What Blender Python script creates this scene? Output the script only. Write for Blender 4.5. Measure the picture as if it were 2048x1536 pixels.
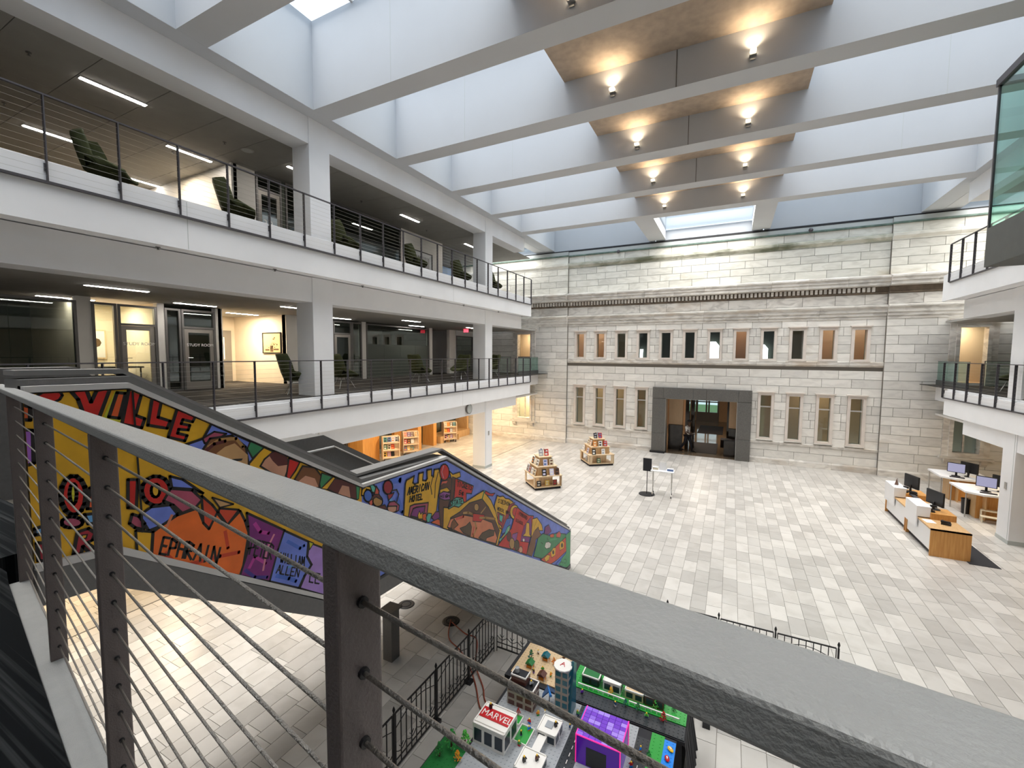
import bpy, math, random
from mathutils import Vector, Matrix
random.seed(7)
for _o in list(bpy.data.objects): bpy.data.objects.remove(_o)
SC = bpy.context.scene
COL = SC.collection
PI = math.pi

# ------------------------------------------------------------------ camera
cd = bpy.data.cameras.new('camera'); cam = bpy.data.objects.new('camera', cd); COL.objects.link(cam)
cd.sensor_width = 36.0; cd.lens = 865.46 / 2048 * 36; cd.clip_start = 0.02; cd.clip_end = 400
yaw, pitch, roll = -0.468356568, -0.0688939885, -0.00668764893
fw = Vector((math.sin(yaw)*math.cos(pitch), math.cos(yaw)*math.cos(pitch), math.sin(pitch)))
rt = Vector((math.cos(yaw), -math.sin(yaw), 0)); dn = fw.cross(rt)
r2 = math.cos(roll)*rt + math.sin(roll)*dn; d2 = -math.sin(roll)*rt + math.cos(roll)*dn
cam.matrix_world = Matrix(((r2.x, -d2.x, -fw.x, 0), (r2.y, -d2.y, -fw.y, 0), (r2.z, -d2.z, -fw.z, 5.4), (0, 0, 0, 1)))
SC.camera = cam

# ------------------------------------------------------------------ sky, exposure, large lights
SC.view_settings.view_transform = 'Standard'; SC.view_settings.look = 'None'
SC.view_settings.gamma = 1.0; SC.view_settings.exposure = 0.52; SC.view_settings.use_curve_mapping = False
w = bpy.data.worlds.new('sky'); SC.world = w; w.use_nodes = True
bg = w.node_tree.nodes['Background']; bg.inputs[0].default_value = (0.80, 0.90, 1.0, 1); bg.inputs[1].default_value = 1.4
_t = w.node_tree; _g = _t.nodes.new('ShaderNodeTexCoord'); _s = _t.nodes.new('ShaderNodeSeparateXYZ'); _m = _t.nodes.new('ShaderNodeMapRange')   # overcast sky: three times brighter overhead than at the horizon
_m.inputs[1].default_value = 0; _m.inputs[2].default_value = 1; _m.inputs[3].default_value = 1.4*.45; _m.inputs[4].default_value = 1.4*1.35
_t.links.new(_g.outputs['Generated'], _s.inputs[0]); _t.links.new(_s.outputs['Z'], _m.inputs[0]); _t.links.new(_m.outputs[0], bg.inputs[1])
try:
    SC.cycles.max_bounces = 10; SC.cycles.diffuse_bounces = 6; SC.cycles.glossy_bounces = 3
    SC.cycles.transparent_max_bounces = 16; SC.cycles.transmission_bounces = 4
    SC.cycles.sample_clamp_indirect = 6.0; SC.cycles.caustics_reflective = False; SC.cycles.caustics_refractive = False
except Exception: pass

def portal(x0, x1, y0, y1, z):
    l = bpy.data.lights.new('skylight_portal', 'AREA'); l.shape = 'RECTANGLE'; l.size = x1-x0; l.size_y = y1-y0
    l.cycles.is_portal = True
    o = bpy.data.objects.new('skylight_portal', l); COL.objects.link(o); o.location = ((x0+x1)/2, (y0+y1)/2, z)
BEAMS = [7.97 + 3.08*k for k in range(-4, 5)]          # near faces of the roof beams, 0.57 wide
BW = 0.57
XL, XR, PL, PR = -9.78, 7.04, -4.13, 1.54              # skylight wells and centre panel
for b in BEAMS:
    y0, y1 = b+BW, min(b+3.08, 24.9)
    portal(XL, PL, y0, y1, 13.78); portal(PR, XR, y0, y1, 13.78)
portal(-3.4, 0.66, 20.87, 24.8, 12.2); portal(-15, -11, 20.9, 24.8, 12.0); portal(8.3, 12.3, 20.9, 24.8, 12.0)

def skylight(x0, x1, y0, y1, z, power, spread=75):     # fill lamp added in a roof opening to brighten the hall below
    l = bpy.data.lights.new('skylight', 'AREA'); l.shape = 'RECTANGLE'; l.size = x1-x0-.1; l.size_y = y1-y0-.1; l.energy = power; l.color = (1, .955, .89); l.spread = math.radians(spread)
    o = bpy.data.objects.new('skylight', l); COL.objects.link(o); o.location = ((x0+x1)/2, (y0+y1)/2, z)
for b in BEAMS:
    y0, y1 = b+BW, min(b+3.08, 24.9); q_ = 98*(y1-y0)/2.5
    skylight(XL, PL, y0, y1, 13.7, q_); skylight(PR, XR, y0, y1, 13.7, q_)
skylight(-3.4, .66, 20.9, 24.8, 12.1, 190, 165); skylight(-14.9, -11.1, 20.9, 24.8, 11.7, 190, 165); skylight(8.4, 12.2, 20.9, 24.8, 11.7, 190, 165)  # added wide fill lamps at the end openings, washing the marble wall
def lamp(kind, loc, power, color=(1, .82, .6), size=.3, rot=None, size_y=None, spot=None):
    l = bpy.data.lights.new('lamp', kind); l.energy = power; l.color = color
    if kind == 'AREA':
        l.size = size
        if size_y: l.shape = 'RECTANGLE'; l.size_y = size_y
    elif kind == 'SPOT':
        l.spot_size = spot or 2.0; l.spot_blend = .8; l.shadow_soft_size = size
    else: l.shadow_soft_size = size
    o = bpy.data.objects.new('lamp', l); COL.objects.link(o); o.location = loc
    if rot: o.rotation_euler = rot
    return o

# ------------------------------------------------------------------ materials
MATS = {}
def _nt(name):
    m = bpy.data.materials.new(name); m.use_nodes = True; n = m.node_tree
    return m, n, n.nodes['Principled BSDF']
def mat(name, color, rough=.6, metal=0.0, noise=0.0, scale=6.0, bump=0.0, emit=None, es=1.0, spec=None, bscale=None):
    m, n, p = _nt(name); MATS[name] = m
    p.inputs['Roughness'].default_value = rough; p.inputs['Metallic'].default_value = metal
    c = (*color, 1); p.inputs['Base Color'].default_value = c
    if spec is not None: p.inputs['Specular IOR Level'].default_value = spec
    tc = n.nodes.new('ShaderNodeTexCoord')
    nz = n.nodes.new('ShaderNodeTexNoise'); nz.inputs['Scale'].default_value = scale; nz.inputs['Detail'].default_value = 5
    n.links.new(tc.outputs['Object'], nz.inputs['Vector'])
    if noise > 0:
        r = n.nodes.new('ShaderNodeMapRange'); r.inputs[1].default_value = .3; r.inputs[2].default_value = .7
        r.inputs[3].default_value = 1-noise; r.inputs[4].default_value = 1+noise*.5
        mx = n.nodes.new('ShaderNodeVectorMath'); mx.operation = 'SCALE'; mx.inputs[0].default_value = color
        n.links.new(nz.outputs['Fac'], r.inputs[0]); n.links.new(r.outputs[0], mx.inputs['Scale']); n.links.new(mx.outputs[0], p.inputs['Base Color'])
    if bump > 0:
        b = n.nodes.new('ShaderNodeBump'); b.inputs['Strength'].default_value = bump; b.inputs['Distance'].default_value = .01
        n2 = n.nodes.new('ShaderNodeTexNoise'); n2.inputs['Scale'].default_value = bscale or scale*8; n2.inputs['Detail'].default_value = 3
        n.links.new(tc.outputs['Object'], n2.inputs['Vector']); n.links.new(n2.outputs['Fac'], b.inputs['Height']); n.links.new(b.outputs[0], p.inputs['Normal'])
    if emit:
        p.inputs['Emission Color'].default_value = (*emit, 1); p.inputs['Emission Strength'].default_value = es
    return m
def glass(name, tint, refl=.12, rough=.02):
    m = bpy.data.materials.new(name); m.use_nodes = True; n = m.node_tree; n.nodes.clear(); MATS[name] = m
    o = n.nodes.new('ShaderNodeOutputMaterial'); t = n.nodes.new('ShaderNodeBsdfTransparent'); g = n.nodes.new('ShaderNodeBsdfGlossy')
    t.inputs[0].default_value = (*tint, 1); g.inputs['Roughness'].default_value = rough; g.inputs[0].default_value = (.9, .95, .95, 1)
    mx = n.nodes.new('ShaderNodeMixShader'); f = n.nodes.new('ShaderNodeLayerWeight'); pw = n.nodes.new('ShaderNodeMath'); pw.operation = 'POWER'; pw.inputs[1].default_value = 4.5
    ad = n.nodes.new('ShaderNodeMath'); ad.operation = 'MULTIPLY_ADD'; ad.inputs[1].default_value = .85; ad.inputs[2].default_value = .02+refl*.15; ad.use_clamp = True
    n.links.new(f.outputs['Facing'], pw.inputs[0]); n.links.new(pw.outputs[0], ad.inputs[0]); n.links.new(ad.outputs[0], mx.inputs[0]); n.links.new(t.outputs[0], mx.inputs[1]); n.links.new(g.outputs[0], mx.inputs[2]); n.links.new(mx.outputs[0], o.inputs[0])
    return m
def wood(name, c1, c2, rough=.45, scale=3.0, along=2):
    m, n, p = _nt(name); MATS[name] = m; p.inputs['Roughness'].default_value = rough
    tc = n.nodes.new('ShaderNodeTexCoord'); mp = n.nodes.new('ShaderNodeMapping')
    s = [scale*9]*3; s[along] = scale*.6; mp.inputs['Scale'].default_value = s
    nz = n.nodes.new('ShaderNodeTexNoise'); nz.inputs['Scale'].default_value = 1; nz.inputs['Detail'].default_value = 6
    cr = n.nodes.new('ShaderNodeValToRGB'); cr.color_ramp.elements[0].color = (*c1, 1); cr.color_ramp.elements[1].color = (*c2, 1)
    cr.color_ramp.elements[0].position = .35; cr.color_ramp.elements[1].position = .65
    n.links.new(tc.outputs['Object'], mp.inputs[0]); n.links.new(mp.outputs[0], nz.inputs['Vector']); n.links.new(nz.outputs['Fac'], cr.inputs[0]); n.links.new(cr.outputs[0], p.inputs['Base Color'])
    return m
def marble(name, base, vein, stain=None, island=False, rough=.5, vary=.10):
    """pale veined stone; each block gets its own tone"""
    m, n, p = _nt(name); MATS[name] = m; p.inputs['Roughness'].default_value = rough
    tc = n.nodes.new('ShaderNodeTexCoord'); geo = n.nodes.new('ShaderNodeNewGeometry'); oi = n.nodes.new('ShaderNodeObjectInfo')
    rnd = geo.outputs['Random Per Island'] if island else oi.outputs['Random']
    off = n.nodes.new('ShaderNodeVectorMath'); off.operation = 'SCALE'; off.inputs[0].default_value = (37, 19, 53); n.links.new(rnd, off.inputs['Scale'])
    pos = n.nodes.new('ShaderNodeVectorMath'); pos.operation = 'ADD'; n.links.new(geo.outputs['Position'], pos.inputs[0]); n.links.new(off.outputs[0], pos.inputs[1])
    mp = n.nodes.new('ShaderNodeMapping'); mp.inputs['Scale'].default_value = (.9, 1, 2.6); mp.inputs['Rotation'].default_value = (0, .25, 0); n.links.new(pos.outputs[0], mp.inputs[0])
    nz = n.nodes.new('ShaderNodeTexNoise'); nz.inputs['Scale'].default_value = 1.6; nz.inputs['Detail'].default_value = 8; nz.inputs['Distortion'].default_value = 1.2
    n.links.new(mp.outputs[0], nz.inputs['Vector'])
    cr = n.nodes.new('ShaderNodeValToRGB'); cr.color_ramp.elements[0].position = .38; cr.color_ramp.elements[0].color = (*vein, 1)
    cr.color_ramp.elements[1].position = .56; cr.color_ramp.elements[1].color = (*base, 1); n.links.new(nz.outputs['Fac'], cr.inputs[0])
    mr = n.nodes.new('ShaderNodeMapRange'); mr.inputs[3].default_value = 1-vary*1.6; mr.inputs[4].default_value = 1+vary*.5; n.links.new(rnd, mr.inputs[0])
    sc = n.nodes.new('ShaderNodeVectorMath'); sc.operation = 'SCALE'; n.links.new(cr.outputs[0], sc.inputs[0]); n.links.new(mr.outputs[0], sc.inputs['Scale'])
    last = sc.outputs[0]
    if stain:
        n3 = n.nodes.new('ShaderNodeTexNoise'); n3.inputs['Scale'].default_value = 1.1; n3.inputs['Detail'].default_value = 7
        m3 = n.nodes.new('ShaderNodeMapping'); m3.inputs['Scale'].default_value = (.5, 1, 1.3); n.links.new(geo.outputs['Position'], m3.inputs[0]); n.links.new(m3.outputs[0], n3.inputs['Vector'])
        r3 = n.nodes.new('ShaderNodeMapRange'); r3.inputs[1].default_value = stain[1]; r3.inputs[2].default_value = stain[1]+.2; n.links.new(n3.outputs['Fac'], r3.inputs[0])
        mx = n.nodes.new('ShaderNodeMix'); mx.data_type = 'RGBA'; n.links.new(r3.outputs[0], mx.inputs[0]); n.links.new(last, mx.inputs[6]); mx.inputs[7].default_value = (*stain[0], 1)
        last = mx.outputs[2]
    n.links.new(last, p.inputs['Base Color'])
    return m
def stripes(name, c1, c2, scale, axis=1, rough=.95):
    m, n, p = _nt(name); MATS[name] = m; p.inputs['Roughness'].default_value = rough; p.inputs['Specular IOR Level'].default_value = .1
    geo = n.nodes.new('ShaderNodeNewGeometry'); mp = n.nodes.new('ShaderNodeMapping'); s = [.6]*3; s[axis] = scale; mp.inputs['Scale'].default_value = s
    nz = n.nodes.new('ShaderNodeTexNoise'); nz.inputs['Scale'].default_value = 1; nz.inputs['Detail'].default_value = 2
    cr = n.nodes.new('ShaderNodeValToRGB'); cr.color_ramp.elements[0].color = (*c1, 1); cr.color_ramp.elements[1].color = (*c2, 1)
    cr.color_ramp.elements[0].position = .5; cr.color_ramp.elements[1].position = .68
    n.links.new(geo.outputs['Position'], mp.inputs[0]); n.links.new(mp.outputs[0], nz.inputs['Vector']); n.links.new(nz.outputs['Fac'], cr.inputs[0]); n.links.new(cr.outputs[0], p.inputs['Base Color'])
    return m

mat('white', (.86, .87, .89), .7, noise=.03, scale=1.5)
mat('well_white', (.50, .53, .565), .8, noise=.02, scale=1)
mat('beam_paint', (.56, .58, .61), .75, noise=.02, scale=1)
mat('panel_tan', (.46, .37, .29), .9, noise=.15, scale=5, bump=.3, bscale=60)
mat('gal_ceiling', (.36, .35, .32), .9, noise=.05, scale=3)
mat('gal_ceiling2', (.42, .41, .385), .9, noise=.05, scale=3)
mat('cream', (.78, .70, .57), .8, noise=.04, scale=2)
mat('offwhite', (.78, .76, .72), .7, noise=.04, scale=2)
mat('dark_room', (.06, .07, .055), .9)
mat('frame_metal', (.16, .155, .15), .45, metal=.4)
mat('door_metal', (.30, .28, .255), .45, metal=.3)
mat('rail_dark', (.085, .08, .088), .45, metal=.3)
mat('cable', (.55, .54, .5), .35, metal=.9)
mat('near_rail', (.40, .40, .385), .42, metal=.0, noise=.06, scale=20, bump=.25, bscale=260)
mat('near_post', (.14, .115, .108), .5, noise=.05, scale=20, bump=.2, bscale=260)
mat('near_cable', (.42, .39, .35), .35, metal=.7, bump=.6, bscale=300)
mat('black', (.01, .01, .012), .5)
mat('soft_black', (.02, .02, .024), .85)
mat('chrome', (.7, .7, .7), .2, metal=1)
mat('stair_gray', (.155, .15, .145), .55, noise=.1, scale=30, bump=.15)
mat('trim_white', (.62, .60, .58), .5)
mat('flashing', (.50, .53, .52), .6)
mat('copper_green', (.15, .22, .18), .7, noise=.4, scale=4)
mat('moss', (.30, .34, .24), .85, noise=.75, scale=1.7)
mat('granite', (.15, .145, .135), .5, noise=.45, scale=60, bump=.05)
mat('shine_dark', (.035, .028, .022), .08, noise=.4, scale=4)
mat('hall_tan', (.62, .43, .26), .6, noise=.05)
mat('peach', (.70, .48, .34), .8, emit=(.75, .48, .32), es=.0)
mat('hall_floor', (.16, .12, .08), .08, noise=.3, scale=2)
mat('lawn', (.07, .15, .045), .9, noise=.4, scale=3)
mat('lamp_white', (1, 1, 1), .5, emit=(1, .93, .85), es=34)
mat('lamp_warm', (1, .9, .7), .5, emit=(1, .78, .5), es=10)
mat('exit_red', (.7, .02, .03), .5, emit=(1, .05, .08), es=2.5)
mat('olive', (.075, .085, .03), .85, noise=.2, scale=30, bump=.3)
mat('olive_light', (.22, .24, .085), .85, noise=.2, scale=30)
mat('screen', (.10, .10, .14), .3, emit=(.42, .42, .62), es=.5)
mat('paper', (.85, .85, .86), .7)
mat('brown_stone', (.20, .155, .115), .8, noise=.4, scale=3)
mat('steel', (.5, .49, .47), .35, metal=.8)
mat('spandrel', (.075, .082, .078), .5, noise=.1, scale=4)
mat('pink_strip', (.9, .9, .9), .5)
wood('oak', (.50, .30, .13), (.62, .40, .20)); wood('oak_light', (.66, .48, .29), (.76, .60, .40)); wood('oak_orange', (.55, .25, .06), (.66, .34, .10))
wood('cart_wood', (.68, .52, .36), (.78, .64, .48))
marble('marble', (.88, .86, .815), (.79, .77, .73), stain=((.66, .59, .50), .62))
marble('marble_i', (.88, .86, .815), (.79, .77, .73), stain=((.66, .59, .50), .62), island=True)
marble('marble_top', (.88, .86, .78), (.76, .74, .66), stain=((.55, .49, .36), .62))
marble('marble_trim', (.84, .81, .76), (.62, .59, .55), stain=((.54, .45, .36), .56))
marble('marble_moss', (.70, .68, .58), (.48, .48, .38), stain=((.13, .14, .085), .50))
mat('frame_stone', (.76, .69, .63), .6, noise=.08, scale=3)
marble('tile', (.60, .575, .54), (.53, .505, .47), rough=.32, vary=.16)
marble('tile_i', (.60, .575, .54), (.53, .505, .47), rough=.32, island=True, vary=.16)
mat('grout', (.30, .28, .25), .8); mat('joint_dark', (.20, .18, .155), .9)
stripes('carpet', (.045, .042, .04), (.13, .12, .105), 9, 1); stripes('carpet_black', (.006, .007, .008), (.03, .032, .033), 60, 1)
glass('glass_clear', (.90, .97, .95)); glass('glass_room', (.80, .84, .80), .35); glass('glass_box', (.72, .87, .83), .3); glass('sky_glass', (.96, .98, 1), .05)
glass('acrylic_purple', (.30, .10, .62), .5, .15)
mat('pane_glow', (.9,.8,.6), .5, emit=(1,.8,.5), es=.9); mat('sky_blue', (.35,.5,.75), .3, noise=.3, scale=1)
mat('frost', (.42, .50, .56), .6)

# ------------------------------------------------------------------ mesh helpers
class MB:
    def __init__(s): s.v = []; s.f = []; s.m = []; s.mats = []; s.cur = 0
    def use(s, name):
        if name not in s.mats: s.mats.append(name)
        s.cur = s.mats.index(name); return s
    def add(s, vs, fs):
        b = len(s.v); s.v += [tuple(v) for v in vs]
        for f in fs: s.f.append(tuple(b+i for i in f)); s.m.append(s.cur)
        return s
    def box(s, x0, x1, y0, y1, z0, z1):
        if x0 > x1: x0, x1 = x1, x0
        if y0 > y1: y0, y1 = y1, y0
        if z0 > z1: z0, z1 = z1, z0
        return s.add([(x0, y0, z0), (x1, y0, z0), (x1, y1, z0), (x0, y1, z0), (x0, y0, z1), (x1, y0, z1), (x1, y1, z1), (x0, y1, z1)],
                     [(0, 3, 2, 1), (4, 5, 6, 7), (0, 1, 5, 4), (1, 2, 6, 5), (2, 3, 7, 6), (3, 0, 4, 7)])
    def prism(s, pts, axis, a, b):
        """polygon pts (2-D, in the other two axes in order) extruded along axis from a to b"""
        n = len(pts)
        def P(p, t): return {'x': (t, p[0], p[1]), 'y': (p[0], t, p[1]), 'z': (p[0], p[1], t)}[axis]
        vs = [P(p, a) for p in pts] + [P(p, b) for p in pts]
        fs = [tuple(range(n))[::-1], tuple(range(n, 2*n))] + [(i, (i+1) % n, n+(i+1) % n, n+i) for i in range(n)]
        return s.add(vs, fs)
    def tube(s, p0, p1, r, n=6, r1=None):
        p0, p1 = Vector(p0), Vector(p1); d = (p1-p0).normalized(); r1 = r if r1 is None else r1
        u = d.orthogonal().normalized(); w_ = d.cross(u)
        vs = [p0+(u*math.cos(2*PI*i/n)+w_*math.sin(2*PI*i/n))*r for i in range(n)] + [p1+(u*math.cos(2*PI*i/n)+w_*math.sin(2*PI*i/n))*r1 for i in range(n)]
        fs = [tuple(range(n))[::-1], tuple(range(n, 2*n))] + [(i, (i+1) % n, n+(i+1) % n, n+i) for i in range(n)]
        return s.add(vs, fs)
    def path(s, pts, r, n=5):
        for a, b in zip(pts, pts[1:]):
            if (Vector(a)-Vector(b)).length > 1e-5: s.tube(a, b, r, n)
        return s
    def lathe(s, prof, n=12, c=(0, 0, 0)):
        vs = []; k = len(prof)
        for i in range(n):
            a = 2*PI*i/n
            for r, z in prof: vs.append((c[0]+r*math.cos(a), c[1]+r*math.sin(a), c[2]+z))
        fs = []
        for i in range(n):
            j = (i+1) % n
            for q in range(k-1): fs.append((i*k+q, j*k+q, j*k+q+1, i*k+q+1))
        return s.add(vs, fs)
    def build(s, name, mt=None, parent=None, world=False, kind=None, smooth=False, bevel=0):
        me = bpy.data.meshes.new(name); vs = s.v
        if world and parent is not None:
            l = parent.location; vs = [(v[0]-l[0], v[1]-l[1], v[2]-l[2]) for v in vs]
        me.from_pydata(vs, [], s.f)
        ms = s.mats if (s.mats and mt is None) else [mt]
        for q in ms: me.materials.append(MATS[q])
        if mt is None and len(s.mats) > 1:
            me.polygons.foreach_set('material_index', s.m)
        if smooth: me.polygons.foreach_set('use_smooth', [True]*len(me.polygons))
        me.update()
        o = bpy.data.objects.new(name, me); COL.objects.link(o)
        if parent is not None: o.parent = parent
        if kind: o['kind'] = kind
        if bevel:
            b = o.modifiers.new('bevel', 'BEVEL'); b.width = bevel; b.segments = 2; b.limit_method = 'ANGLE'
        return o
def box(name, x0, x1, y0, y1, z0, z1, mt, parent=None, world=True, kind=None, bevel=0):
    return MB().box(x0, x1, y0, y1, z0, z1).build(name, mt, parent, world, kind, bevel=bevel)
def thing(name, label, cat, loc=(0, 0, 0), rz=0, group=None):
    o = bpy.data.objects.new(name, None); COL.objects.link(o); o.empty_display_size = .1
    o.location = loc; o.rotation_euler = (0, 0, rz); o['label'] = label; o['category'] = cat
    if group: o['group'] = group
    return o
def tag(o, label, cat, group=None):
    o['label'] = label; o['category'] = cat
    if group: o['group'] = group
    return o
def root(name, loc=(0, 0, 0)):
    o = bpy.data.objects.new(name, None); COL.objects.link(o); o.location = loc; o['kind'] = 'structure'; o.empty_display_size = .1; return o
def dup(o, loc=None, rz=None, label=None, parent=None):
    c = o.copy(); COL.objects.link(c); c.parent = parent
    for ch in list(o.children): dup(ch, parent=c)
    if loc is not None: c.location = loc
    if rz is not None: c.rotation_euler = (0, 0, rz)
    if label: c['label'] = label
    return c
def letters(body, size, loc, rot, mt, parent, name='lettering', depth=.002, align='LEFT'):
    cu = bpy.data.curves.new(name, 'FONT'); cu.body = body; cu.size = size; cu.extrude = depth; cu.align_x = align
    tmp = bpy.data.objects.new('tmp', cu); COL.objects.link(tmp); bpy.context.view_layer.update()
    me = bpy.data.meshes.new_from_object(tmp.evaluated_get(bpy.context.evaluated_depsgraph_get())); bpy.data.objects.remove(tmp)
    me.name = name; me.materials.clear(); me.materials.append(MATS[mt]); o = bpy.data.objects.new(name, me); COL.objects.link(o); o.rotation_euler = rot
    if parent is not None: o.parent = parent; loc = [loc[i]-parent.location[i] for i in range(3)]
    o.location = loc; return o
# ================================================================== FLOOR
FL = root('floor')
box('subfloor', -19, 17, -6, 25.3, -.3, -.012, 'grout', FL)
TW, TL = .305, .61
tiles = []
cx0 = -18.9
k = 0
x = cx0
while x < 8.6:
    y = -3 + (random.random()*TL)
    while y < 24.95:
        tiles.append((x, y, min(x+TW, 8.6), min(y+TL, 24.97))); y += TL
    x += TW
camx, camy = 0, 0
def _seen(t):   # tiles the railing, stair and display leave open to view
    cx_, cy_ = (t[0]+t[2])/2, (t[1]+t[3])/2
    return cy_ > 8.6 and -9.5 < cx_ < 5 or (-12 < cx_ < -4.2 and 3.2 < cy_ < 6)
cand = sorted(tiles, key=lambda t: (0 if _seen(t) else 1, ((t[0]+t[2])/2)**2+((t[1]+t[3])/2)**2))
g_ = .0035
for t in cand[:290]:
    box('tile', t[0]+g_, t[2]-g_, t[1]+g_, t[3]-g_, -.012, 0, 'tile', FL)
mb = MB()
for t in cand[290:]: mb.box(t[0]+g_, t[2]-g_, t[1]+g_, t[3]-g_, -.012, 0)
mb.build('tile_field', 'tile_i', FL, kind='stuff')
box('floor_joint', -10.96, -10.93, 0, 24.9, 0, .001, 'black', FL)

# ================================================================== MARBLE WALL
WB = root('wall_back')
YW = 25.0; YB = 24.86
def holes_wall(mb, x0, x1, z0, z1, y0, y1, holes):
    xs = sorted({x0, x1, *[min(max(h[0], x0), x1) for h in holes], *[min(max(h[1], x0), x1) for h in holes]})
    zs = sorted({z0, z1, *[min(max(h[2], z0), z1) for h in holes], *[min(max(h[3], z0), z1) for h in holes]})
    for a, b in zip(xs, xs[1:]):
        run = None
        for c, d in zip(zs, zs[1:]):
            mx_, mz = (a+b)/2, (c+d)/2
            if any(h[0] < mx_ < h[1] and h[2] < mz < h[3] for h in holes):
                if run: mb.box(a, b, y0, y1, run[0], run[1]); run = None
            else: run = (run[0], d) if run else (c, d)
        if run: mb.box(a, b, y0, y1, run[0], run[1])
WC = [-8.08+1.212*i for i in range(12)]
UW = [(c-.35, c+.35, 5.16, 6.79) for c in WC]
LW = [(WC[i]-.35, WC[i]+.35, 1.2, 3.6) for i in (0, 1, 2, 3, 8, 9, 10, 11)]
DOOR = (-3.83, 1.0, 0, 3.64)
BAYH = [(-12.5, -10.95, 5.15, 6.95), (-12.5, -10.95, 1.15, 3.5), (8.22, 9.72, 4.2, 6.95), (8.22, 9.72, 1.12, 3.5)]
REC = (-8.87, 6.12)
mb = MB(); holes_wall(mb, REC[0], REC[1], 0, 11.5, YW+.03, YW+.5, [(h[0]+.1, h[1]-.1, h[2]+.08, h[3]-.1) for h in UW+LW]+[(DOOR[0]+.3, DOOR[1]-.3, 0, 3.2)])
holes_wall(mb, -19, REC[0], 0, 11.5, YB+.03, YW+.5, [(h[0]+.2, h[1]-.2, h[2]+.1, h[3]-.1) for h in BAYH[:2]])
holes_wall(mb, REC[1], 17, 0, 11.5, YB+.03, YW+.5, [(h[0]+.2, h[1]-.2, h[2]+.1, h[3]-.1) for h in BAYH[2:]])
mb.build('backing', 'joint_dark', WB)
stones = []          # (x0,x1,z0,z1,y,mat)
def course(x0, x1, z0, z1, y, holes, L, shift, mt):
    cuts = [(h[0], h[1]) for h in holes if h[2] < (z0+z1)/2 < h[3]]
    iv = [(x0, x1)]
    for a, b in cuts:
        iv = [q for (p, r) in iv for q in ((p, min(r, a)), (max(p, b), r)) if q[1]-q[0] > .03]
    for p, r in iv:
        if r-p < .62 and L > .7:
            if random.random() < .5: stones.append((p, r, z0, z1, y, mt))
            else:
                m_ = p+(r-p)*random.uniform(.35, .65); stones.append((p, m_, z0, z1, y, mt)); stones.append((m_, r, z0, z1, y, mt))
            continue
        n = max(1, round((r-p)/L)); xs = [p]
        for i in range(1, n+1):
            q = p+(r-p)*i/n - (shift*L if i < n else 0) + (random.uniform(-.12, .12) if i < n else 0)
            xs.append(q if i < n else r)
        if shift and n > 1: xs.insert(-1, (xs[-2]+r)/2+.15) if r-xs[-2] > L*1.3 else None
        for a, b in zip(xs, xs[1:]):
            if b-a > .02: stones.append((a, b, z0, z1, y, mt))
CH = .4045
zc = [.69+CH*i for i in range(17)]
for i, z in enumerate(zc[:-1]):
    z1 = zc[i+1]
    if z < 1.0: course(REC[0], REC[1], .69, .99, YW, [DOOR], 1.15, 0, 'marble'); course(-19, REC[0], z, z1, YB, BAYH, 1.2, .5*(i % 2), 'marble'); course(REC[1], 17, z, z1, YB, BAYH, 1.25, .5*(i % 2), 'marble'); continue
    if not (4.72 < z < 5.1): course(REC[0], REC[1], max(z, 1.12), z1, YW, UW+LW+[DOOR], 1.15, .5*(i % 2), 'marble')
    course(-19, REC[0], z, z1, YB, BAYH, 1.2, .5*(i % 2), 'marble'); course(REC[1], 17, z, z1, YB, BAYH, 1.25, .5*(i % 2), 'marble')
course(REC[0], REC[1], .32, .69, YW, [DOOR], 1.4, .5, 'marble')
for (a, b, y) in ((REC[0], REC[1], YW), (-19, REC[0], YB), (REC[1], 17, YB)):
    if y == YB: course(a, b, .32, .69, y, [], 1.4, 0, 'marble')
    course(a, b, 7.74, 8.2, y-.02, [], 1.45, .2, 'marble_trim')
    for i in range(4): course(a, b, 9.05+.36*i, 9.05+.36*(i+1), y-.02, [], 1.15, .5*(i % 2), 'marble_top')
    course(a, b, 10.83, 11.2, y-.02, [], 1.3, .3, 'marble_top')
def sobj(s, name='stone', parent=None):
    g = .008; d = random.uniform(0, .008)
    return box(name, s[0]+g, s[1]-g, s[4]-d, s[4]+.03, s[2]+g, s[3]-g, s[5], parent or WB)
vis = [s for s in stones if -9 < (s[0]+s[1])/2 < 8.5]
big = sorted(vis, key=lambda s: -(s[1]-s[0])*(s[3]-s[2])/(((s[0]+s[1])/2)**2+600))
bays = [s for s in stones if s not in vis]
for s in big[:285]: sobj(s)
WBL = root('wall_bay_left'); WBR = root('wall_bay_right')
for s in bays:
    if s[0] < -9 and s[1] > -14.5: sobj(s, 'stone', WBL)
    elif s[0] > 6 and s[1] < 12.5: sobj(s, 'stone', WBR)
byc = {}
for s in big[285:] + [s for s in bays if s[1] <= -14.5 or s[0] >= 12.4 ]: byc.setdefault(s[5], []).append(s)
for mt_, l in byc.items():
    mb = MB()
    for s in l: mb.box(s[0]+.008, s[1]-.008, s[4]-random.uniform(0, .008), s[4]+.03, s[2]+.008, s[3]-.008)
    mb.build('stone_field', 'marble_i' if mt_ == 'marble' else mt_, WB, kind='stuff')
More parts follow.
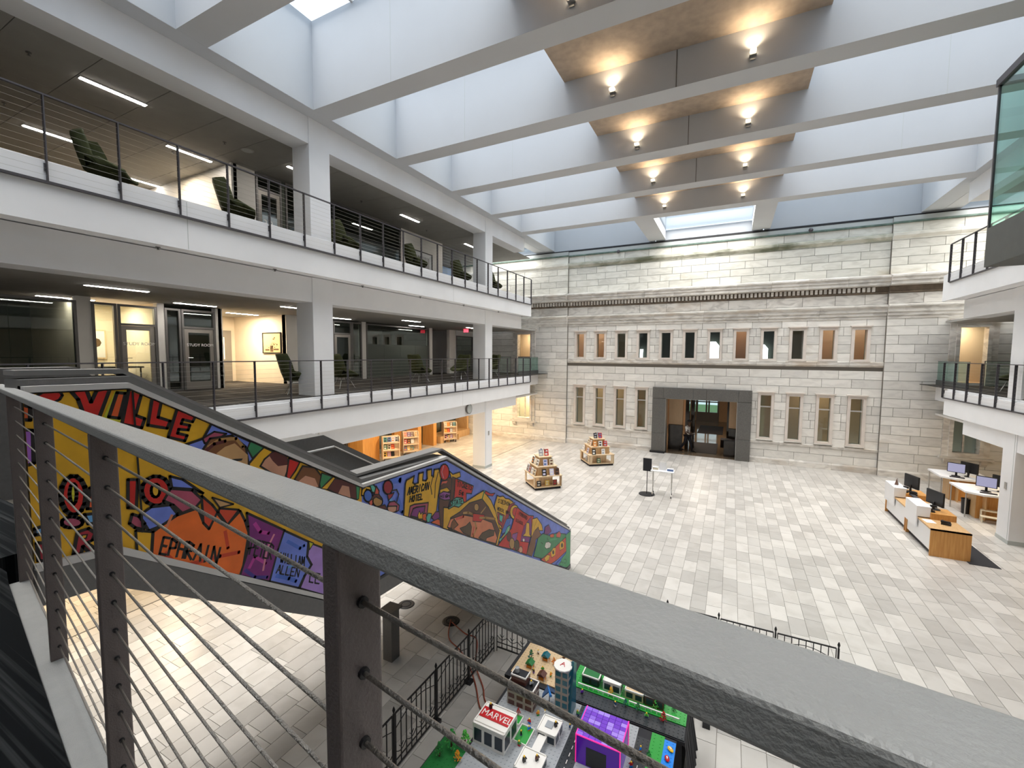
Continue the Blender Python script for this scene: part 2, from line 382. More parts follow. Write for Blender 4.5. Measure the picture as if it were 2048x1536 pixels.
# plinth, sill bands, entablature as moulded lengths
def run(name, x0, x1, prof, mt, y, seg=1.5, parent=None):
    """prof: list of (depth out of wall, z); extruded in lengths along the wall"""
    n = max(1, round((x1-x0)/seg))
    for i in range(n):
        a, b = x0+(x1-x0)*i/n, x0+(x1-x0)*(i+1)/n
        pts = [(y-d, z) for d, z in prof]+[(y+.03, prof[-1][1]), (y+.03, prof[0][1])]
        MB().prism(pts, 'x', a+.003, b-.003).build(name, mt, parent or WB)
SEG = ((-19, REC[0], YB), (REC[0], REC[1], YW), (REC[1], 17, YB))
for a, b, y in SEG:
    ivs = [(a, b)] if y == YB else [(a, DOOR[0]), (DOOR[1], b)]
    for p, q in ivs: run('plinth_stone', p, q, [(.07, 0), (.07, .24), (.035, .32)], 'marble_trim', y, 1.9)
    run('architrave', a, b, [(.0, 7.1), (.03, 7.1), (.03, 7.22), (.07, 7.235), (.07, 7.37), (.11, 7.385), (.11, 7.52), (.13, 7.55), (.19, 7.62), (.19, 7.68), (.0, 7.74)], 'marble_trim', y, 2.6)
    run('dentil_bed', a, b, [(.0, 8.2), (.06, 8.22), (.06, 8.28), (.02, 8.3), (.02, 8.5), (.10, 8.52)], 'brown_stone', y, 2.6)
    run('cornice', a, b, [(.10, 8.52), (.30, 8.56), (.30, 8.7), (.34, 8.72), (.34, 8.8), (.40, 8.88), (.40, 8.95), (.05, 9.05)], 'marble_trim', y, 1.5)
    run('attic_moulding', a, b, [(.0, 10.51), (.04, 10.49), (.04, 10.54), (.08, 10.58), (.14, 10.66), (.14, 10.78), (.03, 10.83)], 'marble_moss' if y == YW else 'marble_top', y, 2.2)
    box('gutter', a, b, y-.10, y+.03, 11.2, 11.27, 'copper_green', WB)
    box('flashing', a, b, y-.06, y+.03, 11.27, 11.47, 'flashing', WB)
run('sill_band', REC[0], REC[1], [(.0, 4.90), (.03, 4.90), (.03, 4.95), (.07, 4.98), (.07, 5.13), (.0, 5.15)], 'marble_trim', YW, 1.25)
for p, q in ((REC[0], DOOR[0]), (DOOR[1], REC[1])): run('sill_band', p, q, [(.0, .99), (.04, 1.0), (.05, 1.12), (.0, 1.14)], 'marble_trim', YW, 1.25)
dx = .178; nd = int((REC[1]-REC[0])/dx)
dm = None
for i in range(int(17/dx)):
    xx = -11.2+i*dx
    if xx > 8.6: break
    y = YW if REC[0] < xx+.05 < REC[1] else YB
    if dm is None:
        dm = MB().box(0, .105, -.11, .0, 0, .2).build('dentil', 'marble_trim', WB); dm.location = (xx, y-.015, 8.3)
    else:
        c = dm.copy(); COL.objects.link(c); c.location = (xx, y-.015, 8.3)
# small windows
def small_window(i, c, z0, z1, transom, idx):
    r = root('window_%d' % idx, (c, YW, z0))
    f = MB(); t = .10
    holes_wall(f, c-.35, c+.35, z0, z1-.03, YW-.06, YW+.25, [(c-.23, c+.23, z0+.10, z1-.17)])
    f.build('stone_surround', 'frame_stone', r, True)
    MB().prism([(c-.38, z1-.03), (c-.42, z1+.02), (c+.42, z1+.02), (c+.38, z1-.03)], 'y', YW-.12, YW).build('hood', 'frame_stone', r, True)
    box('sill', c-.38, c+.38, YW-.08, YW, z0-.03, z0+.02, 'marble_trim', r)
    if transom: box('transom_bar', c-.23, c+.23, YW+.10, YW+.15, z1-.78, z1-.72, 'trim_white', r)
    box('pane', c-.23, c+.23, YW+.16, YW+.17, z0+.1, z1-.17, 'glass_clear', r)
n_ = 1
for c in WC: small_window(0, c, 5.16, 6.79, False, n_); n_ += 1
for i in (0, 1, 2, 3, 8, 9, 10, 11): small_window(0, WC[i], 1.2, 3.6, True, n_); n_ += 1
# bay openings: big moulded surrounds
def surround(h, name, sill):
    r = root(name, (h[0], YB, h[2])); m = MB()
    a, b, z0, z1 = h; t = .33
    holes_wall(m, a, b, z0, z1, YB-.05, YB+.3, [(a+t, b-t, z0+(.22 if sill else 0), z1-.28)])
    m.build('stone_surround', 'marble_trim', r, True)
    m = MB(); holes_wall(m, a+.2, b-.2, z0, z1-.15, YB-.09, YB-.05, [(a+t, b-t, z0+(.22 if sill else 0), z1-.28)]); m.build('inner_moulding', 'marble_trim', r, True)
    MB().prism([(a+.05, z1-.05), (a-.08, z1+.04), (a-.08, z1+.10), (b+.08, z1+.10), (b+.08, z1+.04), (b-.05, z1-.05)], 'y', YB-.2, YB).build('hood', 'marble_trim', r, True)
    if sill:
        box('sill', a-.1, b+.1, YB-.2, YB, z0-.05, z0+.05, 'marble_trim', r)
        for xx in (a+.08, b-.28):
            MB().prism([(YB, z0-.05), (YB-.17, z0-.05), (YB-.15, z0-.2), (YB-.05, z0-.3), (YB, z0-.32)], 'x', xx, xx+.2).build('bracket', 'marble_trim', r, True)
        box('mullion', (a+b)/2-.03, (a+b)/2+.03, YB+.18, YB+.23, z0+.22, z1-.28, 'marble_trim', r)
        box('pane', a+t, b-t, YB+.24, YB+.25, z0+.22, z1-.28, 'glass_clear', r)
    return r
surround((-12.5, -10.95, 4.22, 6.93), 'door_1', False); surround((8.22, 9.72, 4.22, 6.93), 'door_2', False)
surround((-12.5, -10.95, 1.15, 3.5), 'window_21', True); surround((8.22, 9.72, 1.12, 3.5), 'window_22', True)
# granite portal
dr = root('door_3', (-1.4, YW, 0)); a, b = DOOR[0], DOOR[1]
gy = YW-.16
for (p, q, c, d) in ((a, a+.70, 0, 1.1), (a, a+.70, 1.1, 3.02), (b-.64, b, 0, 1.1), (b-.64, b, 1.1, 3.02), (a, a+.58, 3.03, 3.64), (a+.58, -1.75, 3.03, 3.64), (-1.75, -1.1, 3.03, 3.64), (-1.1, b-.6, 3.03, 3.64), (b-.6, b, 3.03, 3.64)):
    box('granite_block', p+.004, q-.004, gy, YW+.6, c+.004, d-.004, 'granite', dr)
box('granite_foot', a-.06, a+.72, gy-.1, YW+.2, 0, .1, 'black', dr)
box('steel_lining', a+.68, a+.72, gy+.03, YW+.6, 0, 3.06, 'steel', dr); box('steel_lining', b-.66, b-.63, gy+.03, YW+.6, 0, 3.06, 'steel', dr); box('steel_lining', a+.68, b-.63, gy+.03, YW+.6, 3.02, 3.06, 'steel', dr)

# ------------------------------------------------------------------ rooms behind the marble wall
HR = root('wall_hall')
box('hall_floor', -6, 3.4, YW, 39, -.02, .005, 'hall_floor', HR); box('hall_ceiling', -19, 17, YW+.5, 39, 4.0, 4.2, 'hall_tan', HR)
box('hall_side', -6.2, -4.2, 29, 39, 0, 4, 'hall_tan', HR); box('hall_side', 1.6, 3.4, 29, 39, 0, 4, 'hall_tan', HR)
box('tan_panel', -3.1, -2.35, 26.2, 26.5, 1.45, 4, 'hall_tan', HR); box('tan_panel', .0, .5, 26.2, 26.5, 1.45, 4, 'hall_tan', HR)
box('dark_base', -3.1, -2.35, 26.15, 26.5, 0, 1.42, 'shine_dark', HR); box('dark_base', .0, .5, 26.15, 26.5, 0, 1.42, 'shine_dark', HR)
for xx in (-2.28, -1.98): box('marble_pier', xx, xx+.2, 27.0, 27.6, 0, 4, 'shine_dark', HR)
box('marble_pier', -.1, .1, 27.0, 27.6, 0, 4, 'shine_dark', HR)
box('glass_wall', -4.2, -2.9, 35.5, 35.56, 0, 4, 'hall_tan', HR); box('glass_wall', .3, 1.6, 35.5, 35.56, 0, 4, 'hall_tan', HR)
box('bronze_rail', -2.9, .3, 35.5, 35.6, 2.7, 4, 'frame_metal', HR)
box('outer_wall', -19, -2.45, 38.9, 39.2, 0, 9, 'hall_tan', HR); box('outer_wall', -.75, 17, 38.9, 39.2, 0, 9, 'hall_tan', HR); box('outer_wall', -2.45, -.75, 38.9, 39.2, 2.6, 9, 'hall_tan', HR)
ed = root('door_4', (-1.1, 38.9, 0))
for xx in (-2.45, -1.75, -1.56, -.87): box('door_stile', xx, xx+.12, 38.8, 38.9, 0, 2.6, 'frame_metal', ed)
for zz, h_ in ((.0, .75), (1.55, .09), (2.5, .1)): box('door_rail', -2.45, -.75, 38.78, 38.9, zz, zz+h_, 'frame_metal', ed)
box('pane', -2.35, -.85, 38.84, 38.86, .3, 2.55, 'glass_clear', ed)
box('street', -30, 30, 52, 60, -.08, -.01, 'flashing', None, kind='structure'); box('far_building', -20, 20, 64, 66, -.1, 3.5, 'paper', None, kind='structure')
box('lawn', -30, 30, 39.3, 90, -.1, -.02, 'lawn', None, kind='structure')
box('hall_divider', -4.4, -4.2, YW+.5, 29, 0, 4, 'hall_tan', HR); box('hall_divider', 1.4, 1.6, YW+.5, 29, 0, 4, 'hall_tan', HR)
box('backdrop', -19, -4.4, 27.5, 27.7, 0, 4, 'hall_tan', HR); box('backdrop', 1.6, 17, 27.5, 27.7, 0, 4, 'hall_tan', HR)
# upper room
box('upper_floor', -19, 17, YW+.45, 39, 4.2, 4.3, 'hall_tan', HR); box('upper_ceiling', -19, 17, YW+.45, 39, 8.9, 9.1, 'dark_room', HR)
for p, q in ((-9.2, -6.25), (-.5, 1.0), (3.2, 6.6)): box('peach_wall', p, q, 26.4, 26.5, 4.3, 8.9, 'peach', HR)
for p in (-9.3, -6.2, -.55, 1.0, 3.15, 6.7): box('peach_return', p, p+.06, YW+.5, 26.4, 4.3, 8.9, 'peach', HR)
box('dark_backdrop', -6.2, 3.2, 31.5, 31.7, 4.3, 8.9, 'dark_room', HR)
box('far_wall', -19, 17, 38.6, 38.8, 4.3, 8.9, 'hall_tan', HR)
mat('daylit', (.9, .9, .9), .5, emit=(1, .95, 1), es=3.2)
for p, q, z0, z1 in ((-1.55, -.75, 5.2, 6.3), (1.2, 2.0, 5.0, 6.1), (-5.9, -5.55, 5.0, 5.8)):
    o = MB(); o.prism([(p, z0), (q, z0), (q, z1-.25), ((p+q)/2+.2, z1), ((p+q)/2-.2, z1), (p, z1-.25)], 'y', 31.2, 31.25); o.build('daylight_window', 'daylit', HR)
box('end_room_wall', -14.5, -10, 26.6, 26.7, 0, 9, 'cream', HR); box('end_room_wall', 7.5, 13, 26.6, 26.7, 0, 9, 'cream', HR)
box('end_room_side', -10.1, -10, YW+.5, 26.6, 0, 9, 'cream', HR); box('end_room_side', 7.4, 7.5, YW+.5, 26.6, 0, 9, 'cream', HR); box('end_room_side', -14.5, -14.4, YW+.5, 26.6, 0, 9, 'cream', HR); box('end_room_side', 13, 13.1, YW+.5, 26.6, 0, 9, 'cream', HR)
lamp('AREA', (-11.7, 26.0, 6.9), 30, (1, .72, .42), .5); lamp('AREA', (8.9, 26.0, 6.9), 30, (1, .78, .5), .5)
lamp('AREA', (-11.7, 25.9, 3.4), 130, (1, .72, .42), .6)
lamp('AREA', (-2, 30, 3.9), 120, (1, .85, .68), 2); lamp('AREA', (-7, 26.5, 3.9), 16, (1, .8, .6), 1); lamp('AREA', (4, 26.5, 3.9), 12, (1, .78, .55), 1)
for xx, e in ((-7.7, 55), (.4, 22), (4.9, 55)): lamp('AREA', (xx, 25.95, 8.3), e, (1, .78, .6), .6)

# ================================================================== ROOF
CE = root('ceiling')
for b in BEAMS:
    last = abs(b-BEAMS[-1]) < .01
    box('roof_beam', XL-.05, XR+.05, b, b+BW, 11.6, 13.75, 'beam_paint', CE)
    y0, y1 = b+BW, min(b+3.08, 24.94)
    if not last:
        box('centre_panel', PL, PR, y0, y1, 12.43, 12.6, 'panel_tan', CE)
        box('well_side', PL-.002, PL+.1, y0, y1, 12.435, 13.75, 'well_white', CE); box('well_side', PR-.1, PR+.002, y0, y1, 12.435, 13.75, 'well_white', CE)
        box('joint_line', -1.39, -1.37, b-.003, b, 11.6, 12.43, 'frame_metal', CE)
        for xx in (-7.2, 4.3): box('joint_line', xx, xx+.01, b-.002, b, 11.6, 13.75, 'flashing', CE)
    else:
        for p, q in ((-4.25, -3.4), (.66, 1.45)): box('cross_beam', p, q, y0, 24.9, 11.601, 13.74, 'beam_paint', CE)
    for p, q in ((XL, PL), (PR, XR)):
        box('skylight_pane', p, q, y0, y1, 13.80, 13.81, 'sky_glass', CE)
        for j in range(1, 4): box('glazing_bar', p+(q-p)*j/4-.03, p+(q-p)*j/4+.03, y0, y1, 13.72, 13.85, 'trim_white', CE)
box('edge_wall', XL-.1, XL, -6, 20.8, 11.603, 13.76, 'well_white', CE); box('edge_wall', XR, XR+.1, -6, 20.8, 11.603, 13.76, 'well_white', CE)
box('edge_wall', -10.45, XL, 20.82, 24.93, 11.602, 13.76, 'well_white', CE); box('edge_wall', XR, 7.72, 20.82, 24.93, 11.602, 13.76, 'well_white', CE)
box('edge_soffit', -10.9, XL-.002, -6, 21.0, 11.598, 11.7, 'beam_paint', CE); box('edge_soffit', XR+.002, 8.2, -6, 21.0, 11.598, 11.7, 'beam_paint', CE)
for p, q in ((-19, -15), (12.3, 17)): box('roof_slab', p, q, -6, 25, 11.6, 11.8, 'beam_paint', CE)
box('roof_slab', -15, -9.9, -6, 20.85, 11.7, 11.9, 'beam_paint', CE); box('roof_slab', 7.1, 12.3, -6, 20.85, 11.7, 11.9, 'beam_paint', CE)
box('roof_slab', -11, -10.46, 20.86, 25, 11.6, 11.8, 'beam_paint', CE); box('roof_slab', 7.73, 8.3, 20.86, 25, 11.6, 11.8, 'beam_paint', CE)
box('roof_slab', -19, 17, -6.2, -4.4, 11.61, 13.8, 'beam_paint', CE)
for p, q, zz in ((-15, -11, 11.75), (8.3, 12.3, 11.75), (-3.4, .66, 12.15)):
    box('skylight_pane', p, q, 20.85, 24.95, zz, zz+.01, 'sky_glass', CE)
box('parapet', -3.9, 1.15, 24.96, 25.06, 11.58, 12.1, 'well_white', CE)
box('upstand', -19, -3.95, 24.95, 25.1, 11.57, 13.8, 'well_white', CE); box('upstand', 1.2, 17, 24.95, 25.1, 11.57, 13.8, 'well_white', CE)
box('shadow_gap', -19, 17, 24.93, 25.05, 11.47, 11.56, 'black', CE)
# enclosure behind and beside the camera
box('wall_rear', -19, 17, -6.2, -6, 0, 13.8, 'white', None, kind='structure')
box('wall_left_outer', -19.2, -19, -6, 25, 0, 13.8, 'cream', None, kind='structure'); box('wall_right_outer', 17, 17.2, -6, 25, 0, 13.8, 'cream', None, kind='structure')
for q in bpy.data.objects:
    if q.name in ('wall_rear', 'wall_left_outer', 'wall_right_outer', 'lawn'): pass

# ================================================================== GALLERIES
def gallery(side):
    L = side == 'left'
    WW = root('wall_'+side); SLB = root('floor'); TRM = root('trim_3' if L else 'trim_4'); CLG = root('ceiling')
    W = WW
    pick = lambda n: SLB if n in ('slab', 'carpet') else CLG if 'ceiling' in n else WW if 'wall' in n else TRM
    X = (lambda x: x) if L else (lambda x: -2.85-x)
    f2, f3 = (-10.0, -9.7) if L else (7.26, 6.8)
    def bx(n, x0, x1, y0, y1, z0, z1, m, mir=True):
        if mir: x0, x1 = X(x0), X(x1)
        return box(n, x0, x1, y0, y1, z0, z1, m, pick(n))
    s = 1 if L else -1
    # floor 2
    bx('slab', -10.07 if L else -2.85-7.33, -19, -4, 21.99, 3.25, 4.2, 'white')
    fe = f2; 
    box('fascia', fe, fe-.06*s, -4, 22.0, 3.22, 4.13, 'white', TRM); box('fascia_joint', fe+.002*s, fe-.01*s, 15.2, 15.21, 3.23, 4.12, 'flashing', TRM)
    bx('slab', -10.75, -19, 21.995, 24.85, 3.55, 4.195, 'white'); 
    bx('edge_curb', -10.74, -10.78, 22.05, 24.86, 4.13, 4.42, 'spandrel')
    bx('carpet', -10.10, -19, -4, 24.85, 4.2, 4.22, 'carpet') if L else box('carpet', 7.36, 17, -4, 24.84, 4.2, 4.22, 'carpet', SLB)
    bx('edge_beam', -10.19, -10.8, -4, 20.6, 2.7, 3.23, 'white'); bx('edge_beam', -10.19, -10.8, -4, 21.2, 6.77, 7.43, 'white'); bx('edge_beam', -10.19, -10.8, -4, 21.5, 10.92, 11.597, 'white')
    # floor 3
    bx('slab', -9.77 if L else -2.85-6.87, -19, -4, 21.39, 7.45, 8.4, 'white')
    box('fascia', f3, f3-.06*s, -4, 21.4, 7.42, 8.36, 'white', TRM); box('fascia_joint', f3+.002*s, f3-.01*s, 4.9, 4.91, 7.43, 8.35, 'flashing', TRM); box('fascia_joint', f3+.002*s, f3-.01*s, 14.1, 14.11, 7.43, 8.35, 'flashing', TRM)
    bx('carpet', -9.9, -19, -4, 21.35, 8.4, 8.42, 'carpet') if L else box('carpet', 6.9, 17, -4, 21.35, 8.4, 8.42, 'carpet', SLB)
    # ceilings
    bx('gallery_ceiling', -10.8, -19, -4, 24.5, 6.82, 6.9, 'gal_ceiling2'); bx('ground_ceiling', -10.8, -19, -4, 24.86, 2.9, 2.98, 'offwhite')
    if L:
        for j in range(22):
            y0 = -1.5+1.14*j
            for (p, q) in ((-10.82, -13.2), (-13.21, -15.6), (-15.61, -19)):
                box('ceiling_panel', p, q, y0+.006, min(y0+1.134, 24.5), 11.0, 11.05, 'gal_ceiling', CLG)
        box('blind_track', -10.81, -10.88, -2, 21.2, 10.96, 11.02, 'black', TRM)
    else: bx('ceiling_panel', -10.8, -19, -4, 21.2, 11.0, 11.05, 'gal_ceiling')
    # columns (a row of three)
    for j, y in enumerate((-1.1, 8.12, 17.34)):
        if not L and j < 2: continue
        t = thing('column', ('white square column %s' % (['behind the stair', 'nearest the camera rising through both left galleries', 'at the far end of the left galleries beside the marble wall'][j])) if L else 'white square column under the right balcony beside the step stool', 'column', (X(-10.2)-.33*s, y+.33, 0))
        for (z0, z1) in ((0, 3.24), (4.21, 7.44), (8.41, 11.6)):
            MB().box(X(-10.17), X(-10.84), y, y+.66, z0, z1).build('shaft', 'white', t, True, bevel=.01)
        MB().box(X(-10.16), X(-10.85), y-.01, y+.67, 0.002, .12).build('base_strip', 'flashing', t, True)
        MB().box(X(-10.166), X(-10.169), y+.06, y+.075, .12, 3.2).build('panel_joint', 'flashing', t, True)
        if j == 2: box('wall_plate', X(-10.15), X(-10.17), y+.28, y+.38, 1.55, 1.75, 'steel', t)
    return WW
WL = gallery('left'); WR = gallery('right')
# --- left gallery, second floor fronts on the plane x = -15
FX = -15.0
def lbox(n, x0, x1, y0, y1, z0, z1, m): return box(n, x0, x1, y0, y1, z0, z1, m, WL)
Z2, C2 = 4.22, 6.82
for y0, y1 in ((4.93, 5.22), (6.68, 6.86), (8.28, 8.5), (14.52, 14.78), (19.45, 19.68), (21.38, 22.0)): lbox('pier', FX-.2, FX, y0, y1, Z2, C2, 'offwhite')
lbox('pier', FX-.2, FX+.02, 10.76, 12.9, Z2, C2, 'offwhite')
lbox('alcove_back', -18.3, -18.2, 8.3, 10.8, Z2, C2, 'cream'); lbox('alcove_side', -18.2, FX, 10.76, 10.86, Z2, C2, 'cream'); lbox('alcove_side', -18.2, FX, 8.36, 8.46, Z2, C2, 'cream')
lbox('lobby_side', -18.6, FX-.01, 19.68, 19.74, Z2, C2, 'offwhite'); lbox('lobby_side', -18.6, FX, 22.0, 22.06, Z2, C2, 'white')
lbox('pier', FX-.2, FX, 24.1, 24.86, Z2, C2, 'white'); lbox('header', FX-.2, FX, 22.0, 24.86, 6.5, C2, 'white')
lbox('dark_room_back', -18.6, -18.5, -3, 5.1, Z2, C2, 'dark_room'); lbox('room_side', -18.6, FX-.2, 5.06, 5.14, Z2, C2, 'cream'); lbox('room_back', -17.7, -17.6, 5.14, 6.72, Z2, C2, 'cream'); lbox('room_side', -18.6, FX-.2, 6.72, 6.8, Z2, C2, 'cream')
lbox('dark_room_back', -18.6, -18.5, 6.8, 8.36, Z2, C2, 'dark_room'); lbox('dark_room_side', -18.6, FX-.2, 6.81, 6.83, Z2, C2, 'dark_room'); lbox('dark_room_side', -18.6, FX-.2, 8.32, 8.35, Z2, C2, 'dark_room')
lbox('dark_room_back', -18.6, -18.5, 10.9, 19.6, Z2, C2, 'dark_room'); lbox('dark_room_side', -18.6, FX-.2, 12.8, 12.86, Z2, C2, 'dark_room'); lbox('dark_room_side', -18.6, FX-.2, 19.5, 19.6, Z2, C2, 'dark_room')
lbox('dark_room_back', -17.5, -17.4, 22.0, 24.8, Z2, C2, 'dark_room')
def glazing(idx, y0, y1, z0, z1, x=FX, splits=(), pane='glass_room', fr='frame_metal', kind='window', fw_=.06, frost=None):
    r = root('%s_%d' % (kind, idx), (x, y0, z0))
    for (a, b, c, d) in ((y0, y0+fw_, z0, z1), (y1-fw_, y1, z0, z1), (y0+fw_, y1-fw_, z0, z0+fw_), (y0+fw_, y1-fw_, z1-fw_, z1)):
        box('frame', x-.08, x+.02, a, b, c, d, fr, r)
    ys = [y0+fw_]+[y0+(y1-y0)*q for q in splits]+[y1-fw_]
    for a, b in zip(ys, ys[1:]):
        box('pane', x-.045, x-.035, a+.004, b-.004, z0+fw_, z1-fw_, pane, r)
        if frost: box('frosting', x-.033, x-.030, a+.004, b-.004, z0+fw_, frost, 'frost_g', r)
    return r
mat('frost_g', (.085, .10, .085), .35)
glazing(31, 1.0, 4.93, Z2, 6.7, splits=(.33, .7)); glazing(32, 5.22, 5.74, Z2, 6.7); glazing(33, 6.86, 7.28, Z2, 6.7); glazing(34, 13.95, 14.52, Z2, 6.76); glazing(35, 14.8, 19.43, Z2, 6.76, splits=(.25, .5, .75), frost=5.82); glazing(36, 22.06, 24.05, Z2, 6.5, splits=(.5,), frost=5.6)
def door(idx, y0, y1, z0, zt, z1, x=FX, text=None, tz=5.58, handle=-1, dm_='door_metal', hang=None):
    r = root('door_%d' % idx, (x, y0, z0)); f = .06
    for (a, b, c, d) in ((y0, y0+f, z0, z1), (y1-f, y1, z0, z1), (y0+f, y1-f, z1-f, z1), (y0+f, y1-f, zt, zt+f)): box('frame', x-.08, x+.02, a, b, c, d, 'frame_metal', r)
    box('transom_pane', x-.045, x-.035, y0+f, y1-f, zt+f, z1-f, 'glass_room', r)
    a, b = y0+f+.005, y1-f-.005; st = .11
    for (p, q, c, d) in ((a, a+st, z0+.01, zt-.005), (b-st, b, z0+.01, zt-.005), (a+st, b-st, z0+.01, z0+.25), (a+st, b-st, zt-.12, zt-.005)): box('leaf_rail', x-.06, x+.0, p, q, c, d, dm_, r)
    box('pane', x-.035, x-.025, a+st, b-st, z0+.25, zt-.12, 'glass_room', r)
    hy = a+.05 if handle < 0 else b-.05
    MB().tube((x, hy, z0+1.0), (x+.06, hy, z0+1.0), .012).tube((x+.06, hy, z0+1.0), (x+.06, hy-handle*.14, z0+1.0), .01).build('handle', 'chrome', r, True)
    if text: letters(text, .12, (x+.0, (a+b)/2-.36, tz), (PI/2, 0, PI/2), 'paper', r)
    return r
door(11, 5.76, 6.66, Z2, 6.12, 6.7, text='STUDY ROOM'); door(12, 7.30, 8.26, Z2, 6.12, 6.7, text='STUDY ROOM'); door(13, 12.95, 13.93, Z2, 6.2, 6.76)
# door seen at the back of the alcove
r = root('door_14', (-18.2, 10.2, Z2)); box('leaf', -18.19, -18.15, 9.75, 10.6, Z2, 6.27, 'door_metal', r); box('vision_panel', -18.15, -18.14, 10.2, 10.32, Z2+.9, 6.0, 'pane_glow', r) if 'pane_glow' in MATS else None  # vision panel has a warm glow put into its material; no lamp there
lamp('AREA', (-16.3, 9.7, 6.78), 95, (1, .80, .55), .5); lamp('AREA', (-16.4, 5.9, 6.78), 60, (1, .84, .62), .6)
# --- left gallery, third floor: fronts on x = -13.4
Z3, C3, TX = 8.42, 11.0, -13.4
lbox('lit_wall', -18.2, TX, 8.06, 8.16, Z3, C3, 'offwhite'); lbox('far_side', -18.3, -18.2, -3, 8.1, Z3, C3, 'cream'); lbox('pier', TX-.1, TX, 8.0, 8.72, Z3, C3, 'offwhite'); lbox('pier', TX-.1, TX, 15.4, 18.5, Z3, C3, 'offwhite'); lbox('end_wall', -18, TX-.1, 18.4, 18.5, Z3, C3, 'offwhite'); lbox('pier', TX-.1, TX, 9.62, 9.72, Z3, C3, 'dark_room')
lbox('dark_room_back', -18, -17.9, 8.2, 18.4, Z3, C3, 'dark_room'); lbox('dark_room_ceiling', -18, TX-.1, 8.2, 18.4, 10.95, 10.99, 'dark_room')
door(15, 8.74, 9.6, Z3, 10.5, C3, x=TX); glazing(41, 9.74, 15.38, Z3, C3, x=TX, splits=(.2, .4, .6, .8))
r = root('window_42', (TX, 8.8, Z3))
box('frosting', TX+.001, TX+.004, 8.92, 9.42, Z3+.2, 9.75, 'frost', r); letters('3B', .34, (TX+.006, 8.93, 9.38), (PI/2, 0, PI/2), 'paper', r, '3B_lettering' if False else 'lettering')
r = root('window_43', (-15, 19, Z3)); box('pane', -16.5, -16.45, 18.6, 24.8, Z3, 10.9, 'sky_blue', r) if 'sky_blue' in MATS else None
lamp('AREA', (-15.5, 7.2, 10.95), 60, (1, .82, .6), .5)
# --- right gallery rooms (mostly out of frame)
box('back_wall', 11.8, 12, -4, 24.8, 0, 11, 'cream', WR)
box('wood_wall', 8.05, 8.3, 10, 16.9, 0, 3.2, 'oak_light', WR)
lamp('AREA', (9.5, 19.5, 2.85), 60, (1, .78, .5), 1.0)
# ================================================================== BALCONY RAILINGS
def railing(label, x, ys, zt, zb, inward, ret=None):
    """cable railing on the outside of a fascia: posts at ys; inward = -1 when the gallery lies to -x"""
    t = thing('cable_railing', label, 'railing', (x, ys[0], zb))
    y0, y1 = ys[0], ys[-1]
    MB().box(x-.025, x+.025, y0-.03, y1+.03, zt-.012, zt+.012).build('top_rail', 'rail_dark', t, True)
    MB().box(x-.02, x+.03, y0-.03, y1+.03, zb-.03, zb+.01).build('bottom_rail', 'rail_dark', t, True)
    pm = None
    for y in ys:
        if pm is None:
            pm = MB().box(-.035, .03, -.008, .008, 0, zt-zb-.01).box(-.045 if inward < 0 else .0, .0 if inward < 0 else .045, -.03, -.008, .16, .28).build('post', 'rail_dark', t); pm.location = (0, 0, 0)
        else:
            c = pm.copy(); COL.objects.link(c); c.parent = t; c.location = (0, y-ys[0], 0)
    cm = None
    for i in range(12):
        z = zb+.10+i*(zt-zb-.14)/11.5
        if cm is None: cm = MB().tube((x, y0, z), (x, y1, z), .0022, 4).build('cable', 'cable', t, True); cz = z
        else: c = cm.copy(); COL.objects.link(c); c.parent = t; c.location = (0, 0, z-cz)
    if ret:      # return railing at the end of the balcony
        n = 5; x1 = x+ret
        MB().box(x, x1, y1-.02, y1+.02, zt-.012, zt+.012).build('return_top_rail', 'rail_dark', t, True)
        MB().box(x, x1, y1-.02, y1+.02, zb+.28, zb+.32).build('return_bottom_rail', 'rail_dark', t, True)
        for i in range(1, n+1):
            xx = x+(x1-x)*i/n; MB().box(xx-.008, xx+.008, y1-.03, y1+.03, zb+.3, zt).build('return_post', 'rail_dark', t, True)
        for i in range(10): MB().tube((x, y1, zb+.38+i*.08), (x1, y1, zb+.38+i*.08), .0022, 4).build('return_cable', 'cable', t, True)
    return t
railing('long dark cable railing along the upper left balcony, third floor', -9.68, [21.34-.92*k for k in range(26)], 9.37, 8.05, -1, -4.5)
railing('long dark cable railing along the lower left balcony, second floor', -9.98, [21.98-.92*k for k in range(26)], 5.19, 3.86, -1)
railing('dark cable railing on the lower right balcony above the service desks', 7.24, [22.12-.93*k for k in range(14)], 5.19, 3.86, 1)
railing('short dark cable railing on the upper right balcony beside the glass enclosure', 6.78, [20.87-.86*k for k in range(6)], 9.37, 8.05, 1, 3)
def glass_guard(label, x, y0, y1, zb, zt, rx=None):
    t = thing('glass_guard', label, 'guard rail', (x, y0, zb))
    n = 3
    for i in range(n):
        a = y0+(y1-y0)*i/n; b = y0+(y1-y0)*(i+1)/n
        MB().box(x-.008, x+.008, a+.01, b-.01, zb, zt).build('pane', 'glass_box', t, True)
    MB().box(x-.012, x+.012, y0, y1, zt-.015, zt+.005).build('top_channel', 'rail_dark', t, True)
    return t
glass_guard('clear glass guard closing the lower left balcony against the marble wall', -10.77, 22.06, 24.84, 4.42, 5.22)
glass_guard('clear glass guard closing the lower right balcony against the marble wall', 7.92, 22.06, 24.84, 4.42, 5.22)
